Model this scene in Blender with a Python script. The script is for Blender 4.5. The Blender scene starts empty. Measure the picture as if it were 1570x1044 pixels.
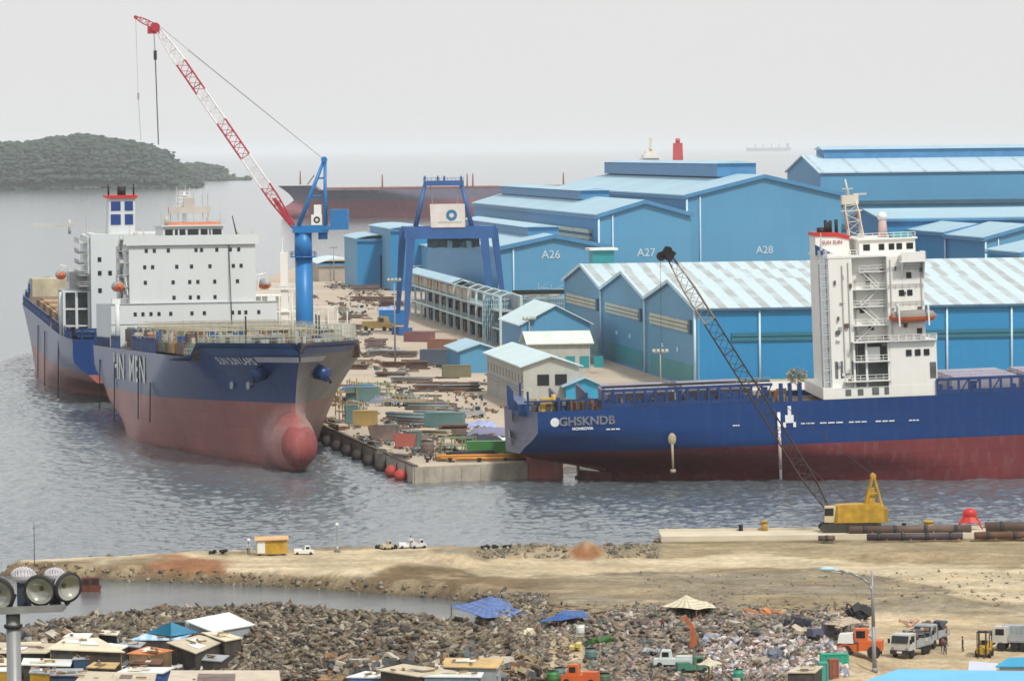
import bpy, math, random
import numpy as np
from mathutils import Vector, Matrix, noise as mnoise
random.seed(7); rng=np.random.default_rng(7)
R_=math.radians
scene=bpy.context.scene
COL=scene.collection
# ------------------------------------------------------------------ camera
CH=60.0; F_=6500.0; ROLL=R_(0.62); HC=227.5
PITCH=math.atan((522-HC)/F_)
fw=Vector((0,math.cos(PITCH),-math.sin(PITCH))); u0=Vector((0,math.sin(PITCH),math.cos(PITCH))); r0=Vector((1,0,0))
cr,sr=math.cos(ROLL),math.sin(ROLL)
rt=cr*r0-sr*u0; up=sr*r0+cr*u0
CP=Vector((0,0,CH))
cam=bpy.data.cameras.new('camera'); co=bpy.data.objects.new('camera',cam); COL.objects.link(co)
m=Matrix((rt,up,-fw)).transposed().to_4x4(); m.translation=CP; co.matrix_world=m
cam.sensor_width=36; cam.sensor_fit='HORIZONTAL'; cam.lens=36*F_/1570; cam.clip_start=1; cam.clip_end=400000
scene.camera=co
def ray(px,py):
    d=fw+(px-785)/F_*rt-(py-522)/F_*up
    return d/d.y
def G(px,py,z=0.0):
    d=ray(px,py); return CP+d*((z-CH)/d.z)
def DD(px,py,Y): return CP+ray(px,py)*Y
def proj(P):
    v=Vector(P)-CP; w=v.dot(fw); return 785+F_*v.dot(rt)/w, 522-F_*v.dot(up)/w
def tpx(P,d,px):
    P=Vector(P); d=Vector(d); t=0.0
    for _ in range(12):
        a=proj(P+d*t)[0]; b=proj(P+d*(t+1))[0]
        t+=(px-a)/(b-a)
    return t
def lerp(a,b,t): return a+(b-a)*t
def sm(t): t=max(0.0,min(1.0,t)); return t*t*(3-2*t)

# ------------------------------------------------------------------ materials
MATS={}
def mat(name,col,rough=.6,metal=0,var=.12,scale=.25,dirt=0.0,dirtcol=(.18,.13,.09),stretch=6.0,col2=None,bump=0,bscale=3,spec=.4,fine=0.0,island=None,plates=0.0,pw=11,ph_=2.7):
    if name in MATS: return MATS[name]
    m=bpy.data.materials.new(name); m.use_nodes=True; nt=m.node_tree; N=nt.nodes; Lk=nt.links
    b=N['Principled BSDF']; b.inputs['Roughness'].default_value=rough; b.inputs['Metallic'].default_value=metal
    b.inputs['Specular IOR Level'].default_value=spec
    tc=N.new('ShaderNodeTexCoord'); no=N.new('ShaderNodeTexNoise'); no.inputs['Scale'].default_value=scale; no.inputs['Detail'].default_value=5
    Lk.new(tc.outputs['Object'],no.inputs['Vector'])
    mr=N.new('ShaderNodeMapRange'); mr.inputs['From Min'].default_value=.3; mr.inputs['From Max'].default_value=.7
    Lk.new(no.outputs['Fac'],mr.inputs['Value'])
    mx=N.new('ShaderNodeMix'); mx.data_type='RGBA'
    c2=col2 or tuple(min(1,c*(1+var)) for c in col)
    c1=col if col2 else tuple(c*(1-var) for c in col)
    mx.inputs['A'].default_value=(*c1,1); mx.inputs['B'].default_value=(*c2,1)
    Lk.new(mr.outputs['Result'],mx.inputs['Factor']); out=mx.outputs['Result']
    if island:
        g=N.new('ShaderNodeNewGeometry'); cr_=N.new('ShaderNodeValToRGB'); cr_.color_ramp.interpolation='CONSTANT'
        e=cr_.color_ramp.elements
        for i,c in enumerate(island):
            if i<2: el=e[i]; el.position=i/len(island)
            else: el=e.new(i/len(island))
            el.color=(*c,1)
        Lk.new(g.outputs['Random Per Island'],cr_.inputs['Fac'])
        mi=N.new('ShaderNodeMix'); mi.data_type='RGBA'; mi.blend_type='MULTIPLY'; mi.inputs['Factor'].default_value=1
        Lk.new(out,mi.inputs['A']); Lk.new(cr_.outputs['Color'],mi.inputs['B']); out=mi.outputs['Result']
    if dirt>0:
        mp=N.new('ShaderNodeMapping'); mp.inputs['Scale'].default_value=(1,1,1/stretch)
        Lk.new(tc.outputs['Object'],mp.inputs['Vector'])
        n2=N.new('ShaderNodeTexNoise'); n2.inputs['Scale'].default_value=.9; n2.inputs['Detail'].default_value=6; n2.inputs['Roughness'].default_value=.65
        Lk.new(mp.outputs['Vector'],n2.inputs['Vector'])
        r2=N.new('ShaderNodeMapRange'); r2.inputs['From Min'].default_value=.5; r2.inputs['From Max'].default_value=.78; r2.inputs['To Max'].default_value=dirt
        Lk.new(n2.outputs['Fac'],r2.inputs['Value'])
        m2=N.new('ShaderNodeMix'); m2.data_type='RGBA'; m2.inputs['B'].default_value=(*dirtcol,1)
        Lk.new(out,m2.inputs['A']); Lk.new(r2.outputs['Result'],m2.inputs['Factor']); out=m2.outputs['Result']
    if plates>0:
        sx=N.new('ShaderNodeSeparateXYZ'); cx=N.new('ShaderNodeCombineXYZ'); Lk.new(tc.outputs['Object'],sx.inputs[0]); ad=N.new('ShaderNodeMath'); ad.operation='ADD'; Lk.new(sx.outputs[0],ad.inputs[0]); Lk.new(sx.outputs[1],ad.inputs[1]); Lk.new(ad.outputs[0],cx.inputs[0]); Lk.new(sx.outputs[2],cx.inputs[1])
        bk=N.new('ShaderNodeTexBrick'); bk.inputs['Color1'].default_value=(1,1,1,1); bk.inputs['Color2'].default_value=(1-plates*.7,1-plates*.7,1-plates*.6,1); bk.inputs['Mortar'].default_value=(1-plates*2,1-plates*2,1-plates*1.8,1)
        bk.inputs['Scale'].default_value=1; bk.inputs['Brick Width'].default_value=pw; bk.inputs['Row Height'].default_value=ph_; bk.inputs['Mortar Size'].default_value=.07; bk.inputs['Mortar Smooth'].default_value=.3
        Lk.new(cx.outputs[0],bk.inputs['Vector']); mb_=N.new('ShaderNodeMix'); mb_.data_type='RGBA'; mb_.blend_type='MULTIPLY'; mb_.inputs['Factor'].default_value=1; Lk.new(out,mb_.inputs['A']); Lk.new(bk.outputs['Color'],mb_.inputs['B']); out=mb_.outputs['Result']
    if fine>0:
        n3=N.new('ShaderNodeTexNoise'); n3.inputs['Scale'].default_value=1.6; n3.inputs['Detail'].default_value=3
        Lk.new(tc.outputs['Object'],n3.inputs['Vector'])
        r3=N.new('ShaderNodeMapRange'); r3.inputs['From Min'].default_value=.35; r3.inputs['From Max'].default_value=.65
        r3.inputs['To Min'].default_value=1-fine; r3.inputs['To Max'].default_value=1+fine
        Lk.new(n3.outputs['Fac'],r3.inputs['Value'])
        vm=N.new('ShaderNodeVectorMath'); vm.operation='SCALE'; Lk.new(out,vm.inputs[0]); Lk.new(r3.outputs['Result'],vm.inputs['Scale']); out=vm.outputs['Vector']
    Lk.new(out,b.inputs['Base Color'])
    if bump>0:
        n4=N.new('ShaderNodeTexNoise'); n4.inputs['Scale'].default_value=bscale; n4.inputs['Detail'].default_value=6
        Lk.new(tc.outputs['Object'],n4.inputs['Vector'])
        bp=N.new('ShaderNodeBump'); bp.inputs['Distance'].default_value=bump; Lk.new(n4.outputs['Fac'],bp.inputs['Height']); Lk.new(bp.outputs['Normal'],b.inputs['Normal'])
    MATS[name]=m; return m
BLUEW=mat('blue_cladding',(.085,.285,.475),.55,var=.05,scale=.04,dirt=.16,dirtcol=(.17,.33,.42),stretch=12,plates=.05,pw=6,ph_=9)
BLUEF=mat('blue_cladding_bright',(.018,.215,.455),.5,var=.05,scale=.04,dirt=.14,dirtcol=(.10,.28,.40),stretch=12,plates=.05,pw=6,ph_=9)
ROOF=mat('pale_blue_roof_sheet',(.33,.51,.62),.5,var=.07,scale=.05,dirt=.25,dirtcol=(.36,.50,.55),stretch=1)
ROOFW=mat('whitish_roof_sheet',(.54,.68,.71),.5,var=.07,scale=.1,dirt=.2,dirtcol=(.45,.52,.5),stretch=1)
TRIM=mat('blue_trim',(.06,.22,.42),.5)
PALETRIM=mat('pale_trim',(.5,.68,.80),.5)
GREEN=mat('teal_green_panel',(.02,.24,.27),.45,var=.1,scale=.1)
LOUV=mat('beige_louvre',(.46,.49,.42),.6)
LOUVD=mat('dark_louvre',(.04,.11,.16),.6)
WHITE=mat('white_ship_paint',(.80,.79,.75),.45,var=.03,scale=.08,dirt=.25,dirtcol=(.5,.42,.30),stretch=8)
WHITEC=mat('cool_white_ship_paint',(.60,.64,.65),.45,var=.04,scale=.05,dirt=.18,dirtcol=(.42,.42,.40),stretch=8)
WHITE2=mat('white_paint',(.74,.75,.74),.45,var=.04,dirt=.12,dirtcol=(.4,.37,.32))
GLASS=mat('dark_window_glass',(.012,.016,.022),.15,spec=.6)
DARK=mat('dark_steel',(.03,.03,.035),.6)
BLACK=mat('soot_black',(.012,.012,.014),.6)
NAVY=mat('navy_paint',(.012,.045,.16),.4,var=.2,scale=.3,dirt=.25,dirtcol=(.05,.06,.10))
NAVYH=mat('navy_hull_paint',(.006,.045,.18),.33,var=.12,scale=.05,dirt=.22,dirtcol=(.10,.14,.2),stretch=10,plates=.14)
GREYH=mat('dusty_blue_hull_paint',(.005,.036,.16),.30,var=.25,scale=.05,dirt=.18,dirtcol=(.12,.16,.23),stretch=9,spec=.42,plates=.14)
REDH=mat('antifouling_red',(.17,.030,.036),.5,var=.2,scale=.08,dirt=.5,dirtcol=(.26,.14,.14),stretch=3,plates=.14)
REDH2=mat('faded_antifouling_red',(.36,.115,.10),.4,var=.15,scale=.06,dirt=.6,dirtcol=(.36,.24,.20),stretch=7,plates=.14)
GREYT=mat('grey_lit_transom',(.22,.22,.28),.6,var=.08,scale=.2,dirt=.3,dirtcol=(.28,.26,.27))  # transom grey: the different light on the stern face is put into its colour
CRBLUE=mat('crane_blue',(.010,.17,.46),.4,var=.06,scale=.2,dirt=.1,dirtcol=(.05,.15,.3))
GBLUE=mat('gantry_blue',(.028,.105,.30),.45,var=.12,scale=.2,dirt=.2,dirtcol=(.06,.10,.2))
RED=mat('signal_red',(.50,.03,.025),.45,dirt=.15)
CRRED=mat('boom_red',(.40,.03,.05),.5)
CRWHITE=mat('boom_white',(.68,.66,.66),.5)
ORANGE=mat('lifeboat_orange',(.55,.12,.035),.5)
ORANGE2=mat('machine_orange',(.62,.13,.03),.5,dirt=.3)
YEL=mat('machine_yellow',(.46,.28,.025),.55,var=.25,scale=.8,dirt=.5,dirtcol=(.2,.13,.05))
YELO=mat('ochre_yellow',(.50,.33,.06),.5,dirt=.3)
RUST=mat('rusty_steel',(.14,.075,.05),.8,var=.35,scale=.5,dirt=.4,dirtcol=(.06,.04,.035))
STEEL=mat('brown_grey_steel',(.17,.13,.115),.7,var=.35,scale=.4,dirt=.4,dirtcol=(.08,.06,.055))
PIPE=mat('pipe_brown',(.11,.075,.06),.6,var=.3,scale=.3,dirt=.3)
TEAL=mat('teal_container',(.06,.26,.26),.5,dirt=.3)
TEALP=mat('grey_teal_pipe',(.15,.22,.23),.55,var=.3,scale=.5)
GREENB=mat('green_container',(.05,.22,.06),.5,dirt=.2)
GREENT=mat('bright_green_box',(.02,.34,.22),.5,dirt=.1)
BLUET=mat('blue_tarpaulin',(.09,.17,.42),.5,var=.2,scale=.6,bump=.15)
BLUET2=mat('deep_blue_tarpaulin',(.04,.12,.36),.5,var=.2,scale=.6,bump=.15)
LAVT=mat('pale_blue_tarpaulin',(.30,.36,.58),.6,var=.3,scale=.8,bump=.2)
CREAM=mat('cream_sheet',(.68,.61,.45),.6,var=.08,scale=.5,dirt=.3,dirtcol=(.4,.33,.22))
BEIGE=mat('beige_sheet',(.52,.46,.34),.65,var=.12,scale=.6,dirt=.4,dirtcol=(.33,.27,.19))
TANR=mat('tan_rusty_sheet',(.58,.42,.20),.65,var=.12,scale=.8,dirt=.4,dirtcol=(.35,.22,.10))
WSHEET=mat('white_corrugated_sheet',(.68,.72,.70),.5,var=.06,scale=.6,dirt=.2,dirtcol=(.5,.5,.45))
GSHEET=mat('grey_sheet',(.33,.36,.38),.6,var=.12,scale=.6,dirt=.3)
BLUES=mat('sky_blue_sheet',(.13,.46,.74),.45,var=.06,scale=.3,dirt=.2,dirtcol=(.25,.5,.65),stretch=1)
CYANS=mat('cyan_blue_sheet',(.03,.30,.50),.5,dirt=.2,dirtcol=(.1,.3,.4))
ORS=mat('orange_sheet',(.60,.22,.08),.6,dirt=.3)
WOOD=mat('wood_boards',(.25,.16,.08),.8,var=.3,scale=1,dirt=.4)
CONC=mat('concrete',(.38,.34,.28),.85,var=.22,scale=.3,dirt=.75,dirtcol=(.22,.18,.13),stretch=2,bump=.03)
CONCL=mat('pale_concrete',(.58,.52,.40),.85,var=.1,scale=.2,dirt=.25,dirtcol=(.34,.28,.2),stretch=1)
OFFW=mat('weathered_offwhite_wall',(.42,.43,.40),.7,var=.1,scale=.3,dirt=.4,dirtcol=(.24,.24,.22))
PALEB=mat('pale_blue_steel',(.26,.42,.52),.5,var=.15,scale=.5,dirt=.3,dirtcol=(.25,.28,.27))
TANSH=mat('tan_shed_wall',(.38,.33,.28),.7,var=.15,scale=.1)
FRUB=mat('dark_rubber',(.045,.035,.04),.7,var=.3,scale=.5,dirt=.4,dirtcol=(.12,.07,.06))
FRED=mat('red_rubber',(.42,.05,.04),.6,var=.2,scale=1,dirt=.3)
RUBBER=mat('black_rubber',(.02,.02,.02),.8)
CONW=mat('pole_grey_paint',(.26,.27,.28),.45,metal=.2,var=.1,scale=1,dirt=.25,dirtcol=(.15,.14,.13))
LAMPB=mat('pale_blue_lamp_shell',(.42,.62,.74),.4)
GALV=mat('galvanised_steel',(.32,.33,.34),.4,metal=.5,var=.15,scale=2)
REFL=mat('lamp_reflector_glass',(.42,.43,.38),.12,metal=.35,var=.25,scale=1.5,spec=.8)
ALU=mat('ribbed_alloy_housing',(.62,.60,.64),.4,var=.15,scale=3)
SKIN=mat('skin',(.25,.13,.08),.6); SHIRT=mat('dark_shirt',(.05,.06,.09),.8); SHIRTR=mat('red_shirt',(.25,.06,.05),.8); SHIRTW=mat('pale_shirt',(.55,.55,.55),.8); TROU=mat('dark_trousers',(.035,.035,.05),.8)
TRWH=mat('dusty_white_cab_paint',(.50,.50,.47),.5,dirt=.3,dirtcol=(.35,.3,.22))
HAZW=mat('tanker_grey_paint',(.15,.14,.20),.6); HAZR=mat('tanker_red_paint',(.27,.10,.12),.6)
DECK=mat('deck_paint',(.16,.10,.08),.7,var=.4,scale=.15,dirt=.4,dirtcol=(.35,.30,.18),fine=.3)

# ------------------------------------------------------------------ objects
def thing(name,label,cat,loc=(0,0,0),rotz=0,group=None,pitch=0,kind=None):
    o=bpy.data.objects.new(name,None); COL.objects.link(o); o.location=loc; o.rotation_euler=(0,pitch,rotz)
    o.empty_display_size=1
    tagp(o,label,cat,group,kind); return o
def tagp(o,label=None,cat=None,group=None,kind=None):
    if label: o['label']=label
    if cat: o['category']=cat
    if group: o['group']=group
    if kind: o['kind']=kind
    return o
def rootloc(p):
    while p.parent: p=p.parent
    return Vector(p.location)
class MB:
    def __init__(s): s.v=[]; s.f=[]; s.mi=[]; s.sm=[]
    def add(s,vs,fs,mi=0,smooth=False):
        n=len(s.v); s.v+= [tuple(v) for v in vs]; s.f+=[tuple(i+n for i in f) for f in fs]; s.mi+=[mi]*len(fs); s.sm+=[smooth]*len(fs); return s
    def box(s,x0,x1,y0,y1,z0,z1,mi=0):
        return s.add([(x0,y0,z0),(x1,y0,z0),(x1,y1,z0),(x0,y1,z0),(x0,y0,z1),(x1,y0,z1),(x1,y1,z1),(x0,y1,z1)],
            [(0,3,2,1),(4,5,6,7),(0,1,5,4),(1,2,6,5),(2,3,7,6),(3,0,4,7)],mi)
    def obox(s,c,dx,dy,dz,rz=0,mi=0,rx=0,ry=0):
        M=Matrix.Translation(Vector(c))@Matrix.Rotation(rz,4,'Z')@Matrix.Rotation(ry,4,'Y')@Matrix.Rotation(rx,4,'X')
        vs=[M@Vector((sx*dx/2,sy*dy/2,sz*dz/2)) for sz in(-1,1) for sx,sy in((-1,-1),(1,-1),(1,1),(-1,1))]
        return s.add(vs,[(0,3,2,1),(4,5,6,7),(0,1,5,4),(1,2,6,5),(2,3,7,6),(3,0,4,7)],mi)
    def prism(s,pts,d,mi=0):
        n=len(pts); d=Vector(d); a=[Vector(p) for p in pts]; vs=a+[p+d for p in a]
        fs=[tuple(reversed(range(n))),tuple(range(n,2*n))]+[(i,(i+1)%n,n+(i+1)%n,n+i) for i in range(n)]
        return s.add(vs,fs,mi)
    def tube(s,p,q,r,r2=None,n=6,mi=0,cap=True,smooth=True):
        p=Vector(p); q=Vector(q); r2=r if r2 is None else r2; d=(q-p)
        if d.length<1e-6: return s
        d.normalize(); a=d.cross(Vector((0,0,1)))
        if a.length<1e-3: a=d.cross(Vector((1,0,0)))
        a.normalize(); b=d.cross(a); vs=[]
        for c,rr in((p,r),(q,r2)):
            for i in range(n):
                t=2*math.pi*i/n; vs.append(c+a*math.cos(t)*rr+b*math.sin(t)*rr)
        s.add(vs,[(i,(i+1)%n,n+(i+1)%n,n+i) for i in range(n)],mi,smooth and n>5)
        if cap: k=len(s.v)-2*n; s.f+=[tuple(k+i for i in reversed(range(n))),tuple(k+n+i for i in range(n))]; s.mi+=[mi]*2; s.sm+=[False]*2
        return s
    def sph(s,c,r,sx=1,sy=1,sz=1,nu=12,nv=8,mi=0):
        vs=[];fs=[]
        for j in range(nv+1):
            ph=math.pi*j/nv
            for i in range(nu):
                th=2*math.pi*i/nu; vs.append((c[0]+r*sx*math.sin(ph)*math.cos(th),c[1]+r*sy*math.sin(ph)*math.sin(th),c[2]+r*sz*math.cos(ph)))
        for j in range(nv):
            for i in range(nu): fs.append((j*nu+i,(j+1)*nu+i,(j+1)*nu+(i+1)%nu,j*nu+(i+1)%nu))
        return s.add(vs,fs,mi,True)
    def quad(s,a,b,c,d,mi=0): return s.add([a,b,c,d],[(0,1,2,3)],mi)
    def slab(s,pts,t,mi=0): return s.prism([Vector(p)-Vector((0,0,t)) for p in pts],(0,0,t),mi)
    def build(s,name,mats,parent=None,world=False,loc=None):
        me=bpy.data.meshes.new(name); off=rootloc(parent) if (world and parent) else Vector((0,0,0))
        if world and not parent:
            off=Vector(loc) if loc is not None else Vector((sum(v[0] for v in s.v)/len(s.v),sum(v[1] for v in s.v)/len(s.v),min(v[2] for v in s.v)))
        vs=[(v[0]-off[0],v[1]-off[1],v[2]-off[2]) for v in s.v]
        me.from_pydata(vs,[],s.f)
        if not isinstance(mats,(list,tuple)): mats=[mats]
        for mm in mats: me.materials.append(mm)
        me.polygons.foreach_set('material_index',s.mi); me.polygons.foreach_set('use_smooth',s.sm)
        me.update()
        o=bpy.data.objects.new(name,me); COL.objects.link(o)
        if parent:
            o.parent=parent
            if loc is not None: o.location=loc
        elif world: o.location=off
        elif loc is not None: o.location=loc
        return o
def inst(src,name,parent,loc,rot=(0,0,0),scale=(1,1,1)):
    o=bpy.data.objects.new(name,src.data if hasattr(src,'data') else src); COL.objects.link(o); o.parent=parent; o.location=loc; o.rotation_euler=rot; o.scale=scale; return o
def copy_tree(o,parent=None):
    c=o.copy(); COL.objects.link(c)
    if parent: c.parent=parent
    for ch in [x for x in bpy.data.objects if x.parent==o]: copy_tree(ch,c)
    return c
def lattice(mb,p,q,w,n,r,mi=0,rb=None,w0=None,w1=None,taper=.12,upv=(0,0,1),mif=None):
    p=Vector(p);q=Vector(q);d=(q-p).normalized(); a=d.cross(Vector(upv)).normalized(); b=d.cross(a)
    rb=rb or r*.55; w0=w*.25 if w0 is None else w0; w1=w*.3 if w1 is None else w1
    def W(t):
        if t<taper: return lerp(w0,w,t/taper)
        if t>1-taper: return lerp(w,w1,(t-1+taper)/taper)
        return w
    R=[]
    for i in range(n+1):
        t=i/n; h=W(t)/2; c=p.lerp(q,t); R.append([c+a*h+b*h,c-a*h+b*h,c-a*h-b*h,c+a*h-b*h])
    for i in range(n):
        mm=mif((i+.5)/n) if mif else mi
        for k in range(4):
            mb.tube(R[i][k],R[i+1][k],r,n=4,mi=mm,cap=False)
            A,B=(R[i][k],R[i+1][(k+1)%4]) if i%2 else (R[i][(k+1)%4],R[i+1][k])
            mb.tube(A,B,rb,n=3,mi=mm,cap=False)
            if i%2==0: mb.tube(R[i][k],R[i][(k+1)%4],rb,n=3,mi=mm,cap=False)
def text(txt,size,material,parent,M,name='lettering',ext=.02,bold=0.0,world=False):
    cu=bpy.data.curves.new(name,'FONT'); cu.body=txt; cu.size=size; cu.extrude=ext; cu.align_x='CENTER'; cu.align_y='CENTER'; cu.offset=bold
    t=bpy.data.objects.new('tmp',cu); COL.objects.link(t)
    dg=bpy.context.evaluated_depsgraph_get(); me=bpy.data.meshes.new_from_object(t.evaluated_get(dg)); bpy.data.objects.remove(t)
    me.name=name; me.materials.clear(); me.materials.append(material)
    o=bpy.data.objects.new(name,me); COL.objects.link(o)
    if parent: o.parent=parent
    if world and parent:
        M=Matrix.Translation(-rootloc(parent))@M
    o.matrix_local=M; return o
def facing(loc,normal_angle):  # upright text, its front facing direction given by angle (0=+x)
    return Matrix.Translation(Vector(loc))@Matrix.Rotation(normal_angle+math.pi/2,4,'Z')@Matrix.Rotation(math.pi/2,4,'X')
# ------------------------------------------------------------------ sky, light, haze
SUN_EL,SUN_AZ=R_(52),R_(-150)   # sun behind and to the right of the camera, veiled by cloud
w=bpy.data.worlds.new('World'); scene.world=w; w.use_nodes=True; nt=w.node_tree; N=nt.nodes; Lk=nt.links
bg=N['Background']; sky=N.new('ShaderNodeTexSky'); sky.sky_type='NISHITA'; sky.sun_disc=False
sky.sun_elevation=SUN_EL; sky.sun_rotation=R_(150); sky.air_density=1.4; sky.dust_density=5; sky.altitude=60
sc_=N.new('ShaderNodeVectorMath'); sc_.operation='SCALE'; sc_.inputs['Scale'].default_value=.09
Lk.new(sky.outputs['Color'],sc_.inputs[0])
tc=N.new('ShaderNodeTexCoord'); mp=N.new('ShaderNodeMapping'); mp.inputs['Scale'].default_value=(2,2,9); no=N.new('ShaderNodeTexNoise'); no.inputs['Scale'].default_value=1.6; no.inputs['Detail'].default_value=4
Lk.new(tc.outputs['Generated'],mp.inputs['Vector']); Lk.new(mp.outputs['Vector'],no.inputs['Vector'])
ov=N.new('ShaderNodeMix'); ov.data_type='RGBA'; ov.inputs['A'].default_value=(.82,.825,.835,1); ov.inputs['B'].default_value=(.88,.875,.86,1)
Lk.new(no.outputs['Fac'],ov.inputs['Factor'])
mx=N.new('ShaderNodeMix'); mx.data_type='RGBA'; mx.inputs['Factor'].default_value=.90
Lk.new(sc_.outputs['Vector'],mx.inputs['A']); Lk.new(ov.outputs['Result'],mx.inputs['B']); Lk.new(mx.outputs['Result'],bg.inputs['Color'])
sl=bpy.data.lights.new('sun','SUN'); sl.energy=3.0; sl.angle=R_(6); sl.color=(1,.95,.87); so=bpy.data.objects.new('sun',sl); COL.objects.link(so)
sd=Vector((math.cos(SUN_EL)*math.sin(R_(150)),math.cos(SUN_EL)*math.cos(R_(150)),math.sin(SUN_EL)))
so.rotation_euler=sd.to_track_quat('Z','Y').to_euler()
scene.view_settings.view_transform='Standard'; scene.view_settings.look='None'; scene.view_settings.exposure=0; scene.view_settings.gamma=1
scene.render.engine='CYCLES'
try:
    scene.cycles.use_denoising=True; scene.cycles.pixel_filter_type='BLACKMAN_HARRIS'; scene.cycles.filter_width=1.55
    scene.cycles.max_bounces=6; scene.cycles.volume_bounces=2; scene.cycles.diffuse_bounces=3; scene.cycles.glossy_bounces=3; scene.cycles.transparent_max_bounces=4
    scene.cycles.sample_clamp_indirect=6; scene.cycles.caustics_reflective=False; scene.cycles.caustics_refractive=False
except Exception: pass
hm=bpy.data.materials.new('haze_air'); hm.use_nodes=True; hn=hm.node_tree
for n_ in list(hn.nodes):
    if n_.type!='OUTPUT_MATERIAL': hn.nodes.remove(n_)
pv=hn.nodes.new('ShaderNodeVolumePrincipled'); pv.inputs['Color'].default_value=(.90,.95,1,1); pv.inputs['Density'].default_value=3.0e-5; pv.inputs['Anisotropy'].default_value=-.3
hn.links.new(pv.outputs['Volume'],[n_ for n_ in hn.nodes if n_.type=='OUTPUT_MATERIAL'][0].inputs['Volume'])
FAR=150000.0
hz=MB().box(-60000,60000,-300,FAR+500,-7,128).build('haze',hm); tagp(hz,kind='stuff')

# ------------------------------------------------------------------ sea
def water_mat():
    m=bpy.data.materials.new('sea_water'); m.use_nodes=True; nt=m.node_tree; N=nt.nodes; Lk=nt.links; b=N['Principled BSDF']
    b.inputs['Base Color'].default_value=(.12,.15,.17,1); b.inputs['Roughness'].default_value=.10; b.inputs['IOR'].default_value=1.9
    tc=N.new('ShaderNodeTexCoord'); prev=None
    for sc,st,dist,det in((.12,.5,.25,3),(2.4,.8,.06,4)):
        mp=N.new('ShaderNodeMapping'); mp.inputs['Scale'].default_value=(sc,sc*1.0*st,sc); mp.inputs['Rotation'].default_value=(0,0,.12)
        n=N.new('ShaderNodeTexNoise'); n.inputs['Scale'].default_value=1; n.inputs['Detail'].default_value=det; n.inputs['Roughness'].default_value=.62
        Lk.new(tc.outputs['Object'],mp.inputs['Vector']); Lk.new(mp.outputs['Vector'],n.inputs['Vector'])
        bp=N.new('ShaderNodeBump'); bp.inputs['Distance'].default_value=dist; bp.inputs['Strength'].default_value=1
        Lk.new(n.outputs['Fac'],bp.inputs['Height'])
        if prev: Lk.new(prev.outputs['Normal'],bp.inputs['Normal'])
        prev=bp
    Lk.new(prev.outputs['Normal'],b.inputs['Normal']); return m
WAT=water_mat()
MURK=mat('seabed_mud',(.06,.06,.05),.9)
tagp(MB().quad((-55000,300,-6),(55000,300,-6),(55000,FAR,-6),(-55000,FAR,-6)).build('seabed',MURK),kind='structure')

# ------------------------------------------------------------------ noise helpers
def vnoise(x,y,seed=0):
    xi=np.floor(x).astype(np.int64); yi=np.floor(y).astype(np.int64); fx=x-xi; fy=y-yi; fx=fx*fx*(3-2*fx); fy=fy*fy*(3-2*fy)
    def h(a,b):
        n=(a*374761393+b*668265263+seed*974711)&0x7fffffff; n=((n^(n>>13))*1274126177)&0x7fffffff; return ((n^(n>>16))&0xffff)/65535.0
    return (h(xi,yi)*(1-fx)+h(xi+1,yi)*fx)*(1-fy)+(h(xi,yi+1)*(1-fx)+h(xi+1,yi+1)*fx)*fy
def fbm(x,y,o=4,seed=0):
    s=0;a=.5;t=0
    for k in range(o): s=s+a*vnoise(x*2**k,y*2**k,seed+k); t+=a; a*=.5
    return s/t
def smn(t): t=np.clip(t,0,1); return t*t*(3-2*t)
TR=math.tan(ROLL)
def hor(px): return HC+(785-px)*TR
def Yof(px,py,z): return (CH-z)*F_/(py-hor(px))
def pxof(X,Y,py=960): return 785+F_*X/Y+(py-522)*TR
def cv(px,pts,k=1): return np.interp(px,[p[0] for p in pts],[p[k] for p in pts])
SHORE=[(-300,880),(0,862),(200,850),(400,842),(640,836),(740,838),(800,836),(1000,836),(1014,824),(1700,818)]
LAGF=[(-300,872),(0,884),(120,891),(300,896),(440,903),(560,912),(690,921),(800,936),(870,948),(1700,950)]
CREST=[(-300,985,3),(0,966,3),(60,950,3.5),(130,937,4.5),(240,921,5.2),(330,928,4.5),(400,926,6),(560,932,7.5),(690,938,8),(760,957,6),(815,990,3),(860,1000,2.2),(885,958,3.5),(960,942,4.5),(1040,930,5),(1080,928,5),(1130,938,4.5),(1200,943,4),(1285,945,4.6),(1320,962,3.2),(1350,1000,2),(1700,1000,2)]
MOUNDS=[(470,985,1.5,5,6),(620,985,1.8,7,6),(740,1000,1.2,6,6),(330,1000,1.0,5,4),(950,985,1.4,5,6),(1100,975,1.3,6,5),(288,880,2.3,5.0,3.0),(690,866,2.4,6.5,4),(600,876,1.4,7,4),(900,858,2.6,2.6,2.5),(830,856,1.5,5,3),(975,852,1.4,4,3),(1440,930,1.6,9,6),(1180,925,1.0,14,8),(1400,856,1.0,14,3),(1000,905,.8,10,6),(1180,1005,2.2,8,6),(1240,985,1.6,6,6)]
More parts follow.
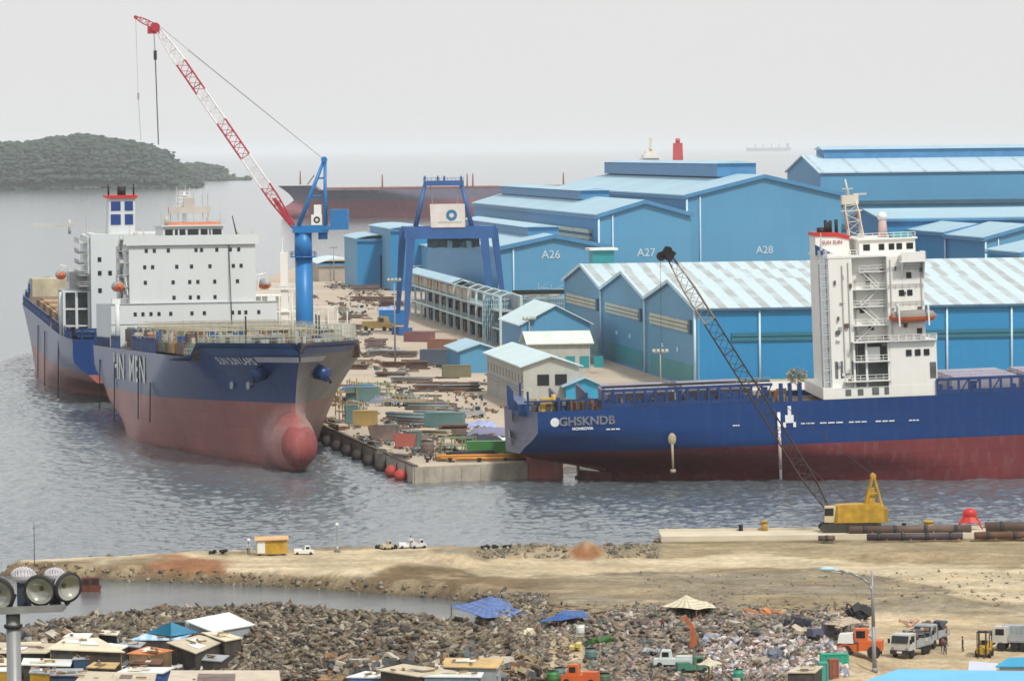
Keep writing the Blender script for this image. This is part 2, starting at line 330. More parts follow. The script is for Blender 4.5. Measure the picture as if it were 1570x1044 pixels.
def terrain(X,Y):
    px=pxof(X,Y); base=2.0
    Ysh=Yof(px,cv(px,SHORE),2); Ylf=Yof(px,cv(px,LAGF),0); Yc=Yof(px,cv(px,CREST)+13,cv(px,CREST,2)); zc=cv(px,CREST,2)
    zA=-1.8+(base+1.8)*smn((Y-(Ylf-2.5))/6.0)
    zA=zA+(base-zA)*smn((px-700)/75.0)
    dn=Yc-Y
    zB=np.where(dn<0, zc+(-1.8-zc)*smn(-dn/6.0), zc+(base-zc)*smn(dn/42.0))
    zB=np.where((px>770)&(dn<0), np.maximum(zB,base-.2), zB)
    z=np.maximum(zA,zB)
    for mx_,my_,h,wx,wy in MOUNDS:
        c=G(mx_,my_,2); z=z+h*np.exp(-((X-c.x)/wx)**2-((Y-c.y)/wy)**2)*(z>0.2)
    n=fbm(X*.09,Y*.09,5,3)-.5; n2=fbm(X*.5,Y*.5,4,9)-.5
    rough=np.where((dn>-8)&(px<1335),.9,.35)
    z=z+(n*1.6*rough+n2*.8*rough)*np.where(z>-.5,1,.3)
    z=z+( -2.5-z)*smn((Y-(Ysh-1+3*(fbm(X*.15,Y*.02,3,5)-.5)))/5.0)
    # right hand: level yard
    return z
def th(X,Y): return float(terrain(np.array([float(X)]),np.array([float(Y)]))[0])
def GT(px,py):    # first point of the terrain met by the ray through a pixel
    d=ray(px,py); Ya=np.arange(405.0,660.0,1.0); rz=CH+d.z*Ya; tz=terrain(d.x*Ya,Ya); k=np.where(rz<=tz)[0]
    if len(k)==0: return G(px,py,2.0)
    k=max(1,k[0]); a0,a1=rz[k-1]-tz[k-1],rz[k]-tz[k]; Yh=Ya[k-1]+a0/(a0-a1+1e-9); return CP+d*Yh
def build_terrain():
    pxs=np.arange(-110,1690,3.0); Ys=np.concatenate([np.arange(404,560,.55),np.arange(560,668,.7)])
    P,Yg=np.meshgrid(pxs,Ys); X=(P-785-(960-522)*TR)/F_*Yg; Z=terrain(X,Yg)
    nY,nX=P.shape; V=np.stack([X,Yg,Z],-1).reshape(-1,3)
    i=np.arange(nY-1)[:,None]*nX+np.arange(nX-1)[None,:]; Fq=np.stack([i,i+1,i+nX+1,i+nX],-1).reshape(-1,4)
    me=bpy.data.meshes.new('shore_ground'); me.vertices.add(len(V)); me.vertices.foreach_set('co',V.ravel().astype(np.float32))
    me.loops.add(Fq.size); me.loops.foreach_set('vertex_index',Fq.ravel().astype(np.int32)); me.polygons.add(len(Fq))
    me.polygons.foreach_set('loop_start',np.arange(0,Fq.size,4).astype(np.int32)); me.polygons.foreach_set('loop_total',np.full(len(Fq),4,np.int32)); me.update(calc_edges=True)
    me.polygons.foreach_set('use_smooth',np.ones(len(Fq),bool))
    # ground kinds laid out on the terrain itself
    py=hor(P)+(CH-Z)*F_/Yg; nz=(fbm(X*.12,Yg*.12,5,21)-.5); pyn=py+nz*22
    sand=np.array([.44,.36,.235]); sand2=np.array([.52,.44,.31]); grav=np.array([.235,.205,.15]); gold=np.array([.31,.24,.14]); brown=np.array([.27,.13,.065]); wet=np.array([.10,.085,.065])
    def blend(C,c,m): return C+(c-C)*m[...,None]
    Cc=np.ones(P.shape+(3,))*grav
    Cc=blend(Cc,gold,smn((fbm(X*.06,Yg*.1,4,31)-.45)*5)*.75); Cc=blend(Cc,gold*.62,smn((fbm(X*.22,Yg*.30,5,91)-.53)*8)*.55); Cc=blend(Cc,sand*.95,smn((fbm(X*.15,Yg*.35,5,97)-.56)*9)*.5)
    rtop=cv(P,[(-300,862),(0,852),(300,846),(640,842),(700,850),(740,858),(900,859),(1000,856),(1080,850),(1250,856),(1400,864),(1700,868)])
    rbot=cv(P,[(-300,872),(180,861),(250,857),(335,864),(350,878),(560,880),(620,866),(680,866),(740,880),(900,884),(1000,876),(1250,874),(1350,880),(1440,905),(1500,925),(1570,930),(1700,935)])
    road=smn((pyn-rtop+2)/5)*smn((rbot-pyn+2)/6)
    bankm=smn((pyn-rbot)/5)*smn((900-P)/120); Cc=blend(Cc,np.array([.16,.112,.062]),bankm*.9); Cc=blend(Cc,np.array([.31,.25,.16]),bankm*smn((fbm(X*.2,Yg*.3,4,77)-.5)*7)*.7)
    Cc=blend(Cc,np.array([.20,.17,.12]),smn((P-950)/80)*smn((pyn-882)/8)*smn((940-pyn)/8)*smn((fbm(X*.05,Yg*.12,4,79)-.42)*6)*.7)
    Cc=blend(Cc,sand,road)
    Cc=blend(Cc,sand2,road*smn((fbm(X*.03,Yg*.35,3,41)-.42)*6)*.8)
    far=smn((P-1010)/20)*smn((rtop+4-pyn)/6); Cc=blend(Cc,gold*1.1,far*.6)
    yard=smn((P-1190-.0*P)/60)*smn((pyn-938)/10); yard=np.maximum(yard,smn((P-1180)/70)*smn((pyn-1000)/10))
    yard=np.maximum(yard,smn((P-795)/25)*smn((905-P)/25)*smn((pyn-975)/10)); 
    Cc=blend(Cc,sand*np.array([1,.97,.95]),yard*.95); Cc=blend(Cc,sand2,yard*smn((fbm(X*.05,Yg*.2,3,51)-.5)*6)*.6)
    m1=np.exp(-((P-288)/62)**2-((pyn-868)/13)**2); Cc=blend(Cc,brown,smn(m1*2.0-.3))
    m1=np.exp(-((P-900)/26)**2-((pyn-848)/13)**2); Cc=blend(Cc,brown*1.1,smn(m1*2.2-.4))
    Cc=blend(Cc,gold*.9,smn((P-1180)/80)*smn((1300-P)/60)*smn((fbm(X*.1,Yg*.1,4,71)-.5)*7)*smn((pyn-880)/10)*smn((935-pyn)/10))
    Cc=blend(Cc,wet,smn((1.0-Z)/1.0)*.85)
    at=me.color_attributes.new('ground_kind','FLOAT_COLOR','POINT'); at.data.foreach_set('color',np.concatenate([Cc,np.ones(P.shape+(1,))],-1).reshape(-1).astype(np.float32))
    mt=bpy.data.materials.new('sand_and_gravel'); mt.use_nodes=True; nt=mt.node_tree; N=nt.nodes; Lk=nt.links; b=N['Principled BSDF']; b.inputs['Roughness'].default_value=.95; b.inputs['Specular IOR Level'].default_value=.15
    a=N.new('ShaderNodeVertexColor'); a.layer_name='ground_kind'; tc=N.new('ShaderNodeTexCoord'); prev=a.outputs['Color']
    for s,lo,hi,d in((.16,.78,1.2,6),(.9,.82,1.18,5),(4,.88,1.12,3)):
        n=N.new('ShaderNodeTexNoise'); n.inputs['Scale'].default_value=s; n.inputs['Detail'].default_value=d; Lk.new(tc.outputs['Object'],n.inputs['Vector'])
        r=N.new('ShaderNodeMapRange'); r.inputs['From Min'].default_value=.32; r.inputs['From Max'].default_value=.68; r.inputs['To Min'].default_value=lo; r.inputs['To Max'].default_value=hi; Lk.new(n.outputs['Fac'],r.inputs['Value'])
        v=N.new('ShaderNodeVectorMath'); v.operation='SCALE'; Lk.new(prev,v.inputs[0]); Lk.new(r.outputs['Result'],v.inputs['Scale']); prev=v.outputs['Vector']
    Lk.new(prev,b.inputs['Base Color'])
    n=N.new('ShaderNodeTexNoise'); n.inputs['Scale'].default_value=2.2; n.inputs['Detail'].default_value=7; Lk.new(tc.outputs['Object'],n.inputs['Vector'])
    bp=N.new('ShaderNodeBump'); bp.inputs['Distance'].default_value=.16; Lk.new(n.outputs['Fac'],bp.inputs['Height']); Lk.new(bp.outputs['Normal'],b.inputs['Normal'])
    me.materials.append(mt); o=bpy.data.objects.new('shore_ground',me); COL.objects.link(o); tagp(o,kind='structure')
build_terrain()
# slope of the hill the camera stands on, below the frame
HILLM=mat('hill_scrub',(.10,.12,.05),.95,var=.4,scale=.1,col2=(.22,.18,.10),bump=.5,bscale=.3)
hb=MB(); hy=[(-200,58),(0,54),(60,40),(79,38.5),(150,32),(260,16),(380,3.0),(408,.5)]
for (a,za),(b,zb) in zip(hy,hy[1:]):
    for i in range(-10,10): hb.quad((i*30,a,za+math.sin(i*1.7)*.6-.6),(i*30+30,a,za+math.sin((i+1)*1.7)*.6-.6),(i*30+30,b,zb+math.sin((i+1)*1.7)*.6-.6),(i*30,b,zb+math.sin(i*1.7)*.6-.6))
tagp(hb.build('hillside',HILLM),kind='structure')

# rocks and scrap: uncountable rubble heaps
def rocks(name,N_,sampler,smin,smax,palette,flat=.55,elong=1.5,mat_name='rubble',lie=.6,thk=.7):
    base=np.array([(-1,-1,-1),(1,-1,-1),(1,1,-1),(-1,1,-1),(-1,-1,1),(1,-1,1),(1,1,1),(-1,1,1)],float)*.5
    X,Y=sampler(N_); n=len(X); Z=terrain(X,Y)
    s=smin+(smax-smin)*rng.random(n)**2.6
    V=base[None]*(.62+.76*rng.random((n,8,3)))
    V=V*np.stack([s*(.7+elong*rng.random(n)),s*(.6+.8*rng.random(n)),s*(flat+thk*rng.random(n))],-1)[:,None,:]
    def rot(ax,a):
        c,s_=np.cos(a),np.sin(a); M=np.zeros((n,3,3)); i,j=[(1,2),(2,0),(0,1)][ax]; M[:,ax,ax]=1; M[:,i,i]=c; M[:,j,j]=c; M[:,i,j]=-s_; M[:,j,i]=s_; return M
    M=rot(2,rng.random(n)*6.28)@rot(0,rng.normal(0,lie,n))@rot(1,rng.normal(0,lie,n))
    V=np.einsum('nij,nkj->nki',M,V)+np.stack([X,Y,Z+s*.12],-1)[:,None,:]
    Fb=np.array([(0,3,2,1),(4,5,6,7),(0,1,5,4),(1,2,6,5),(2,3,7,6),(3,0,4,7)])
    Fq=(Fb[None]+np.arange(n)[:,None,None]*8).reshape(-1,4)
    me=bpy.data.meshes.new(name); me.vertices.add(n*8); me.vertices.foreach_set('co',V.reshape(-1).astype(np.float32))
    me.loops.add(Fq.size); me.loops.foreach_set('vertex_index',Fq.ravel().astype(np.int32)); me.polygons.add(len(Fq))
    me.polygons.foreach_set('loop_start',np.arange(0,Fq.size,4).astype(np.int32)); me.polygons.foreach_set('loop_total',np.full(len(Fq),4,np.int32)); me.update(calc_edges=True)
    me.materials.append(mat(mat_name,(.9,.9,.9),.85,var=.25,scale=1.5,island=palette,fine=.25)); o=bpy.data.objects.new(name,me); COL.objects.link(o); tagp(o,kind='stuff'); return o
def samp(cond,x0=-80,x1=80,y0=404,y1=640):
    def f(n):
        X=rng.uniform(x0,x1,n*9); Y=rng.uniform(y0,y1,n*9); px=pxof(X,Y); Z=terrain(X,Y); py=hor(px)+(CH-Z)*F_/Y
        k=np.where(cond(px,py,Z,X,Y))[0][:n]; return X[k],Y[k]
    return f
GREYS=[(.18,.15,.115),(.23,.19,.14),(.10,.088,.07),(.30,.26,.20),(.18,.12,.075),(.25,.20,.13),(.055,.048,.04),(.42,.38,.31),(.21,.17,.105),(.14,.13,.12)]
SCRAP=[(.25,.20,.15),(.30,.25,.19),(.14,.12,.11),(.38,.33,.27),(.22,.14,.10),(.34,.27,.22),(.19,.18,.17),(.50,.46,.41),(.15,.17,.19),(.28,.22,.16),(.09,.08,.08),(.33,.24,.20),(.20,.21,.14)]
heap=lambda px,py,Z,X,Y:(Z>.0)&(py>915)&(px<835)&(px>-60)&(py<1046)&~((px<240)&(py>1000))
rocks('rubble_heap',60000,samp(heap,-85,12,404,560),.13,.68,GREYS,elong=2.8,flat=.22,thk=.4,lie=.38)
scr=lambda px,py,Z,X,Y:(py>928)&(px>815)&(px<1330-np.clip((py-985)*2.2,0,110))&~((px<905)&(py>972)&(px>800)&(rng.random(len(px))>.12))
rocks('scrap_heap',30000,samp(scr,0,50,404,520),.10,.65,SCRAP,elong=2.4,flat=.25,thk=.45,lie=.4,mat_name='scrap')
rocks('scrap_sticks',9000,samp(lambda px,py,Z,X,Y:heap(px,py,Z,X,Y)|scr(px,py,Z,X,Y),-85,50,404,560),.08,.32,GREYS+SCRAP[:4],elong=9,flat=.3,thk=.5,lie=.35,mat_name='stick_scrap')
litter=lambda px,py,Z,X,Y:(px>1080)&(px<1300)&(py>975)&(py<1040)
rocks('plastic_litter',3500,samp(litter,15,50,404,480),.15,.55,[(.62,.55,.52),(.55,.40,.38),(.70,.68,.66),(.30,.34,.45),(.50,.45,.38),(.25,.20,.17)],mat_name='litter_plastic')
bank=lambda px,py,Z,X,Y:((Z>-.3)&(Z<1.6)&(py<935)&(py>860)&(px<880))|((px>735)&(px<1012)&(py<857)&(py>828)&~((px>870)&(px<930)))|((Z<1.8)&(Z>-.3)&(py<870))
rocks('bank_stones',4000,samp(bank,-85,45,520,640),.10,.5,[(.20,.17,.12),(.28,.24,.17),(.13,.12,.10),(.33,.28,.20)],mat_name='bank_stone')
grv=lambda px,py,Z,X,Y:(px>980)&(py>878)&(py<935)&(rng.random(len(px))<.5)
rocks('gravel_bits',900,samp(grv,15,90,470,580),.06,.3,[(.24,.20,.15),(.34,.29,.22),(.16,.14,.12)],mat_name='gravel')

# the sea: open water as plain sheets, the harbour basin as a wave mesh
def build_sea():
    X0,X1,Y0,Y1=-150.0,132.0,597.0,1330.0
    ys=Y0+(Y1-Y0)*(np.linspace(0,1,1000)**1.25); xs=np.arange(X0,X1+.1,.5); X,Yg=np.meshgrid(xs,ys)
    a=.30
    Z=(fbm(X*.60+Yg*.07,Yg*.42,3,11)-.5)*2*a+(fbm(X*1.3,Yg*.8-X*.1,2,17)-.5)*2*.16+(fbm(X*.05,Yg*.05,2,19)-.5)*.3
    gust=.55+.9*fbm(X*.018,Yg*.010,3,23); Z=Z*gust
    e=np.minimum.reduce([(X-X0)/6,(X1-X)/6,(Yg-Y0)/6,(Y1-Yg)/30,np.ones_like(X)]); Z=Z*np.clip(e,0,1)
    nY,nX=X.shape; V=np.stack([X,Yg,Z],-1).reshape(-1,3); i=np.arange(nY-1)[:,None]*nX+np.arange(nX-1)[None,:]; Fq=np.stack([i,i+1,i+nX+1,i+nX],-1).reshape(-1,4)
    ext=[]; base=len(V); ev=[]
    def q(x0,x1,y0,y1):
        n=base+len(ev); ev.extend([(x0,y0,0),(x1,y0,0),(x1,y1,0),(x0,y1,0)]); ext.append((n,n+1,n+2,n+3))
    q(-55000,55000,300,Y0); q(-55000,X0,Y0,Y1); q(X1,55000,Y0,Y1)
    yy=[Y1,2500,6000,20000,60000,FAR]
    for a_,b_ in zip(yy,yy[1:]): q(-55000,55000,a_,b_)
    V=np.concatenate([V,np.array(ev,float)]); Fq=np.concatenate([Fq,np.array(ext)])
    me=bpy.data.meshes.new('sea'); me.vertices.add(len(V)); me.vertices.foreach_set('co',V.ravel().astype(np.float32)); me.loops.add(Fq.size); me.loops.foreach_set('vertex_index',Fq.ravel().astype(np.int32)); me.polygons.add(len(Fq))
    me.polygons.foreach_set('loop_start',np.arange(0,Fq.size,4).astype(np.int32)); me.polygons.foreach_set('loop_total',np.full(len(Fq),4,np.int32)); me.update(calc_edges=True)
    me.polygons.foreach_set('use_smooth',np.ones(len(Fq),bool)); me.materials.append(WAT); o=bpy.data.objects.new('sea',me); COL.objects.link(o); tagp(o,kind='structure')
build_sea()

# ------------------------------------------------------------------ island
def island_profile(px):
    return cv(px,[(-400,215),(-150,200),(0,222),(40,222),(80,215),(120,211),(140,213),(180,219),(225,225),(245,232),(262,247),(275,262),(285,278),(300,288)])
def island_tail(px):
    return cv(px,[(150,262),(262,252),(300,252),(330,254),(340,262),(352,275),(362,284)])
ISLM=mat('island_forest_floor',(.035,.055,.03),.95,var=.3,scale=.01)
LEAFI=mat('island_foliage',(.9,.9,.9),.9,var=.3,scale=.02,island=[(.045,.078,.058),(.055,.088,.062),(.038,.068,.054),(.062,.095,.066),(.048,.074,.06),(.066,.09,.066)])
def ridge(px0,px1,prof,Y0,dep,step):
    pxs=np.arange(px0,px1,step); vs=np.linspace(-1,1,25); P,Vv=np.meshgrid(pxs,vs); Yg=Y0+dep*Vv
    H_=(CH-(prof(P)-hor(P))*Y0/F_); H_=np.maximum(H_,0)
    Z=H_*np.clip(1-np.abs(Vv)**1.6,0,1)**.7-3; X=(P-785-(250-522)*TR)/F_*Yg
    Z=Z*(.93+.14*fbm(X*.01,Yg*.006,4,5)); return X,Yg,Z
tv=[];tf=[]
fol=[]
for (a,b,pf,Y0,dp) in ((-400,300,island_profile,7300,330),(150,380,island_tail,9000,300)):
    X,Yg,Z=ridge(a,b,pf,Y0,dp,6); nY,nX=X.shape; n0=len(tv)
    tv+=list(map(tuple,np.stack([X,Yg,Z],-1).reshape(-1,3)))
    for i in range(nY-1):
        for j in range(nX-1): k=n0+i*nX+j; tf.append((k,k+1,k+nX+1,k+nX))
    X2,Y2,Z2=ridge(a,b,pf,Y0,dp,.34 if Y0<8000 else .8); X2=X2[:14].ravel();Y2=Y2[:14].ravel();Z2=Z2[:14].ravel()
    k=rng.random(len(X2))<.8; jy=rng.normal(0,22,k.sum()); fol.append(np.stack([X2[k]+rng.normal(0,7,k.sum()),Y2[k]+jy,Z2[k]+rng.normal(0,2.2,k.sum())],-1))
mI=MB(); mI.v=tv; mI.f=tf; mI.mi=[0]*len(tf); mI.sm=[True]*len(tf)
tagp(mI.build('island_hill',ISLM),kind='structure')
fol=np.concatenate(fol); fol=fol[fol[:,2]>-1]
ph=(1+5**.5)/2; ico=np.array([(-1,ph,0),(1,ph,0),(-1,-ph,0),(1,-ph,0),(0,-1,ph),(0,1,ph),(0,-1,-ph),(0,1,-ph),(ph,0,-1),(ph,0,1),(-ph,0,-1),(-ph,0,1)])/1.9
icf=np.array([(0,11,5),(0,5,1),(0,1,7),(0,7,10),(0,10,11),(1,5,9),(5,11,4),(11,10,2),(10,7,6),(7,1,8),(3,9,4),(3,4,2),(3,2,6),(3,6,8),(3,8,9),(4,9,5),(2,4,11),(6,2,10),(8,6,7),(9,8,1)])
n=len(fol); r=2.6+4.6*rng.random(n)**2; V=ico[None]*(.6+.8*rng.random((n,12,1)))*r[:,None,None]*np.array([1.1,1.1,.62])+fol[:,None,:]+np.array([0,0,1.5])
Fq=(icf[None]+np.arange(n)[:,None,None]*12).reshape(-1,3)
me=bpy.data.meshes.new('island_forest'); me.vertices.add(n*12); me.vertices.foreach_set('co',V.reshape(-1).astype(np.float32)); me.loops.add(Fq.size); me.loops.foreach_set('vertex_index',Fq.ravel().astype(np.int32)); me.polygons.add(len(Fq))
me.polygons.foreach_set('loop_start',np.arange(0,Fq.size,3).astype(np.int32)); me.polygons.foreach_set('loop_total',np.full(len(Fq),3,np.int32)); me.update(calc_edges=True); me.materials.append(LEAFI)
o=bpy.data.objects.new('island_forest',me); COL.objects.link(o); tagp(o,kind='stuff')

# ------------------------------------------------------------------ shipyard ground
SG=mat('shipyard_concrete_ground',(.44,.37,.29),.9,var=.12,scale=.03,dirt=.35,dirtcol=(.28,.23,.18),stretch=1,fine=.10,bump=.05)
P1=G(635,716,3); Q=[(P1.x,P1.y),(2.4,768.5),(2.4,797),(420,806),(420,2600),(-60,2500),(-100,2210),(-112,1880),(-112,1262)]
yard=MB().prism([(x,y,-5) for x,y in Q],(0,0,8)); tagp(yard.build('quay_ground',SG),kind='structure')
qd=(Vector((-112,1262,0))-Vector((P1.x,P1.y,0))).normalized()
# concrete facing of the quay, a cap beam 3 cm proud
cf=MB(); cf.box(P1.x-.03,2.45,0,.9,2.2,3.012)
fac=MB(); a=Vector((P1.x,P1.y,0)); b=Vector((2.4,768.5,0)); nn=Vector((b-a)).normalized(); pr=Vector((nn.y,-nn.x,0))
fac.prism([a+pr*.25+Vector((0,0,-2)),b+pr*.25+nn*.1+Vector((0,0,-2)),b+nn*.1+pr*.02+Vector((0,0,-2)),a+pr*.02+Vector((0,0,-2))],(0,0,5.02))
for i in range(6): c=a.lerp(b,(i+.5)/6)+pr*.3; fac.obox((c.x,c.y,1.2),.12,.2,2.8,math.atan2(nn.y,nn.x))
ql=Vector((-qd.y,qd.x,0))
fac.prism([a+ql*.25+Vector((0,0,-2)),a+ql*.02+Vector((0,0,-2)),a+qd*500+ql*.02+Vector((0,0,-2)),a+qd*500+ql*.25+Vector((0,0,-2))],(0,0,5.02))
tagp(fac.build('quay_wall',CONC),'long grey concrete quay wall facing the water between the two blue ships','quay wall')
# ------------------------------------------------------------------ ships
class Hull:
    def __init__(s,L,B,D,zr,zc,fc=3.0,fcx=.80,keelx=.075,tcurve=0.0,bulb=True,rake=9.0,sternw=.9,bulbout=8.5,zb=5.6,hbz=5.9,poop=0.0,bulbr=4.3,Lf0=.50,p0=1.2,Lf1=.25,p1=1.95):
        s.__dict__.update(locals())
    def xs(s,z): return s.L-s.rake-2*(1-min(z/3,1))**2+ (max(0,z-s.zr)/(s.D-s.zr))**1.5*s.rake
    def x0(s,z):
        k=s.keelx*s.L
        if z<=s.zc-5: return k
        return k*(1-sm((z-s.zc+5)/5.5))
    def xb(s,z):
        if not s.bulb: return 0
        return s.bulbout*math.sqrt(max(0,1-((z-s.zb)/s.hbz)**2))
    def x1(s,z):
        return max(s.xs(z), s.L-s.rake-1.2+s.xb(z)) if s.xb(z)>0 else s.xs(z)
    def y(s,x,z):
        t=min(1,max(0,z/s.D)); hb=s.B/2
        if z<3: hb=s.B/2-3+math.sqrt(max(0,9-(3-z)**2))
        Lf=lerp(s.Lf0,s.Lf1,t**1.3)*s.L; p=lerp(s.p0,s.p1,t**1.4)
        df=max(0,s.xs(z)-x); Fv=1-(1-min(1,df/Lf))**p
        a0=0 if z<s.zc-.5 else s.sternw*(.60+.40*sm((z-s.zc+.5)/(s.D-s.zc)*1.6))
        La=lerp(.40,.12,t)*s.L; da=max(0,x-s.x0(z)); A=a0+(1-a0)*math.sin(math.pi/2*min(1,da/La))**lerp(1.0,.8,t)
        yy=hb*Fv*A
        xb=s.xb(z)
        if xb>0 and x>s.L-s.rake-14:
            lb=xb+6; q=(x-(s.x1(z)-lb))/lb
            qq=max(0,1-max(0,q)**2)
            yy=max(yy,s.bulbr*math.sqrt(max(0,1-((z-s.zb)/s.hbz)**2))*math.sqrt(qq))
        return yy
    def rise(s,x):
        r=s.fc*sm((x/s.L-s.fcx)/.012)
        if s.poop: r+=s.poop*sm((.06-x/s.L)/.01)
        return r
    def zt(s,z,x):
        if z<=s.zr: return z
        return s.zr+(z-s.zr)*(s.D+s.rise(x)-s.zr)/(s.D-s.zr)
    def build(s,parent,mats,deckmat,transmat=2,portoff=0,n=84,bul=1.0):
        Z=[0,.8,1.8,3,4.2,5.4,6.6,7.8,9,10.2,11.4]; Z=[z for z in Z if z<s.zr-.4]+[s.zr]; k=6
        Z+=[lerp(s.zr,s.D,(i+1)/k) for i in range(k)]
        us=[.5-.5*math.cos(math.pi*i/(n-1)) for i in range(n)]
        mb=MB(); rows=[]
        for z in Z:
            a,b=s.x0(z),s.x1(z); row=[]
            for u in us:
                x=lerp(a,b,u); y=s.y(x,z); xx=x+s.tcurve*(y/(s.B/2))**2*max(0,1-(x-a)/(.10*s.L))**2
                row.append((xx,y,s.zt(z,x)))
            rows.append(row)
        for sg in(1,-1):
            base=len(mb.v)
            for r in rows: mb.v+=[(x,y*sg,z) for x,y,z in r]
            for i in range(len(Z)-1):
                mi=(0 if Z[i+1]<=s.zr+.01 else 1)+(portoff if sg>0 else 0)
                for j in range(n-1):
                    q=(base+i*n+j,base+i*n+j+1,base+(i+1)*n+j+1,base+(i+1)*n+j)
                    if sg>0: q=q[::-1]
                    mb.f.append(q); mb.mi.append(mi); mb.sm.append(True)
        for i in range(len(Z)-1):                      # transom
            if rows[i+1][0][1]<.2: continue
            m_=6
            for kx in range(-m_,m_):
                vs=[]
                for (ri,kk) in((i,kx),(i,kx+1),(i+1,kx+1),(i+1,kx)):
                    x_,y_,z_=rows[ri][0]; f=kk/m_; yy=y_*f; xx=x_-s.tcurve*(y_/(s.B/2))**2+s.tcurve*(yy/(s.B/2))**2
                    vs.append((xx,yy,z_))
                mb.add(vs,[(3,2,1,0)],(transmat if Z[i]>=s.zr-.01 else 0))
        h=mb.build('hull',mats,parent)
        d=MB(); top=rows[-1]
        for j in range(n-1):
            (x,y,z),(x2,y2,z2)=top[j],top[j+1]; d.add([(x,-max(y-.15,0),z-bul),(x2,-max(y2-.15,0),z2-bul),(x2,max(y2-.15,0),z2-bul),(x,max(y-.15,0),z-bul)],[(0,1,2,3)])
        x,y,z=top[0]
        if s.tcurve: d.add([(.4,0,z-bul),(x*.45,-y*.6,z-bul),(x,-y+.2,z-bul),(x,y-.2,z-bul),(x*.45,y*.6,z-bul)],[(0,1,2,3,4)])
        d.build('deck',deckmat,parent); s.top=top; return h
    def strip(s,x0,x1,za,zb,sg,off=.07,n=14):
        mb=MB(); 
        for i in range(n+1):
            x=lerp(x0,x1,i/n)
            for z in(za,zb):
                zz=s.zr+(z-s.zr)*(s.D-s.zr)/(s.D+s.rise(x)-s.zr) if z>s.zr else z
                mb.v.append((x,sg*(s.y(x,zz)+off),z))
        for i in range(n): mb.f.append((2*i,2*i+2,2*i+3,2*i+1) if sg<0 else (2*i+1,2*i+3,2*i+2,2*i)); mb.mi.append(0); mb.sm.append(True)
        return mb
def rail(mb,pts,h=1.1,step=2.5,r=.05,bars=2):
    for a,b in zip(pts,pts[1:]):
        a=Vector(a);b=Vector(b);n=max(1,int((b-a).length/step))
        for i in range(n+1): c=a.lerp(b,i/n); mb.tube(c,c+Vector((0,0,h)),r,n=3,cap=False)
        for k in range(bars): o=Vector((0,0,h*(k+1)/bars)); mb.tube(a+o,b+o,r,n=3,cap=False)
def hatches(parent,x0,x1,step,B,z,h=1.6,mats=(DECK,)):
    src=None; x=x0; i=0
    while x+step<=x1+.1:
        mb=MB(); w=step*.86
        mb.box(0,w,-B/2+3.2,B/2-3.2,z,z+h)
        for k in range(4): mb.box(.3,w-.3,-B/2+3.6+k*(B-7)/4,-B/2+3.6+(k+.9)*(B-7)/4,z+h,z+h+.35)
        mb.build('hatch_cover',mats[i%len(mats)],parent,loc=(x,0,0)); x+=step; i+=1
def lashing(parent,xs,y0,y1,z,h,m,name='lashing_bridge'):
    for x in xs:
        mb=MB(); n=int(abs(y1-y0)/2.6)
        for i in range(n+1):
            y=lerp(y0,y1,i/n); mb.box(-.22,.22,y-.12,y+.12,z,z+h); mb.box(.7,.95,y-.1,y+.1,z,z+h)
        for zz in(h*.45,h): mb.box(-.3,1.1,y0,y1,z+zz-.25,z+zz)
        rail(mb,[(-.3,y0,z+h),(-.3,y1,z+h)],1.0,2.4); mb.build(name,m,parent,loc=(x,0,0))
def sidefence(parent,H,x0,x1,sg,h,m,step=1.3,rnd=0.0,name='lashing_posts',inset=.4,toprail=True):
    mb=MB(); x=x0; pts=[]
    while x<=x1:
        z=H.D+H.rise(x); y=sg*(H.y(x,H.D)-inset); hh=h*(1-rnd*random.random()); mb.box(x-.16,x+.16,y-.16,y+.16,z-1,z+hh); pts.append((x,y,z+h))
        if random.random()<rnd: mb.box(x,x+step*.8,y-.1,y+.1,z+.2,z+.2+hh*.6)
        x+=step
    if toprail:
        for a,b in zip(pts,pts[1:]): mb.tube(a,b,.16,n=4,cap=False); 
    mb.build(name,m,parent)
WINM=MB().box(-.06,.06,-.36,.36,-.45,.45)
win_me=WINM.build('window',GLASS); WME=win_me.data; bpy.data.objects.remove(win_me)
def windows(parent,lst,rotz=0,sc=1.0,name='window'):
    for (x,y,z) in lst: inst(WME,name,parent,(x,y,z),(0,0,rotz),(1,sc,sc))
def lifeboat(parent,loc,rotz,L=8.5,top=WHITE2):
    mb=MB(); 
    def sec(t): return math.sqrt(max(0,1-abs(2*t-1)**2.6))
    n=12; R=[]
    for i in range(n+1):
        t=i/n; s=sec(t); x=(t-.5)*L; R.append([(x,1.35*s*math.sin(a),(-1.15 if math.cos(a)<0 else 1.25)*abs(math.cos(a))*(.35+.65*s) if s>0 else 0) for a in [2*math.pi*k/12 for k in range(12)]])
    for i in range(n):
        for k in range(12):
            mi=1 if R[i][k][2]+R[i][(k+1)%12][2]<.1 else 0
            mb.add([R[i][k],R[i][(k+1)%12],R[i+1][(k+1)%12],R[i+1][k]],[(0,3,2,1)],mi,True)
    b=mb.build('lifeboat',[top,ORANGE],parent); b.location=loc; b.rotation_euler=(0,0,rotz)
    for sx in(-.3,.3):
        d=MB(); d.tube((sx*L,-1.9,-1.8),(sx*L,-1.5,2.0),.16,n=5); d.tube((sx*L,-1.5,2.0),(sx*L,.1,2.4),.14,n=5); d.tube((sx*L,.1,2.4),(sx*L,.1,1),.05,n=3)
        d.build('davit',WHITE2,b)
    return b
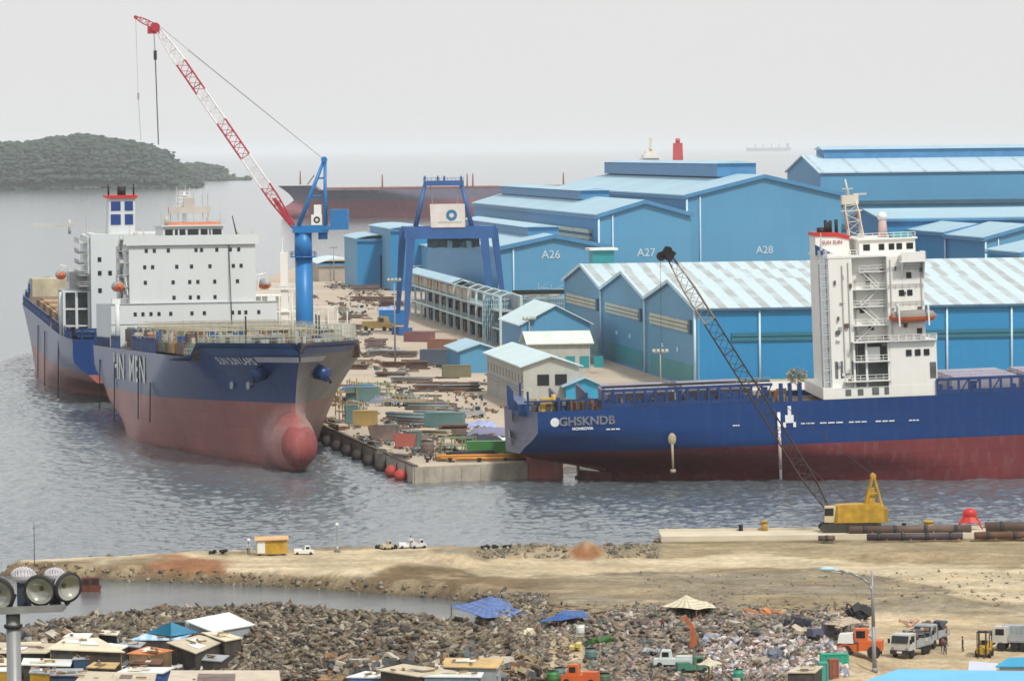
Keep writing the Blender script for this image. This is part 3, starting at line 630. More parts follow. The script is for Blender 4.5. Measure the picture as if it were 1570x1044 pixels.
def radar_mast(parent,x,y,z,h,m=WHITE2):
    mb=MB(); mb.tube((x,y,z),(x,y,z+h),.55,.25,n=8); 
    for k,wd in((.45,5.0),(.7,3.6),(.88,2.2)): mb.box(x-.5,x+.5,y-wd/2,y+wd/2,z+h*k,z+h*k+.18); rail(mb,[(x+.5,y-wd/2,z+h*k+.18),(x+.5,y+wd/2,z+h*k+.18)],.8,1.2,.04,1)
    mb.box(x-.2,x+.2,y-1.8,y+1.8,z+h*.55,z+h*.55+.35); mb.box(x-.2,x+.2,y-1.2,y+1.2,z+h*.8,z+h*.8+.3)
    for dy in(-1.6,-.7,1.3): mb.tube((x,y+dy,z+h*.7),(x,y+dy,z+h*.95+abs(dy)),.05,n=3)
    return mb.build('radar_mast',m,parent)
def stairs(mb,x0,x1,y,z0,z1,w=.8):
    mb.prism([(x0,y-w/2,z0),(x1,y-w/2,z1),(x1,y-w/2,z1+.25),(x0,y-w/2,z0+.25)],(0,w,0))
    for dy in(-w/2,w/2): mb.tube((x0,y+dy,z0+1.1),(x1,y+dy,z1+1.1),.05,n=3)

# --- ship with its bow towards the camera
aA=R_(11.8); ax=Vector((math.sin(aA),-math.cos(aA),0)); W0=G(455,722,0); L1=199.0
root=W0-ax*(L1-9); TR1=math.atan(5.5/190)
S1=thing('container_ship','container ship showing its round red bulbous bow and broad white deckhouse front','ship',(root.x,root.y,-6.0),math.atan2(ax.y,ax.x),'container ships under construction',pitch=-TR1)
H1=Hull(L1,38,22,13.2,10.5,fc=2.6,fcx=.835)
H1.build(S1,[REDH2,GREYH,NAVYH,mat('dusty_red_primer',(.27,.14,.12),.5,var=.25,scale=.08,dirt=.7,dirtcol=(.30,.25,.21),stretch=5),mat('dusty_grey_primer',(.17,.16,.16),.45,var=.3,scale=.07,dirt=.7,dirtcol=(.34,.30,.26),stretch=5)],DECK,portoff=3)
NAVYBOW=mat('navy_bow_band',(.012,.07,.23),.4,var=.2,scale=.2,dirt=.3,dirtcol=(.05,.10,.2))
for sg in(-1,1):
    H1.strip(169.5,196.6,22.4,24.45,sg,.09,n=20).build('bow_bulwark_band',NAVYBOW,S1)
    H1.strip(184,196.2,20.9,21.9,sg,.16,n=14).build('bow_stripe',mat('stripe_grey',(.42,.42,.46),.6),S1)
for sg in(-1,1):
    x=183.5; y=H1.y(x,19.2); mb=MB(); mb.tube((x,sg*(y-1.2),19.0),(x+1.3,sg*(y+.9),18.1),1.5,1.25,n=14); mb.build('anchor_bolster',NAVYH,S1)
    a_=MB(); a_.tube((x+1.3,sg*(y+.9),18.1),(x+1.5,sg*(y+1.1),17.0),.22,n=6); a_.obox((x+1.5,sg*(y+1.2),16.9),2.0,.3,.5,0); a_.build('anchor',DARK,S1)
for x in(170,176): 
    y=H1.y(x,16); m_=MB(); m_.tube((x,-(y-.1),16.4),(x+.05,-(y+.12),16.4),.85,n=14); m_.build('thruster_mark',mat('mark_grey',(.35,.37,.42),.6),S1)
# pale worn lettering on the flank and the name at the bow
LETP=mat('worn_white_lettering',(.74,.76,.77),.6,dirt=.3,dirtcol=(.40,.42,.45)); LETW=mat('white_lettering',(.72,.74,.76),.5)
OFFT=.2
def hull_text(H,S,txt,xc,zc,size,sg,matl,width=1.0,bold=.0):
    y=H.y(xc,zc); y2=H.y(xc+2,zc); ang=math.atan2((y2-y)*sg,2.0)
    cu=bpy.data.curves.new('hull_lettering','FONT'); cu.body=txt; cu.size=size; cu.align_x='CENTER'; cu.align_y='CENTER'; cu.offset=bold
    t=bpy.data.objects.new('tmp',cu); COL.objects.link(t); dg=bpy.context.evaluated_depsgraph_get(); me=bpy.data.meshes.new_from_object(t.evaluated_get(dg)); bpy.data.objects.remove(t)
    for v in me.vertices:
        X=xc+ (v.co.x*width if sg<0 else -v.co.x*width); Z=zc+v.co.y; zz=H.zr+(Z-H.zr)*(H.D-H.zr)/(H.D+H.rise(X)-H.zr) if Z>H.zr else Z
        v.co=(X,sg*(H.y(X,zz)+OFFT),Z)
    me.materials.clear(); me.materials.append(matl); o=bpy.data.objects.new('hull_lettering',me); COL.objects.link(o); o.parent=S; return o
hull_text(H1,S1,'HN  MEN',86,17.9,7.8,-1,LETP,1.8,.10)
OFFT=.25
hull_text(H1,S1,'SUN SUN LAPIS',177.5,21.0,1.9,-1,LETW,.95,.02)
for x,z0,z1 in((60,6,19),(104,8,21),(124,8,16),(30,8,19)):
    y=H1.y(x,16); mb=MB(); mb.tube((x,-(y+.5),z0),(x,-(y+.25),z1),.13,n=4); mb.build('fender_rope',DARK,S1)
tipx=H1.x1(5.6); bc=MB(); bc.sph((tipx-3.7,0,5.4),1,4.0,3.4,4.15,24,16); bc.build('bulb_nose',mat('bulb_deep_red',(.26,.06,.06),.65,var=.25,scale=.3,dirt=.5,dirtcol=(.35,.2,.17)),S1)
# deck of ship 1
hatches(S1,54,166,14,38,22,2.0,(DECK,mat('primer_green',(.22,.26,.19),.7,var=.3,scale=.3,dirt=.4),mat('ochre_primer',(.42,.27,.10),.7,var=.4,scale=.3,dirt=.4)))
sidefence(S1,H1,50,66,-1,2.6,NAVY,1.5); sidefence(S1,H1,88,128,-1,3.0,NAVY,1.1,.3); sidefence(S1,H1,20,44,-1,2.0,NAVY,2.0); sidefence(S1,H1,50,150,1,2.4,NAVY,1.5,.3)
lashing(S1,[68,82,96,110,124,138],-15,15,24,2.6,mat('lash_primer',(.36,.33,.24),.7,var=.4,scale=.5,dirt=.5))
clut=MB(); 
for i in range(420):
    x=random.uniform(50,190); hw=max(.5,H1.y(x,22)-3); y=random.uniform(-hw,hw); z=(24 if x<166 else 23.2); clut.obox((x,y,z+.7),random.uniform(.4,2.4),random.uniform(.3,1.8),random.uniform(.5,3.6),random.uniform(0,3))
tagp(clut.build('deck_gear',mat('deck_gear_mixed',(.8,.8,.8),.7,var=.3,scale=.4,island=[(.5,.42,.25),(.30,.32,.25),(.12,.10,.09),(.55,.50,.40),(.35,.13,.06),(.06,.12,.3),(.45,.46,.42)]),S1),kind='stuff')
fr=MB(); rail(fr,[(x,y*.95,z-.3) for x,y,z in H1.top if 160<x<198],3.4,1.1,.07,4); rail(fr,[(x,-y*.95,z-.3) for x,y,z in H1.top if 160<x<198],1.6,1.3,.07,2); rail(fr,[(166,-15,24),(166,15,24)],3.6,1.1,.08,4)
fr.build('bow_railing',mat('rail_green_white',(.42,.46,.40),.6),S1)
wl=MB(); wl.box(172,173,-12,12,23.5,25.6); wl.box(178,182,-3,3,23.5,25.2); wl.tube((186,5,23.5),(186,5,25.2),.9,n=8); wl.tube((186,-5,23.5),(186,-5,25.2),.9,n=8); wl.build('windlass',mat('winch_grey_green',(.30,.33,.28),.6,dirt=.4),S1)
fm=MB(); fm.tube((188,0,23.5),(188,0,34),.35,.2,n=8); fm.build('foremast',mat('mast_pale',(.6,.58,.5),.5),S1)
for px_y in((168,-6),(176,7),(160,9),(182,-8)):
    fm=MB(); fm.tube((px_y[0],px_y[1],23),(px_y[0],px_y[1],29.5),.16,n=5); fm.build('deck_post',DARK,S1)
# deckhouse of ship 1 (front towards the camera)
hs=MB(); hs.box(18,48,-18.4,18.4,22,31.4); hs.box(22,47.4,-14.2,13.8,31.4,44.2); hs.box(20,22,-9,9,31.4,42)
hs.box(30,47.9,-14.6,14.2,44.2,44.5)
hs.build('deckhouse',WHITEC,S1)
br=MB(); br.box(34,47.2,-6.6,6.8,44.5,48.2); br.box(33.4,47.8,-7.0,7.2,48.2,48.5); br.build('bridge',WHITEC,S1)
for a,b in((-6.1,-4.4),(-3.9,-3.3),(-2.9,-1.6),(-1.1,1.3),(1.8,3.3),(3.7,4.0),(4.4,6.4)): g=MB(); g.box(47.15,47.3,a,b,46.1,47.6); g.build('bridge_window',GLASS,S1)
orr=MB(); 
for a,b in((-14.5,-8.2),(7.6,14)): orr.box(46.6,47.2,a,b,45.2,45.9)
orr.box(47.3,47.6,-5.5,6,48.5,49.2); orr.build('orange_rail_cover',mat('coral_orange',(.75,.25,.13),.6,dirt=.2,dirtcol=(.8,.6,.4)),S1)
rr=MB(); rail(rr,[(47.3,-14.4,44.5),(47.3,-7,44.5)],1.2,1.2,.05); rail(rr,[(47.3,7,44.5),(47.3,14,44.5)],1.2,1.2,.05); rail(rr,[(47.6,-7,48.5),(47.6,7,48.5)],1.1,1.2,.05); rail(rr,[(47.7,-18.2,31.4),(47.7,-14.5,31.4)],1.1,1.2); rail(rr,[(47.7,14.5,31.4),(47.7,18.2,31.4)],1.1,1.2)
for k in range(5): z=32.5+k*2.6; rr.box(42,47,-16.2,-14.2,z,z+.15); rail(rr,[(47,-16.2,z+.15),(42,-16.2,z+.15)],1.0,1.3,.05,2); stairs(rr,46.5 if k%2 else 42.5,42.5 if k%2 else 46.5,-15.6,z,z+2.6)
rr.build('railing',mat('rail_grey',(.45,.45,.43),.6),S1)
dl=MB()
dl.box(48,48.14,-18.5,18.5,26.9,27.05); dl.box(47.9,48.2,-18.5,18.5,31.3,31.5); dl.build('deck_edge_line',mat('line_grey',(.40,.42,.42),.6),S1)
for (x,y,z,h,r) in((42,-12,44.5,2.6,.5),(40,11.5,44.5,2.4,.6),(36,-9.5,44.5,3.4,.16),(46,-13.8,44.5,4.2,.08),(46,13.2,44.5,4.6,.08),(38,-4.6,48.5,2.2,.5),(38,4.8,48.5,1.8,.45),(44,-6.5,48.5,5.0,.07),(44,6.6,48.5,4.0,.07)): m_=MB(); m_.tube((x,y,z),(x,y,z+h),r,n=8); m_.build('ventilator' if r>.3 else 'aerial',mat('platform_mixed',(.46,.43,.38),.6),S1)
for y in(-17.2,17.2): m_=MB(); m_.box(46,47.8,y-.9,y+.9,31.5,32.6); m_.build('liferaft_canister',WHITE2,S1)
def pxy(px): return (px-290.5)/6.93
W_=[]
for z,l in((43.0,(218.7,231,252.5,295,303.5,327,347.8,360.7)),(39.4,(216,228,265,287.7,316,352,364)),(36.0,(216.5,259,284.5,297,323,358)),(32.6,(260,285,297.5,323))):
    W_+=[(47.42,pxy(p),z) for p in l]
W_+=[(48.02,pxy(p),29.1) for p in(199.6,211.5,223.7,236,254,286.5,305.6,349,359.5,369.5,389.4)]
windows(S1,W_,0,.95)
mtx=lambda y,z,x=47.45: facing((x,y,z),0)
text('SAFETY FIRST',1.7,mat('sign_green',(.10,.22,.18),.6),S1,mtx(-5.4,45.2,47.95),bold=.02); text('NO SMOKING',1.7,mat('sign_red',(.6,.12,.12),.6),S1,mtx(8.0,45.2,47.95),bold=.02)
sgn=MB(); sgn.box(47.9,48.08,-14.9,14.6,44.15,46.3); sgn.build('sign_board',WHITEC,S1)
sgn=MB(); sgn.box(48,48.1,-5.6,-2.8,23.4,24.6); sgn.build('red_notice',mat('notice_red',(.5,.08,.06),.6),S1)
cb=MB(); cb.tube((48.2,8.1,31.5),(47.6,7.9,44),.11,n=4); cb.tube((48.3,8.3,22),(48.2,8.1,31.5),.11,n=4); cb.build('hanging_cable',DARK,S1)
radar_mast(S1,40,-.8,48.5,7.5)
mk=MB(); mk.box(41,43,-4.6,4.6,51.2,52.6); mk.box(41.5,42.5,-1.2,1.2,52.6,54.6); 
for y in(-4.2,-2.5,3,4.2): mk.tube((42,y,48.5),(42,y,55.5),.09,n=4)
mk.tube((36,0,48.5),(36,0,57.5),.1,n=4); mk.tube((36,1.8,48.5),(36,1.8,56),.08,n=4)
mk.build('radar_platform',mat('platform_mixed',(.46,.43,.38),.6,var=.3,scale=1,dirt=.4,dirtcol=(.35,.15,.1)),S1)
jb=MB(); jb.tube((44,10.6,44.5),(44,9.3,50.5),.22,.12,n=6); jb.build('signal_derrick',DARK,S1)
lifeboat(S1,(44,-16.4,35.2),math.pi,8.5,GSHEET); lifeboat(S1,(44,16.2,35.2),0,8.5,GSHEET)
fn=MB(); fn.box(8,17,-5,5,22,45); fn.build('funnel',WHITEC,S1)
pp=MB(); pp.tube((53,-17.6,22),(53,-17.6,31.5),.55,n=8); pp.box(52.6,53.4,-18,-16,30.6,31); pp.build('provision_crane_post',WHITEC,S1)

# --- ship lying astern of it, its stern towards the camera
rz2=math.atan2(qd.y,qd.x)-R_(1.0)
c2=G(118,524,15); rr_=Vector((qd.y,-qd.x,0)); r2=Vector((c2.x,c2.y,0))+rr_*14.3
S2=thing('container_ship','container ship lying astern, with a white funnel bearing four navy panels','ship',(r2.x,r2.y,-6.4),rz2,'container ships under construction',pitch=-R_(.55))
H2=Hull(252,34,22,13.4,10.8,fc=2.6,fcx=.84)
H2.build(S2,[REDH2,GREYH,NAVYH],DECK)
hs=MB(); hs.box(30,40,-16,14,22,37); hs.box(13,31,-15.5,9.8,22,46.6); hs.box(14,40,-15,10.5,37,46); hs.build('deckhouse',WHITEC,S2)
# funnel on the port quarter
fu=MB(); fu.prism([(15,5.5,46.6),(15,12,46.6),(15,11.6,55.2),(15,5.3,55.2)],(9,0,0)); fu.build('funnel',WHITEC,S2)
for y0,y1,z0,z1 in((8.9,11.2,52.2,54.4),(5.9,7.9,52.2,54.4),(8.9,11.3,48.8,51.3),(5.9,7.9,48.8,51.3)): fp=MB(); fp.box(14.85,14.98,y0,y1,z0,z1); fp.build('navy_funnel_panel',mat('navy_panel',(.015,.05,.22),.4),S2)
fp=MB(); fp.box(14.4,24.4,4.8,12.4,55.2,55.9); fp.build('red_funnel_band',RED,S2)
fp=MB(); fp.tube((18,8.4,55.9),(18,8.4,58),1.05,n=10); fp.tube((16,11.7,55.9),(16,11.7,58.6),.22,n=6); fp.tube((16,5.6,55.9),(16,5.6,58.6),.22,n=6); fp.tube((16,11,57.8),(16,13.4,57.8),.09,n=4); fp.build('exhaust_pipe',BLACK,S2)
for o in bpy.data.objects:
    if o.parent==S2 and o.name.split('.')[0] in('funnel','navy_funnel_panel','red_funnel_band','exhaust_pipe'): o.location.y-=6.6
windows(S2,[(12.95,9.2-1.5,z) for z in(40.5,37.2,33)]+[(12.95,5.2,37.2),(12.95,-1,40.5)],0,1.2)
fm=MB()
for z in(24.5,28.6,32.8): fm.box(16,34,9.8,16.4,z-.3,z)
for x in(16.2,25,33.5):
    for y in(10.2,13.2,16.2): fm.box(x-.3,x+.3,y-.3,y+.3,22,32.8)
fm.build('side_gallery',WHITEC,S2)
for (za,zb_) in((22,24.2),(24.6,28.2),(28.7,32.4)): dk=MB(); dk.box(20,33,9.9,15.6,za,zb_); dk.build('gallery_recess',mat('recess_grey',(.12,.13,.13),.7,var=.4,scale=.5),S2)
for (y,z) in((4.4,28.6),(7.4,28.6)):
    a_=MB(); a_.box(12.9,13,y-1.1,y+1.1,z-1.2,z+1.2); a_.build('deck_opening',GLASS,S2)
st=MB()
for k in range(5): z=34+k*2.6; st.box(14,30,9.8,12.6,z,z+.15); rail(st,[(14,12.6,z+.15),(30,12.6,z+.15)],1.0,2,.06,2); rail(st,[(14,9.8,z+.15),(14,12.6,z+.15)],1.0,1.4,.06,2)
st.build('stair_gallery',mat('rail_grey',(.45,.45,.43),.6),S2)
cr_=MB(); cr_.tube((18,14.5,46.6),(18,14.5,50),.35,n=8); cr_.obox((18,18.5,48.8),.7,10,.8); cr_.tube((16,10.5,46.6),(16,10.5,54.5),.12,n=4); rail(cr_,[(14.5,12,46.6),(14.5,5,46.6)],1.1,1.5)
cr_.build('store_crane',mat('crane_pale_grey',(.5,.5,.48),.5),S2)
lifeboat(S2,(24,16.4,36.5),0,8,GSHEET)
pp=MB(); pp.tube((20,16.6,22),(20,16.6,32.5),.6,n=8); pp.build('crane_post',WHITEC,S2)
for (a_,b_,h_) in((46,60,27.5),(62,76,27),(192,204,29)): bk=MB(); bk.box(a_,b_,-14,14,24,h_); bk.build('hold_block',mat('block_beige',(.42,.38,.27),.7,var=.3,scale=.2,dirt=.5),S2)
hatches(S2,80,186,14,34,22,2.2,(DECK,mat('ochre_primer',(.42,.27,.10),.7)))
sidefence(S2,H2,4,60,1,2.4,NAVY,1.6,.4); sidefence(S2,H2,70,200,1,2.4,NAVY,2.2,.4); sidefence(S2,H2,205,238,1,3.2,NAVY,1.4,.5)
sb=MB(); 
for y in range(-14,15,3): sb.box(.4,.9,y-.2,y+.2,21,24.4)
sb.box(.3,1.0,-14.5,14.5,24.0,24.5); sb.box(1,12,-14,14,22.4,23.6); sb.build('mooring_deck_frame',NAVY,S2)
for x,z0,z1 in((30,6,20),(80,6,20),(110,6,20)):
    y=H2.y(x,16); mb=MB(); mb.tube((x,(y+.5),z0),(x,(y+.25),z1),.14,n=4); mb.build('fender_rope',DARK,S2)

# --- ship on the right, broadside
hd=R_(2.6); P0=Vector((-1.0,768.5,0))
S3=thing('container_ship','dark blue container ship lying broadside on the right, red rudder showing','ship',(P0.x,P0.y,-8.0),hd,'container ships under construction',pitch=-R_(1.6))
H3=Hull(236,32,21,13.3,12.9,fc=3,fcx=.86,tcurve=5.4,sternw=.985,keelx=.078)
H3.build(S3,[REDH,NAVYH,GREYT],DECK)
rd=MB(); prf=[(3.6,.0),(4.6,.38),(7,.5),(10.3,.12),(10.3,-.12),(7,-.5),(4.6,-.38)]
rd.prism([(x,y,3) for x,y in prf],(0,0,9.6)); rd.build('rudder',mat('rudder_red',(.30,.085,.07),.5,var=.2,scale=.3,dirt=.4,dirtcol=(.33,.2,.17)),S3)
rh=MB(); rh.prism([(7.5,-.8,11),(18,-1.4,9),(18,1.4,9),(7.5,.8,11)],(0,0,3.2)); rh.prism([(13,-.7,6.8),(19,-1.4,6.0),(19,1.4,6.0),(13,.7,6.8)],(0,0,2.4)); rh.build('skeg',REDH,S3)
pr_=MB(); pr_.tube((12.4,0,7.4),(14,0,7.4),.7,n=10)
for k in range(5):
    a=k*2*math.pi/5; pr_.obox((13,math.cos(a)*1.9,7.4+math.sin(a)*1.9),.35,1.3,3.2,0,rx=a-math.pi/2)
pr_.build('propeller',mat('bronze',(.25,.17,.07),.35,metal=.6),S3)
# deckhouse (starboard side towards the camera)
_before=set(bpy.data.objects.keys())
Y=-15.4
hs=MB(); hs.box(56.4,60.6,Y+1.2,14,21,49.0); hs.box(60.6,66.8,Y+3.4,14,21,48.6); hs.box(66.8,73.4,Y+.6,14,21,48.4)
hs.box(54.6,75.6,Y+.2,14,21,23.2)
hs.box(66.8,75.2,Y+.25,14,23.2,31.8)
hs.box(56.2,73.6,Y+1.1,14,48.4,48.8); hs.build('deckhouse',WHITE,S3)
br=MB(); br.box(62.5,72.6,-11,11,48.8,51.6); br.box(62.2,73,-11.4,11.4,51.6,51.9); br.build('bridge',WHITE,S3)
wg=MB(); wg.box(69,73.6,Y-1.6,Y+4.5,47.2,47.5); wg.box(69,73.6,Y-1.6,Y-1.4,47.5,49.2); wg.box(73.4,73.6,Y-1.6,Y+4.5,47.5,49.2); wg.box(69,69.2,Y-1.6,Y+2,47.5,48.6); wg.prism([(69.3,Y-1.4,47.2),(69.3,Y+.6,47.2),(69.3,Y+.6,43.8)],(.25,0,0)); wg.prism([(73.2,Y-1.4,47.2),(73.2,Y+.6,47.2),(73.2,Y+.6,43.8)],(.25,0,0)); wg.build('bridge_wing',WHITE,S3)
for a,b in((66,67),(67.8,68.8),(69.2,70.2),(71,72.2),(63.2,64.4)): g=MB(); g.box(a,b,-11.1,-10.95,49.6,50.8); g.build('bridge_window',GLASS,S3)
windows(S3,[(70.7,Y+.57,44.6),(69.3,Y+.57,41.2),(70.8,Y+.57,41.2),(72.3,Y+.57,33.6),(62.5,Y+3.35,38),(64,Y+3.35,34.6)],R_(90),1.3)
for x in(70.2,71.8,73.4):
    a_=MB(); a_.box(x-.5,x+.5,Y+.1,Y+.24,28.9,30.1); a_.build('square_window',GLASS,S3)
lifeboat(S3,(71.0,Y-.6,36.6),0,8.8,mat('boat_cover_grey',(.25,.24,.22),.8))
pl=MB()
for z,x0,x1,yo in((45.4,62,66.8,2.6),(42.0,59.5,66.8,2.2),(38.6,60.6,66.8,2.6),(35.0,60.6,73.6,1.4),(31.8,60.2,75.2,.3),(28.0,60.2,66.8,.3),(24.2,58.5,66.8,.3)):
    pl.box(x0,x1,Y+yo-.9,Y+3.4,z,z+.2); rail(pl,[(x0,Y+yo-.9,z+.2),(x1,Y+yo-.9,z+.2)],1.1,1.3,.06,2)
for x in(60.4,62.6,66.6): pl.box(x-.18,x+.18,Y+.3,Y+.66,23.2,31.8)
rail(pl,[(67,Y+.3,31.8),(75.2,Y+.3,31.8)],1.0,1.2,.06); rail(pl,[(56,-11.4,48.8),(62,-11.4,48.8)],1.0,1.2,.06); rail(pl,[(62.4,-11.2,51.9),(72.6,-11.2,51.9)],1.0,1.2,.06)
for a in((61,64.5,31.8,35),(65.5,62,35,38.6),(62,65.5,38.6,42),(65.5,62.5,42,45.4),(56,59.5,45.8,48.8)): stairs(pl,a[0],a[1],Y+2.4,a[2],a[3])
pl.build('side_platform',WHITE2,S3)
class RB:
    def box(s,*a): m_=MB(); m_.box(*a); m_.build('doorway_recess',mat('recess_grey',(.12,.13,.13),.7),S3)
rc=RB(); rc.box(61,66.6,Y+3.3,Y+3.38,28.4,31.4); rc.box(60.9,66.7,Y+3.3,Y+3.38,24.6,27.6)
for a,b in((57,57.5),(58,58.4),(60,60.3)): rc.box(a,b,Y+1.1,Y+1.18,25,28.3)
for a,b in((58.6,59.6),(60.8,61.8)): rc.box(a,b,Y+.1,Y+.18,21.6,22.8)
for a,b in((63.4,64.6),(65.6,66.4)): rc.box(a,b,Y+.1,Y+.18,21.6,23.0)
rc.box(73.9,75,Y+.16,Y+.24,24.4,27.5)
for k in range(34):
    xx=random.choice([random.uniform(57,60.2),random.uniform(61,66.4),random.uniform(67.2,73)]); yy=Y+(1.15 if xx<60.6 else 3.35 if xx<66.8 else .55); zz=random.uniform(32.5,47.6) if xx>66.8 else random.uniform(23.5,47.5)
    m_=MB(); w_=random.uniform(.2,.9); m_.box(xx,xx+w_,yy-random.uniform(.15,.5),yy-.01,zz,zz+random.uniform(.2,.9)); m_.build('wall_locker',random.choice([WHITE2,GSHEET,MATS['rail_grey'],MATS['recess_grey'],RUST]),S3)
for xx,z0,z1 in((58.8,23.5,47),(59.9,30,47.5),(61.3,24,44),(66.2,33,48),(67.4,33,47.8),(72.9,38,46.8)): yy=Y+(1.05 if xx<60.6 else 3.2 if xx<66.8 else .45); m_=MB(); m_.tube((xx,yy,z0),(xx,yy,z1),.11,n=5); m_.build('wall_pipe',random.choice([WHITE2,MATS['rail_grey']]),S3)
for z_ in(31.8,38.6,42.0,45.4): m_=MB(); rail(m_,[(67.0,Y+.45,z_),(73.2,Y+.45,z_)],.9,1.2,.05,2); m_.build('wall_handrail',MATS['rail_grey'],S3)
bx=MB(); bx.box(62.6,65.2,Y+1.6,Y+3.3,28.3,30.8); bx.build('side_locker',WHITE2,S3)
stt=MB()
for k in range(12): z=22+k*2.3; stt.box(54.9,56.3,Y+1.4,Y+3.6,z,z+.14); rail(stt,[(54.9,Y+1.4,z+.14),(56.3,Y+1.4,z+.14)],1.0,1.2,.06,2)
for x in(54.95,56.2): 
    for y in(Y+1.4,Y+3.6): stt.tube((x,y,21),(x,y,50),.11,n=4)
stt.tube((55.4,Y+2.5,50),(55.4,Y+2.5,53.5),.3,.05,n=5); stt.build('scaffold_stair_tower',mat('pale_steel_stair',(.5,.55,.58),.6),S3)
fu=MB(); fu.prism([(55.2,-6,48.8),(61.5,-6,48.8),(61.2,-6,51.8),(59,-6,52.4),(55.2,-6,52.7)],(0,9,0)); fu.build('funnel',WHITE,S3)
fb=MB(); fb.prism([(55.0,-6.2,52.7),(59,-6.2,52.4),(61.3,-6.2,51.8),(61.5,-6.2,52.5),(59.4,-6.2,53.2),(55.0,-6.2,53.4)],(0,9.4,0)); fb.build('red_funnel_top',RED,S3)
fb=MB(); fb.prism([(55.1,-6.15,48.9),(58.6,-6.15,48.9),(55.1,-6.15,51)],(0,.1,0)); fb.build('navy_wave_mark',NAVY,S3)
text('SUN SUN',.9,mat('sign_dark_red',(.3,.06,.08),.6),S3,facing((58.2,-6.2,51.3),-math.pi/2),bold=.01)
ex=MB()
for x,r,h in((56.6,.75,1.6),(57.5,.3,3.4),(58.4,.3,3.2),(59.5,.32,3.4),(57.9,.3,2.8)): ex.tube((x,-3.5+x*.2-11,52.8),(x,-3.5+x*.2-11,53.0+h*.8),r,n=8)
ex.build('exhaust_pipe',BLACK,S3)
ms=MB(); lattice(ms,(63.2,-1,51.9),(62.2,-1,60),2.4,5,.16,upv=(0,1,0),w0=2.6,w1=1.6,taper=.3); ms.box(60.8,63.8,-2,0,58.6,60.4); ms.tube((62.2,-1,60),(61.6,-1,63.6),.3,.15,n=6); ms.box(60.6,64.4,-2.2,.2,57.2,57.4); ms.box(63,65.4,-1.2,-.8,60.4,60.7); ms.box(61,63,-1.2,-.8,61.6,61.8); ms.box(63.9,64.1,-2,0,51.9,57.2)
ms.build('radar_mast',mat('mast_cream',(.62,.58,.50),.5,dirt=.2),S3)
dm=MB(); dm.tube((67.6,-5,51.9),(67.6,-5,55.3),.9,.7,n=8); dm.build('dome_pedestal',mat('pinkish_primer',(.55,.40,.38),.6),S3)
dm=MB(); dm.sph((67.6,-5,56),.95); dm.build('satellite_dome',WHITE2,S3)
tp=MB(); tp.box(68.5,72.2,-10,-6,51.9,52.9); tp.build('teal_bridge_cover',mat('teal_cover',(.05,.27,.35),.6),S3)
for o in list(bpy.data.objects):
    if o.name not in _before and o.parent==S3:
        o.location=(o.location.x+1.9,o.location.y,21+(o.location.z-21)*.915); o.scale=(o.scale.x,o.scale.y,o.scale.z*.915)
# dark lashing gear along the sheer line
for (x0,x1,h) in((17,47,3.4),(77,232,3.0)):
    xs=x0
    mb=MB()
    while xs<x1:
        y=-(H3.y(xs,21)-.5); mb.box(xs-.2,xs+.2,y-.2,y+.2,20,21+h); 
        mb.box(xs,xs+1.9,y-.15,y+.1,21+h-.5,21+h); mb.box(xs,xs+1.9,y-.15,y+.1,21.0,21.9)
        if random.random()<.75: mb.box(xs+.3,xs+.3+random.uniform(.5,1.3),y+.2,y+1.2,21.4,21.4+random.uniform(.8,h-.9))
        if random.random()<.4: mb.tube((xs,y-.1,21),(xs+1.7,y-.1,21+h-.4),.12,n=4)
        xs+=1.9
    mb.build('lashing_frame',NAVY,S3)
    wt=MB(); rail(wt,[(x0,-14.9,21+h),(min(x1,190),-15.4,21+h)],1.0,2.0,.05); wt.build('walkway_railing',mat('grey_violet_rail',(.35,.33,.42),.6),S3)
tk=MB(); tk.box(17,47,-15.3,-13.5,24.6,25); tk.build('walkway_top',DARK,S3)
hatches(S3,80,208,14,32,21,2.6,(mat('hatch_grey_violet',(.30,.29,.36),.6,var=.2),))
hatches(S3,18,46,14,32,21,2.4,(mat('hatch_grey_violet',(.30,.29,.36),.6,var=.2),))
st=MB(); st.box(2,4,-13,13,20.2,22.3); 
for y in(-14.6,-9,-3,3,9,14.6): st.box(3.5 if abs(y)>12 else 1.0,3.9 if abs(y)>12 else 1.4,y-.25,y+.25,20,24.6)
st.box(9,9.4,-15,15,20,23.4); st.box(14,14.4,-15,15,20,24); st.box(3,16,-14.9,-14.5,22.6,22.9); st.build('stern_frame',NAVY,S3)
st=MB(); st.box(6,8,-14,-11,20,23.2); st.tube((8.5,-12,20),(8.5,-12,23.8),.5,n=6); st.build('yellow_stern_gear',YELO,S3)
st=MB(); 
for i in range(90): st.obox((random.uniform(4,50),random.uniform(-14.6,-6),21.2),random.uniform(.4,1.8),random.uniform(.3,1.2),random.uniform(.6,3.4),random.uniform(0,3))
tagp(st.build('stern_deck_gear',MATS['deck_gear_mixed'],S3),kind='stuff')
for x in(50.6,52.4,49): m_=MB(); m_.box(x-.35,x+.35,-14.6,-14,20,24.2); m_.build('deck_post',NAVY,S3)
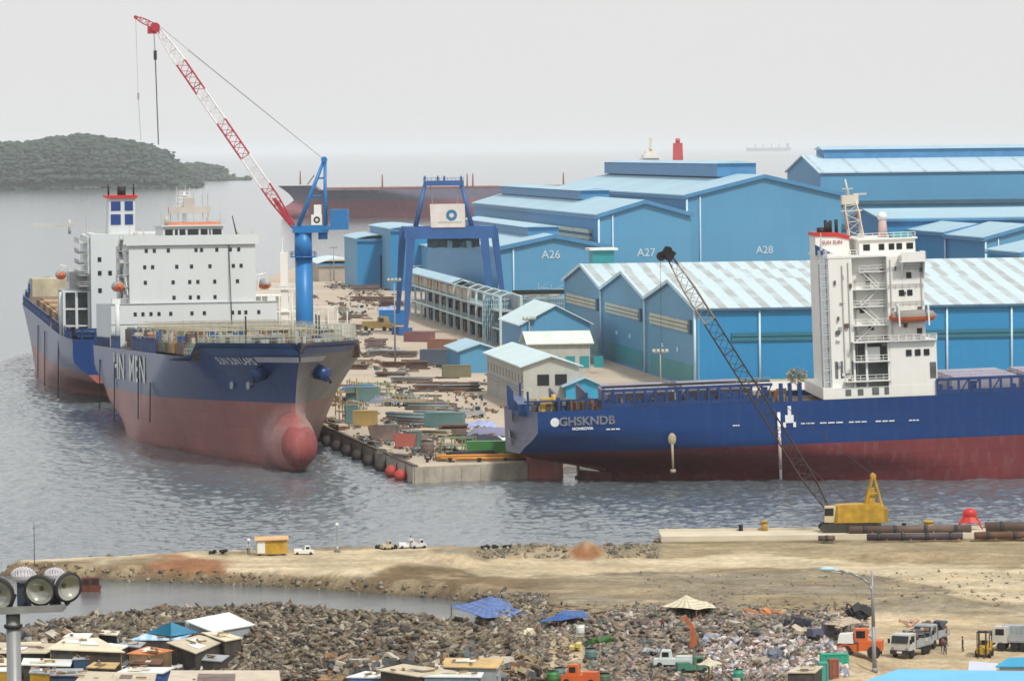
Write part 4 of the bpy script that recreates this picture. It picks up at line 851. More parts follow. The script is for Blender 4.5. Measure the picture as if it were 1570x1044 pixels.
# stern writing: partly painted over
def side_disc(x,z,r,m,name): 
    mb=MB(); y=-(H3.y(x,z)); mb.tube((x,y+.3,z),(x,y-.14,z),r,n=20,smooth=False); return mb.build(name,m,S3)
side_disc(8.3,19.0,.8,LETW,'white_stern_disc')
hull_text(H3,S3,'GHSKNDB',14.0,19.0,2.1,-1,mat('letter_greyed',(.17,.19,.24),.6,var=.3,scale=1.5,dirt=.7,dirtcol=(.16,.10,.09)),1.02,.06)
hull_text(H3,S3,'MONROVIA',13.2,17.7,.7,-1,LETP,1.0,.02)
tt=text('MONROVIA',1.5,mat('letter_dark',(.02,.02,.04),.6),S3,facing((1.1,-7.5,19.6),math.pi),bold=.05)
for v in tt.data.vertices: pass
mk=MB(); mk.box(.62,.7,-9.6,-5,16.0,17.3); mk.box(.52,.6,-7.8,-6.2,14.8,15.6); 
o_=mk.build('pale_paint_patch',mat('pale_patch',(.40,.38,.38),.7),S3); o_.location=(-.2,0,0)
dsh=MB()
for a,b in((52.2,54.8),(55.6,60),(60.8,64.2),(65.6,69.2),(71.6,73.5),(17.4,20),(40,41.3)):
    for t in range(3):
        x0=lerp(a,b,t/3);x1=lerp(a,b,(t+.8)/3); z=17.0-(x0-50)*.012; y=-(H3.y(x0,z)+.12); dsh.box(x0,x1,y,y+.1,z-.10,z+.10)
dsh.build('white_hull_marks',LETP,S3)
mk=MB(); mk.box(49.4,50.9,-16.2,-16.08,17.2,18.6); mk.box(49.9,50.5,-16.2,-16.08,18.6,20.2); mk.box(49.0,49.5,-16.2,-16.08,16.4,17.3); mk.box(50.8,51.3,-16.2,-16.08,16.4,17.3); mk.build('tug_mark',LETW,S3)
pk=MB(); pk.tube((48.2,-16.7,7.2),(48.2,-16.7,19.2),.22,.3,n=8); pk.tube((48.2,-16.7,9),(48.2,-16.7,14.4),.3,n=8,mi=1); pk.build('pilot_mast_pole',[LETW,mat('pole_brownish',(.36,.27,.25),.6)],S3)
pk=MB(); pk.sph((29,-16.7,15.2),.75,1,.5,1.5); pk.tube((29,-16.7,9.6),(29,-16.7,15),.22,.26,n=6); pk.tube((29,-16.5,9.2),(29,-16.5,9.8),.5,n=8); pk.build('hanging_rope_fender',mat('rope_tan',(.40,.33,.22),.8),S3)
rp=MB(); rp.sph((107,-15.95,11.2),4.2,1.0,.06,.28,16,10); rp.build('fresh_red_patch',mat('fresh_red',(.34,.03,.04),.5),S3)

# --- tanker in the bay
T0=Vector((G(397,338,0).x,3740,0))
TK=thing('oil_tanker','long hazy grey and dull red tanker anchored in the bay behind the cranes','ship',(T0.x+385,T0.y,-2),math.pi)
HT=Hull(372,60,27,18.0,14,fc=4,fcx=.90,bulbout=13,rake=14,zb=8,hbz=6)
HT.build(TK,[HAZR,HAZW,HAZW],mat('tanker_deck',(.30,.16,.14),.7))
mb=MB(); 
for k in range(24): x=60+k*11.5; mb.tube((x,-24,26),(x,-24,28.4),.6,n=4)
mb.tube((55,-24,28.6),(330,-24,28.6),.5,n=4); mb.tube((55,-10,28),(330,-10,28),.8,n=4)
for x in(120,200,205,280): mb.tube((x,-8,28),(x,-8,40),.9,.5,n=5); 
mb.tube((352,0,32),(352,0,44),.9,.4,n=5); mb.tube((346,-6,32),(340,-6,40),.5,n=4); mb.build('deck_piping',mat('tanker_pipe',(.22,.10,.08),.7),TK)
mb=MB(); mb.box(34,52,-24,24,28,52); mb.box(36,50,-30,30,52,55); mb.build('deckhouse',WHITE,TK)
mb=MB(); mb.box(42,44,-2,2,55,70); mb.box(41,45,-5,5,60,61); mb.box(38,48,-8,8,55,58); mb.build('radar_mast',mat('mast_cream',(.62,.58,.50),.5),TK)
mb=MB(); mb.prism([(14,-6,28),(24,-6,28),(23,-6,65),(15,-6,65)],(0,12,0)); mb.tube((19,0,65),(19,0,69),2,n=8); mb.build('red_funnel',mat('hazy_red_funnel',(.50,.05,.06),.5),TK)
# --- far ship on the horizon
fp_=DD(1178,232,45000); FS=thing('cargo_ship','faint grey bulk carrier far away on the horizon','ship',(fp_.x+240,45000,-3),math.pi)
Hull(480,60,38,18,14,fc=4,fcx=.94,bulb=False).build(FS,[HAZW,HAZW,HAZW],HAZW,n=40)
mb=MB(); mb.box(20,50,-24,24,38,85); mb.build('deckhouse',HAZW,FS)
mb=MB()
for x in(120,200,290,370): mb.box(x,x+10,-6,6,38,80)
mb.build('deck_crane_post',HAZW,FS)
# ------------------------------------------------------------------ sheds and halls
AB=R_(7.2); rx=Vector((math.cos(AB),math.sin(AB),0)); ly=Vector((-math.sin(AB),math.cos(AB),0))
GZ=3.0
def sheetmat(): pass
# striped roof of the triple-gabled hall: alternating pale blue sheet and dirty translucent strips
def striped(name,c1,c2,period,duty,axis=0,rough=.5):
    m=bpy.data.materials.new(name); m.use_nodes=True; nt=m.node_tree; N=nt.nodes; Lk=nt.links; b=N['Principled BSDF']; b.inputs['Roughness'].default_value=rough
    tc=N.new('ShaderNodeTexCoord'); sp=N.new('ShaderNodeSeparateXYZ'); Lk.new(tc.outputs['Object'],sp.inputs[0])
    d=N.new('ShaderNodeMath'); d.operation='DIVIDE'; d.inputs[1].default_value=period; Lk.new(sp.outputs[axis],d.inputs[0])
    fr=N.new('ShaderNodeMath'); fr.operation='FRACT'; Lk.new(d.outputs[0],fr.inputs[0])
    rp=N.new('ShaderNodeValToRGB'); e=rp.color_ramp.elements; e[0].position=0; e[0].color=(0,0,0,1); e[1].position=duty; e[1].color=(1,1,1,1)
    e[1].position=duty+.03; x=e.new(duty-.03+.0); x.color=(0,0,0,1); x=e.new(.97); x.color=(1,1,1,1); x=e.new(1.0); x.color=(0,0,0,1)
    Lk.new(fr.outputs[0],rp.inputs['Fac'])
    n=N.new('ShaderNodeTexNoise'); n.inputs['Scale'].default_value=.12; n.inputs['Detail'].default_value=5; Lk.new(tc.outputs['Object'],n.inputs['Vector'])
    r=N.new('ShaderNodeMapRange'); r.inputs['From Min'].default_value=.25; r.inputs['From Max'].default_value=.6; Lk.new(n.outputs['Fac'],r.inputs['Value'])
    inv=N.new('ShaderNodeMath'); inv.operation='SUBTRACT'; inv.inputs[0].default_value=1; Lk.new(rp.outputs['Color'],inv.inputs[1])
    mu=N.new('ShaderNodeMath'); mu.operation='MULTIPLY'; Lk.new(inv.outputs[0],mu.inputs[0]); Lk.new(r.outputs['Result'],mu.inputs[1])
    mx=N.new('ShaderNodeMix'); mx.data_type='RGBA'; mx.inputs['A'].default_value=(*c1,1); mx.inputs['B'].default_value=(*c2,1); Lk.new(mu.outputs[0],mx.inputs['Factor'])
    n2=N.new('ShaderNodeTexNoise'); n2.inputs['Scale'].default_value=.5; n2.inputs['Detail'].default_value=6; Lk.new(tc.outputs['Object'],n2.inputs['Vector'])
    r2=N.new('ShaderNodeMapRange'); r2.inputs['To Min'].default_value=.85; r2.inputs['To Max'].default_value=1.15; Lk.new(n2.outputs['Fac'],r2.inputs['Value'])
    v=N.new('ShaderNodeVectorMath'); v.operation='SCALE'; Lk.new(mx.outputs['Result'],v.inputs[0]); Lk.new(r2.outputs['Result'],v.inputs['Scale'])
    Lk.new(v.outputs['Vector'],b.inputs['Base Color']); return m
STR=striped('striped_pale_roof',(.50,.63,.69),(.34,.37,.36),5.1,.40)
def zat(px,py,Y): return DD(px,py,Y).z
def local(root,P):  # world -> local of a root rotated by AB
    d=Vector(P)-Vector(root.location); return Vector((d.dot(rx),d.dot(ly),d.z))
# --- triple gabled hall
C0=G(1070,597,GZ); BA=thing('assembly_hall','blue three-gabled workshop hall with striped pale roof behind the right ship','building',C0,AB)
ze=zat(1069,473,C0.y)-GZ; Lw=tpx(C0+Vector((0,0,ze)),ly,865); gs=Lw/3; zp=zat(1028,431,(C0+ly*gs/2).y)-GZ
LX=175.0
wl=MB()
for k in range(3):
    y0=k*gs; wl.prism([(0,y0,0),(0,y0+gs,0),(0,y0+gs,ze),(0,y0+gs/2,zp),(0,y0,ze)],(.5,0,0))
wl.build('gable_wall',BLUEW,BA)
wf=MB(); wf.box(.5,LX,0.0,.5,0,ze); wf.box(.5,LX,Lw-.5,Lw,0,ze); wf.box(LX-.5,LX,.5,Lw-.5,0,ze); wf.build('side_wall',BLUEF,BA)
for k in range(3):
    y0=k*gs; r=MB(); o=.9; t=.35
    r.prism([(-.8,y0-(o if k==0 else 0),ze-(.25 if k==0 else 0)),(-.8,y0+gs/2,zp+.02),(-.8,y0+gs/2,zp+.02+t),(-.8,y0-(o if k==0 else 0),ze+t-(.25 if k==0 else 0))],(LX+1,0,0))
    r.prism([(-.8,y0+gs/2+.001,zp+.02),(-.8,y0+gs,ze+.02),(-.8,y0+gs,ze+t),(-.8,y0+gs/2+.001,zp+.02+t)],(LX+1,0,0)); r.build('roof',STR,BA)
    f=MB(); f.prism([(-.95,y0-(o if k==0 else 0),ze-.5),(-.95,y0+gs/2,zp-.35),(-.95,y0+gs/2,zp+.5),(-.95,y0-(o if k==0 else 0),ze+.35)],(.12,0,0)); f.prism([(-.95,y0+gs/2,zp-.35),(-.95,y0+gs,ze-.5),(-.95,y0+gs,ze+.35),(-.95,y0+gs/2,zp+.5)],(.12,0,0)); f.build('fascia',PALETRIM,BA)
    lv=MB(); zl=ze*.60+1.5
    for q in range(3): lv.box(-.55-.15*(q%2),-.02,y0+gs*.14,y0+gs*.90,zl+q*.95,zl+q*.95+.75)
    lv.build('louvre_band',LOUV,BA); lv=MB(); lv.box(-.5,-.02,y0+gs*.10,y0+gs*.14,zl-.3,zl+3); lv.build('louvre_end',LOUVD,BA)
    gp=MB(); gp.box(-.12,-.02,y0+gs*.10,y0+gs*.92,1.0,1.0+ze*.22); gp.build('green_wall_panel',GREEN,BA)
    dp=MB(); dp.tube((-.5,y0+.6,0),(-.5,y0+.6,ze),.32,n=6); dp.build('downpipe',PALETRIM,BA)
    for q in range(2):
        wv=MB(); wv.box(-.3,-.02,y0+gs*(.35+.3*q),y0+gs*(.35+.3*q)+2.0,ze*.40,ze*.40+1.1); wv.build('wall_vent',PALETRIM,BA)
ga=MB(); ga.box(0,LX,-1.1,-.02,ze-.55,ze-.05); ga.build('eaves_gutter',mat('dark_gutter',(.05,.12,.2),.6),BA)
sc=6500/C0.y
for px in(1165,1262,1452,1551):
    x=tpx(C0,rx,px); dp=MB(); dp.tube((x,-.35,0),(x,-.35,ze),.28,n=6); dp.build('downpipe',PALETRIM,BA)
xa=tpx(C0,rx,1122)
lv=MB(); zl=(zat(1200,520,C0.y+8)-GZ)
for q in range(2): lv.box(xa,LX-2,-.5,-.02,zl+q*1.05,zl+q*1.05+.8)
lv.build('louvre_band',mat('green_louvre',(.02,.14,.20),.5),BA); lv=MB(); lv.box(xa,LX-2,-.12,-.02,0,zat(1200,577,C0.y+8)-GZ); lv.build('green_wall_panel',GREEN,BA)
# small roof-top cabin at the far gable
rc=MB(); y0=Lw-gs*.45; rc.box(3,9,y0-3,y0+4,zp-3,zp+4); rc.build('roof_cabin',GREEN,BA); rc=MB(); rc.box(2,10,y0-4,y0+5,zp+4,zp+4.6); rc.build('roof_cabin_lid',WSHEET,BA)
for px,py in((1135,418),(1038,411)):
    pass
# --- gabled halls behind, ridge running away from the viewer
def gable_hall(name_label,pe,Yc,pfar,ppk,label_txt=None,lpx=None,depth_over=0,lou=None,mon=None,pr_lim=None,group='blue assembly halls with ridge vents',panel=True):
    E=DD(pe[0],pe[1],Yc); root=Vector((E.x,E.y,GZ)); B=thing('assembly_hall',name_label,'building',root,AB)
    z=E.z-GZ; L=tpx(E,ly,pfar[0])+depth_over; hw=tpx(E,rx,ppk[0]); zpk=zat(ppk[0],ppk[1],(E+rx*hw).y)-GZ; Wd=hw*2
    w_=MB(); w_.prism([(0,0,0),(Wd,0,0),(Wd,0,z),(hw,0,zpk),(0,0,z)],(0,.5,0)); w_.build('gable_wall',BLUEW,B)
    w_=MB(); w_.box(0,.5,.5,L,0,z); w_.box(Wd-.5,Wd,.5,L,0,z); w_.prism([(0,L,0),(Wd,L,0),(Wd,L,z),(hw,L,zpk),(0,L,z)],(0,.5,0)); w_.build('side_wall',BLUEF,B)
    r=MB(); t=.5; r.prism([(-1,-1,z-.3),(hw,-1,zpk+.02),(hw,-1,zpk+.02+t),(-1,-1,z-.3+t)],(0,L+2,0)); r.prism([(hw+.001,-1,zpk+.02),(Wd+1,-1,z-.3),(Wd+1,-1,z-.3+t),(hw+.001,-1,zpk+.02+t)],(0,L+2,0)); r.build('roof',ROOF,B)
    f=MB(); f.prism([(-1,-1.2,z-1.0),(hw,-1.2,zpk-.7),(hw,-1.2,zpk+.6),(-1,-1.2,z+.3)],(0,.15,0)); f.prism([(hw,-1.2,zpk-.7),(Wd+1,-1.2,z-1.0),(Wd+1,-1.2,z+.3),(hw,-1.2,zpk+.6)],(0,.15,0)); f.build('fascia',TRIM,B)
    gt=MB(); gt.box(-1.5,-1.02,-1,L,z-1.2,z-.5); gt.build('eaves_gutter',TRIM,B)
    if mon:
        a,b,mh,mw=mon; m_=MB(); m_.box(hw-mw,hw+mw,L*a,L*b,zpk-.5,zpk+mh); m_.build('ridge_vent',TRIM,B); m_=MB(); m_.prism([(hw-mw-1,L*a-1,zpk+mh),(hw,L*a-1,zpk+mh+.9),(hw+mw+1,L*a-1,zpk+mh)],(0,L*(b-a)+2,0)); m_.build('ridge_vent_roof',ROOF,B)
    for x in(.3,): 
        d=MB(); d.tube((x-.6,-.4,0),(x-.6,-.4,z),.35,n=6); d.tube((x+4,-.3,0),(x+4,-.3,z),.25,n=6); d.build('downpipe',PALETRIM,B)
    if lou:
        l_=MB(); l_.box(-1.1,-.02,L*.05,L*.92,z-lou[0]-1.2,z-lou[0]); l_.box(-1.1,-.02,L*.05,L*.92,z-lou[0]-3.4,z-lou[0]-2.2); l_.build('louvre_band',LOUV,B); l_=MB(); l_.box(-.8,-.02,L*.05,L*.92,z-lou[0]-2.2,z-lou[0]-1.2); l_.build('louvre_gap',LOUVD,B)
    if label_txt:
        P=local(B,DD(lpx[0],lpx[1],Yc)); text(label_txt,3.6,mat('sign_letter_pale',(.46,.58,.64),.5),B,facing((P.x,-.15,P.z),-math.pi/2),name='hall_number',bold=.03)
    return B,z,L,hw,zpk
gable_hall('largest blue hall with the ridge vent, marked A28, behind the striped roof',(1054,300),1450,(852,288),(1172,270),'A28',(1175,384),mon=(.16,.98,4.2,7))
gable_hall('blue gabled hall marked A27 left of the largest hall',(919,330),1380,(727,317),(989,309),'A27',(992,388),mon=(.32,.98,2.6,5),lou=(5,))
gable_hall('blue gabled hall marked A26 behind the gantry crane',(766,380),1338,(655,360),(850,362),'A26',(846,391),mon=(.12,.95,2.4,5))
# --- big hall upper right, ridge running left to right
E=DD(1258,265,1700); root=Vector((E.x,E.y,GZ)); BE=thing('assembly_hall','big blue hall at the upper right with long raised roof vent','building',root,AB); z=E.z-GZ; Lg=tpx(E,ly,1207); zk=zat(1231,240,(E+ly*Lg/2).y)-GZ; LX2=260
w_=MB(); w_.prism([(0,0,0),(0,Lg,0),(0,Lg,z),(0,Lg/2,zk),(0,0,z)],(.5,0,0)); w_.build('gable_wall',BLUEW,BE)
w_=MB(); w_.box(.5,LX2,0,.5,0,z); w_.build('side_wall',BLUEW,BE)
RST=striped('far_roof_strips',(.44,.58,.67),(.33,.42,.48),14,.10)
r=MB(); r.prism([(-1,-1,z-.3),(-1,Lg/2,zk),(-1,Lg/2,zk+.5),(-1,-1,z+.2)],(LX2,0,0)); r.prism([(-1,Lg/2+.001,zk),(-1,Lg+1,z-.3),(-1,Lg+1,z+.2),(-1,Lg/2+.001,zk+.5)],(LX2,0,0)); r.build('roof',RST,BE)
m_=MB(); m_.box(7,LX2-3,Lg/2-8,Lg/2+8,zk-3,zk+2.6); m_.build('ridge_vent',TRIM,BE); m_=MB(); m_.prism([(6,Lg/2-9,zk+2.6),(6,Lg/2,zk+4),(6,Lg/2+9,zk+2.6)],(LX2-9,0,0)); m_.build('ridge_vent_roof',ROOF,BE)
for zz,h in((z-13,1.6),(z-23,2.2)):
    l_=MB(); l_.box(2,LX2-2,-.9,-.02,zz,zz+h); l_.build('wall_band',LOUVD,BE)
# lower halls in front of it
def long_hall(lbl,pe,Yc,dep,Lx,rise,label_extra=None,roofm=ROOF,wallm=BLUEF):
    E=DD(pe[0],pe[1],Yc); root=Vector((E.x,E.y,GZ)); B=thing('assembly_hall',lbl,'building',root,AB); z=E.z-GZ
    w_=MB(); w_.box(0,Lx,0,.5,0,z); w_.prism([(0,.5,0),(0,dep,0),(0,dep,z),(0,dep/2,z+rise),(0,.5,z)],(.5,0,0)); w_.build('wall',wallm,B)
    r=MB(); r.prism([(-1,-1,z-.2),(-1,dep/2,z+rise),(-1,dep/2,z+rise+.5),(-1,-1,z+.3)],(Lx,0,0)); r.prism([(-1,dep/2+.001,z+rise),(-1,dep+1,z-.2),(-1,dep+1,z+.3),(-1,dep/2+.001,z+rise+.5)],(Lx,0,0)); r.build('roof',roofm,B)
    g_=MB(); g_.box(-1,Lx,-1.5,-1.02,z-1,z-.1); g_.build('eaves_gutter',TRIM,B); return B
long_hall('long low hall below the upper right hall, with a thin pale roof edge',(1352,336),1600,60,240,3)
gable_hall('low hall with a broad pale gabled roof, right of the right ship bridge',(1512,365),1480,(1452,351),(1580,346),None,None,mon=None,group=None)
gable_hall('low pale-roofed hall half hidden beside the bridge of the right ship',(1450,357),1540,(1352,350),(1500,345),None,None,mon=None,group=None)
gable_hall('lowest pale-roofed hall at the right picture edge above the striped roof',(1570,388),1370,(1515,386),(1640,372),None,None,mon=None,group=None)
# --- box halls behind the gantry
def box_hall(lbl,pl,pr,py_top,py_bot,dep,roofm=ROOF,wallm=BLUEF,arch=1.5,door=None,name='workshop',wm2=BLUEW):
    A=G(pl,py_bot,GZ); x=tpx(A,rx,pr); root=A; B=thing(name,lbl,'building',root,AB); z=zat(pl,py_top,A.y)-GZ
    w_=MB(); w_.box(0,x,0,.4,0,z); w_.build('front_wall',wallm,B); w_=MB(); w_.box(0,.4,.4,dep,0,z); w_.box(x-.4,x,.4,dep,0,z); w_.box(.4,x-.4,dep-.4,dep,0,z); w_.build('side_wall',wm2,B)
    r=MB(); n=6
    for i in range(n):
        u0,u1=i/n,(i+1)/n; za=z+.05+arch*math.sin(math.pi*u0); zb=z+.05+arch*math.sin(math.pi*u1)
        r.prism([(lerp(-.8,x+.8,u0),-.8,za),(lerp(-.8,x+.8,u1),-.8,zb),(lerp(-.8,x+.8,u1),-.8,zb+.4),(lerp(-.8,x+.8,u0),-.8,za+.4)],(0,dep+1.6,0))
    r.build('roof',roofm,B); g_=MB(); g_.box(-.9,x+.9,-1.1,-.82,z-.7,z+.1); g_.build('fascia',TRIM,B)
    if door:
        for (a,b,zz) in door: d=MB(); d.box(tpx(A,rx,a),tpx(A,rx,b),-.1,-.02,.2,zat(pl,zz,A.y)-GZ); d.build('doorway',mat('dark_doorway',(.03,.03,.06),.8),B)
    return B
box_hall('bright blue workshop with an open dark doorway left of the gantry crane',548,612,367,442,60,door=[(583,604,392)])
box_hall('blue workshop standing between the left legs of the gantry crane',600,668,352,446,90,arch=1)
box_hall('blue workshop behind the ochre machine, right of the gantry legs',655,765,378,448,40,arch=.6)
box_hall('low tan shed with pale roof beside the blue crane column',489,548,405,432,50,ROOFW,TANSH,2.0,name='storage_shed',wm2=TANSH)
box_hall('small blue lean-to between gantry legs with whitish roof',632,700,410,446,14,ROOFW,arch=.5,name='storage_shed')
# --- small sheds in the yard
def small_gable(lbl,pn,pf,px_r,H,rise,wallm,roofm,wm2=None,along='y',extra=None,name='yard_shed'):
    A=G(pn[0],pn[1],GZ); L=tpx(A,ly,pf); Wd=tpx(A,rx,px_r); B=thing(name,lbl,'building',A,AB); o=.9
    w_=MB(); w_.box(0,.3,.3,L,0,H); w_.box(Wd-.3,Wd,.3,L,0,H); w_.build('side_wall',wallm,B)
    if along=='y': 
        w_=MB(); w_.prism([(0,0,0),(Wd,0,0),(Wd,0,H),(Wd/2,0,H+rise),(0,0,H)],(0,.3,0)); w_.build('gable_wall',wm2 or wallm,B)
        r=MB(); r.prism([(-o,-o,H-.15),(Wd/2,-o,H+rise),(Wd/2,-o,H+rise+.3),(-o,-o,H+.15)],(0,L+2*o,0)); r.prism([(Wd/2+.001,-o,H+rise),(Wd+o,-o,H-.15),(Wd+o,-o,H+.15),(Wd/2+.001,-o,H+rise+.3)],(0,L+2*o,0)); r.build('roof',roofm,B)
    else:
        w_=MB(); w_.box(0,Wd,0,.3,0,H); w_.build('front_wall',wm2 or wallm,B)
        r=MB(); r.prism([(-o,-o,H),(-o,L/2,H+rise),(-o,L/2,H+rise+.3),(-o,-o,H+.3)],(Wd+2*o,0,0)); r.prism([(-o,L/2+.001,H+rise),(-o,L+o,H),(-o,L+o,H+.3),(-o,L/2+.001,H+rise+.3)],(Wd+2*o,0,0)); r.build('roof',roofm,B)
    return B,A,L,Wd
B,A,L,Wd=small_gable('off-white office block with a pale hipped roof behind the stern of the right ship',(803,628),747,888,9.3,2.2,OFFW,ROOFW,name='office_building')
for k in range(12): w_=MB(); y=L*(k+.5)/12; w_.box(-.08,-.02,y-.9,y+.9,5.6,7.4); w_.build('window',mat('grey_window',(.14,.17,.18),.3),B)
for k in range(2): w_=MB(); w_.box(Wd*(.25+.32*k),Wd*(.25+.32*k)+2.6,-.1,-.02,5.2,7.6); w_.build('window',GLASS,B)
w_=MB(); w_.box(-.6,-.02,0,L,4.2,4.5); w_.build('ledge',GSHEET,B)
small_gable('small blue hut with pale blue gabled roof above the stern of the right ship',(868,628),842,925,5.0,1.8,CYANS,ROOF,name='yard_hut')
small_gable('low blue shed with pale roof beside the framed building',(706,572),686,766,5.5,1.8,BLUEF,ROOF,BLUEW)
small_gable('blue gabled shed with white roof left of the three-gabled hall',(800,560),770,905,10.5,5.0,BLUEF,ROOFW,BLUEW)
B,A,L,Wd=small_gable('low pale-green walled shed with cream roof in front of the blue gabled shed',(812,574),802,905,7.5,2.8,OFFW,mat('cream_green_roof',(.62,.70,.64),.5,dirt=.2),along='x')
for k in range(5): w_=MB(); w_.box(2+k*3.6,4.4+k*3.6,-.1,-.02,1.5,4.4); w_.build('window',GREEN,B)
# --- steel frame building with open bays
A=G(768,533,GZ); L=tpx(A,ly,628); FBW=6.0; FB=thing('framed_workshop','two-storey steel framed workshop with open bays and a short pale roof','building',A,AB); Hn=zat(768,455,A.y)-GZ
fr=MB(); n=13
for i in range(n+1):
    y=L*i/n
    for x in(0,FBW): fr.box(x-.35,x+.35,y-.35,y+.35,0,Hn)
    fr.tube((0,y,Hn),(3,y,Hn+1.1),.2,n=4); fr.tube((6,y,Hn),(3,y,Hn+1.1),.2,n=4)
for z_ in(Hn*.36,Hn*.72,Hn): fr.box(-.4,.1,0,L,z_-.3,z_+.2); fr.box(5.9,6.3,0,L,z_-.3,z_+.2)
rail(fr,[(0,0,Hn*.36+.2),(0,L,Hn*.36+.2)],1.2,3); rail(fr,[(0,0,Hn*.72+.2),(0,L,Hn*.72+.2)],1.2,3); fr.build('steel_frame',mat('pale_blue_green_steel',(.46,.60,.62),.5,dirt=.3,dirtcol=(.25,.25,.2)),FB)
fl=MB(); 
for z_ in(Hn*.36,Hn*.72): fl.box(.5,5.5,.5,L-.5,z_-.4,z_-.1)
fl.box(5.3,5.5,0,L,0,Hn); fl.build('inner_floor',mat('inner_grey',(.28,.32,.36),.7),FB)
pn=MB(); pn.box(.4,.6,L*.30,L,Hn*.72+.4,Hn-.8); pn.build('upper_cladding',mat('pinkish_cladding',(.50,.38,.30),.7,var=.25,scale=.4),FB)
for i in range(12):
    y=L*(i+.5)/n; b_=MB(); b_.box(2,5,y-1.1,y+1.1,0,3.2); b_.build('stored_block',[RUST,NAVY,STEEL][i%3],FB); b_=MB(); b_.box(2.5,5,y-1,y+1,Hn*.36,Hn*.36+3); b_.build('stored_block',[STEEL,RUST,NAVY][i%3],FB)
for i in(8,9,11): b_=MB(); y=L*(i+.5)/n; b_.box(-.1,.3,y-.5,y+.5,Hn*.72,Hn); b_.build('orange_column_cover',mat('orange_paint',(.5,.25,.05),.6),FB)
r=MB(); r.prism([(-.8,L*.48,Hn),(3,L*.48,Hn+1.3),(3,L*.48,Hn+1.6),(-.8,L*.48,Hn+.3)],(0,L*.53,0)); r.prism([(3.001,L*.48,Hn+1.3),(7,L*.48,Hn),(7,L*.48,Hn+.3),(3.001,L*.48,Hn+1.6)],(0,L*.53,0)); r.build('roof',ROOF,FB)
# --- dense pale piping and racks between the framed workshop and the three-gabled hall
for i in range(9):
    px=668+i*22; A=G(px,500+i*1.5,GZ); rk=thing('pipe_rack','pale steel pipe rack tower, the %s from the left in front of hall A26'%(['first','second','third','fourth','fifth','sixth','seventh','eighth','ninth'][i]),'pipe rack',A+ly*12+rx*7,AB,'pale pipe racks beside the framed workshop')
    m_=MB(); h=zat(px,442+random.randint(-8,6),A.y+12)-GZ
    for x in(0,3.4):
        for y in(0,3.4): m_.box(x-.12,x+.12,y-.12,y+.12,0,h*random.uniform(.8,1.05))
    zz=2.5
    while zz<h: m_.box(-.1,3.5,-.1,.1,zz,zz+.22); m_.box(-.1,3.5,3.3,3.5,zz,zz+.22); m_.tube((0,0,zz),(3.4,0,min(zz+2.4,h)),.09,n=3); zz+=2.6
    m_.build('rack_frame',PALEB,rk)
    m_=MB()
    for k in range(5): z_=random.uniform(2,h-1); m_.tube((-3,random.uniform(0,3),z_),(7,random.uniform(0,3),z_),random.uniform(.2,.5),n=6)
    m_.build('pipe',mat('pale_tan_pipe',(.45,.44,.38),.6,var=.4,scale=.6),rk)
B=thing('pipe_rack','long beige mesh screen with a black strip on top, behind white-roofed shed','screen',G(770,540,GZ)+ly*45,AB)
x1=tpx(Vector(B.location),rx,872); m_=MB()
h=zat(800,452,B.location.y)-GZ
for i in range(40): x=x1*i/39; m_.box(x-.15,x+.15,-.15,.15,0,h*random.uniform(.85,1)); 
for k in range(7): m_.box(0,x1,-.1,.1,h*(.4+.1*k),h*(.4+.1*k)+.3)
m_.build('screen_frame',PALEB,B); m_=MB(); m_.box(0,x1,.4,.6,h*.35,h*.9); m_.build('screen_panel',mat('mottled_beige_panel',(.40,.39,.32),.7,var=.5,scale=.8),B)
m_=MB(); m_.box(x1*.35,x1,-.3,.3,h*1.0,h*1.0+1.3); m_.build('black_strip',BLACK,B)
# ------------------------------------------------------------------ quay fenders
qa=math.atan2(qd.y,qd.x)
fp0=MB(); fp0.sph((0,0,0),1.0,1.05,.9,1.0,14,10)
fend=None
fpx=[625,611,594,575.5,558,542,526,511,495,481,468,456,445,436]
fcol=['bright red round fender nearest the quay corner, at the waterline','red round fender second from the quay corner, faintly faded']
for i,px in enumerate(fpx):
    t=tpx(Vector((P1.x,P1.y,1.0)),qd,px); c=Vector((P1.x,P1.y,0))+qd*t+ql*1.35
    lab=fcol[i] if i<2 else 'dark maroon rubber fender hanging along the quay left of the yard'
    T=thing('quay_fender',lab,'fender',(c.x,c.y,.95),qa,None if i<2 else 'dark fenders along the quay')
    m_=MB(); m_.sph((0,0,0),1.25,1.08,.92,.95,14,10); m_.build('rubber_body',FRED if i<2 else FRUB,T)
    m_=MB(); m_.tube((0,-.9,.5),(0,-1.15,2.0),.09,n=4); m_.build('chain',DARK,T)
m_=MB(); a=Vector((P1.x,P1.y,3.0)); 
m_.prism([a+ql*.2,a+ql*-.6,a+qd*150-ql*.6,a+qd*150+ql*.2],(0,0,.35)); tagp(m_.build('quay_curb',mat('dark_curb',(.10,.08,.07),.8,var=.3),None),'dark timber curb running along the left quay edge','curb')
m_=MB(); b2=Vector((2.4,768.5,3.004)); nq=Vector((b2.x-a.x,b2.y-a.y,0)).normalized(); pq=Vector((-nq.y,nq.x,0)); a2=a+nq*.9+Vector((0,0,.004)); b2=b2-nq*.3
m_.prism([a2+pq*.2,b2+pq*.2,b2+pq*.8,a2+pq*.8],(0,0,.3)); tagp(m_.build('quay_curb',CONCL,None),'pale concrete curb along the front quay edge beside the rudder','curb')
for k,px in enumerate((655,690,735,775)):
    P=G(px,709,3); T=thing('mooring_bollard','black mushroom bollard on the front quay edge','bollard',(P.x,P.y+.6,3),0,'bollards on the front quay edge')
    m_=MB(); m_.tube((0,0,0),(0,0,.6),.28,n=8); m_.tube((0,0,.6),(0,0,.85),.45,.35,n=8); m_.build('bollard_body',DARK,T)
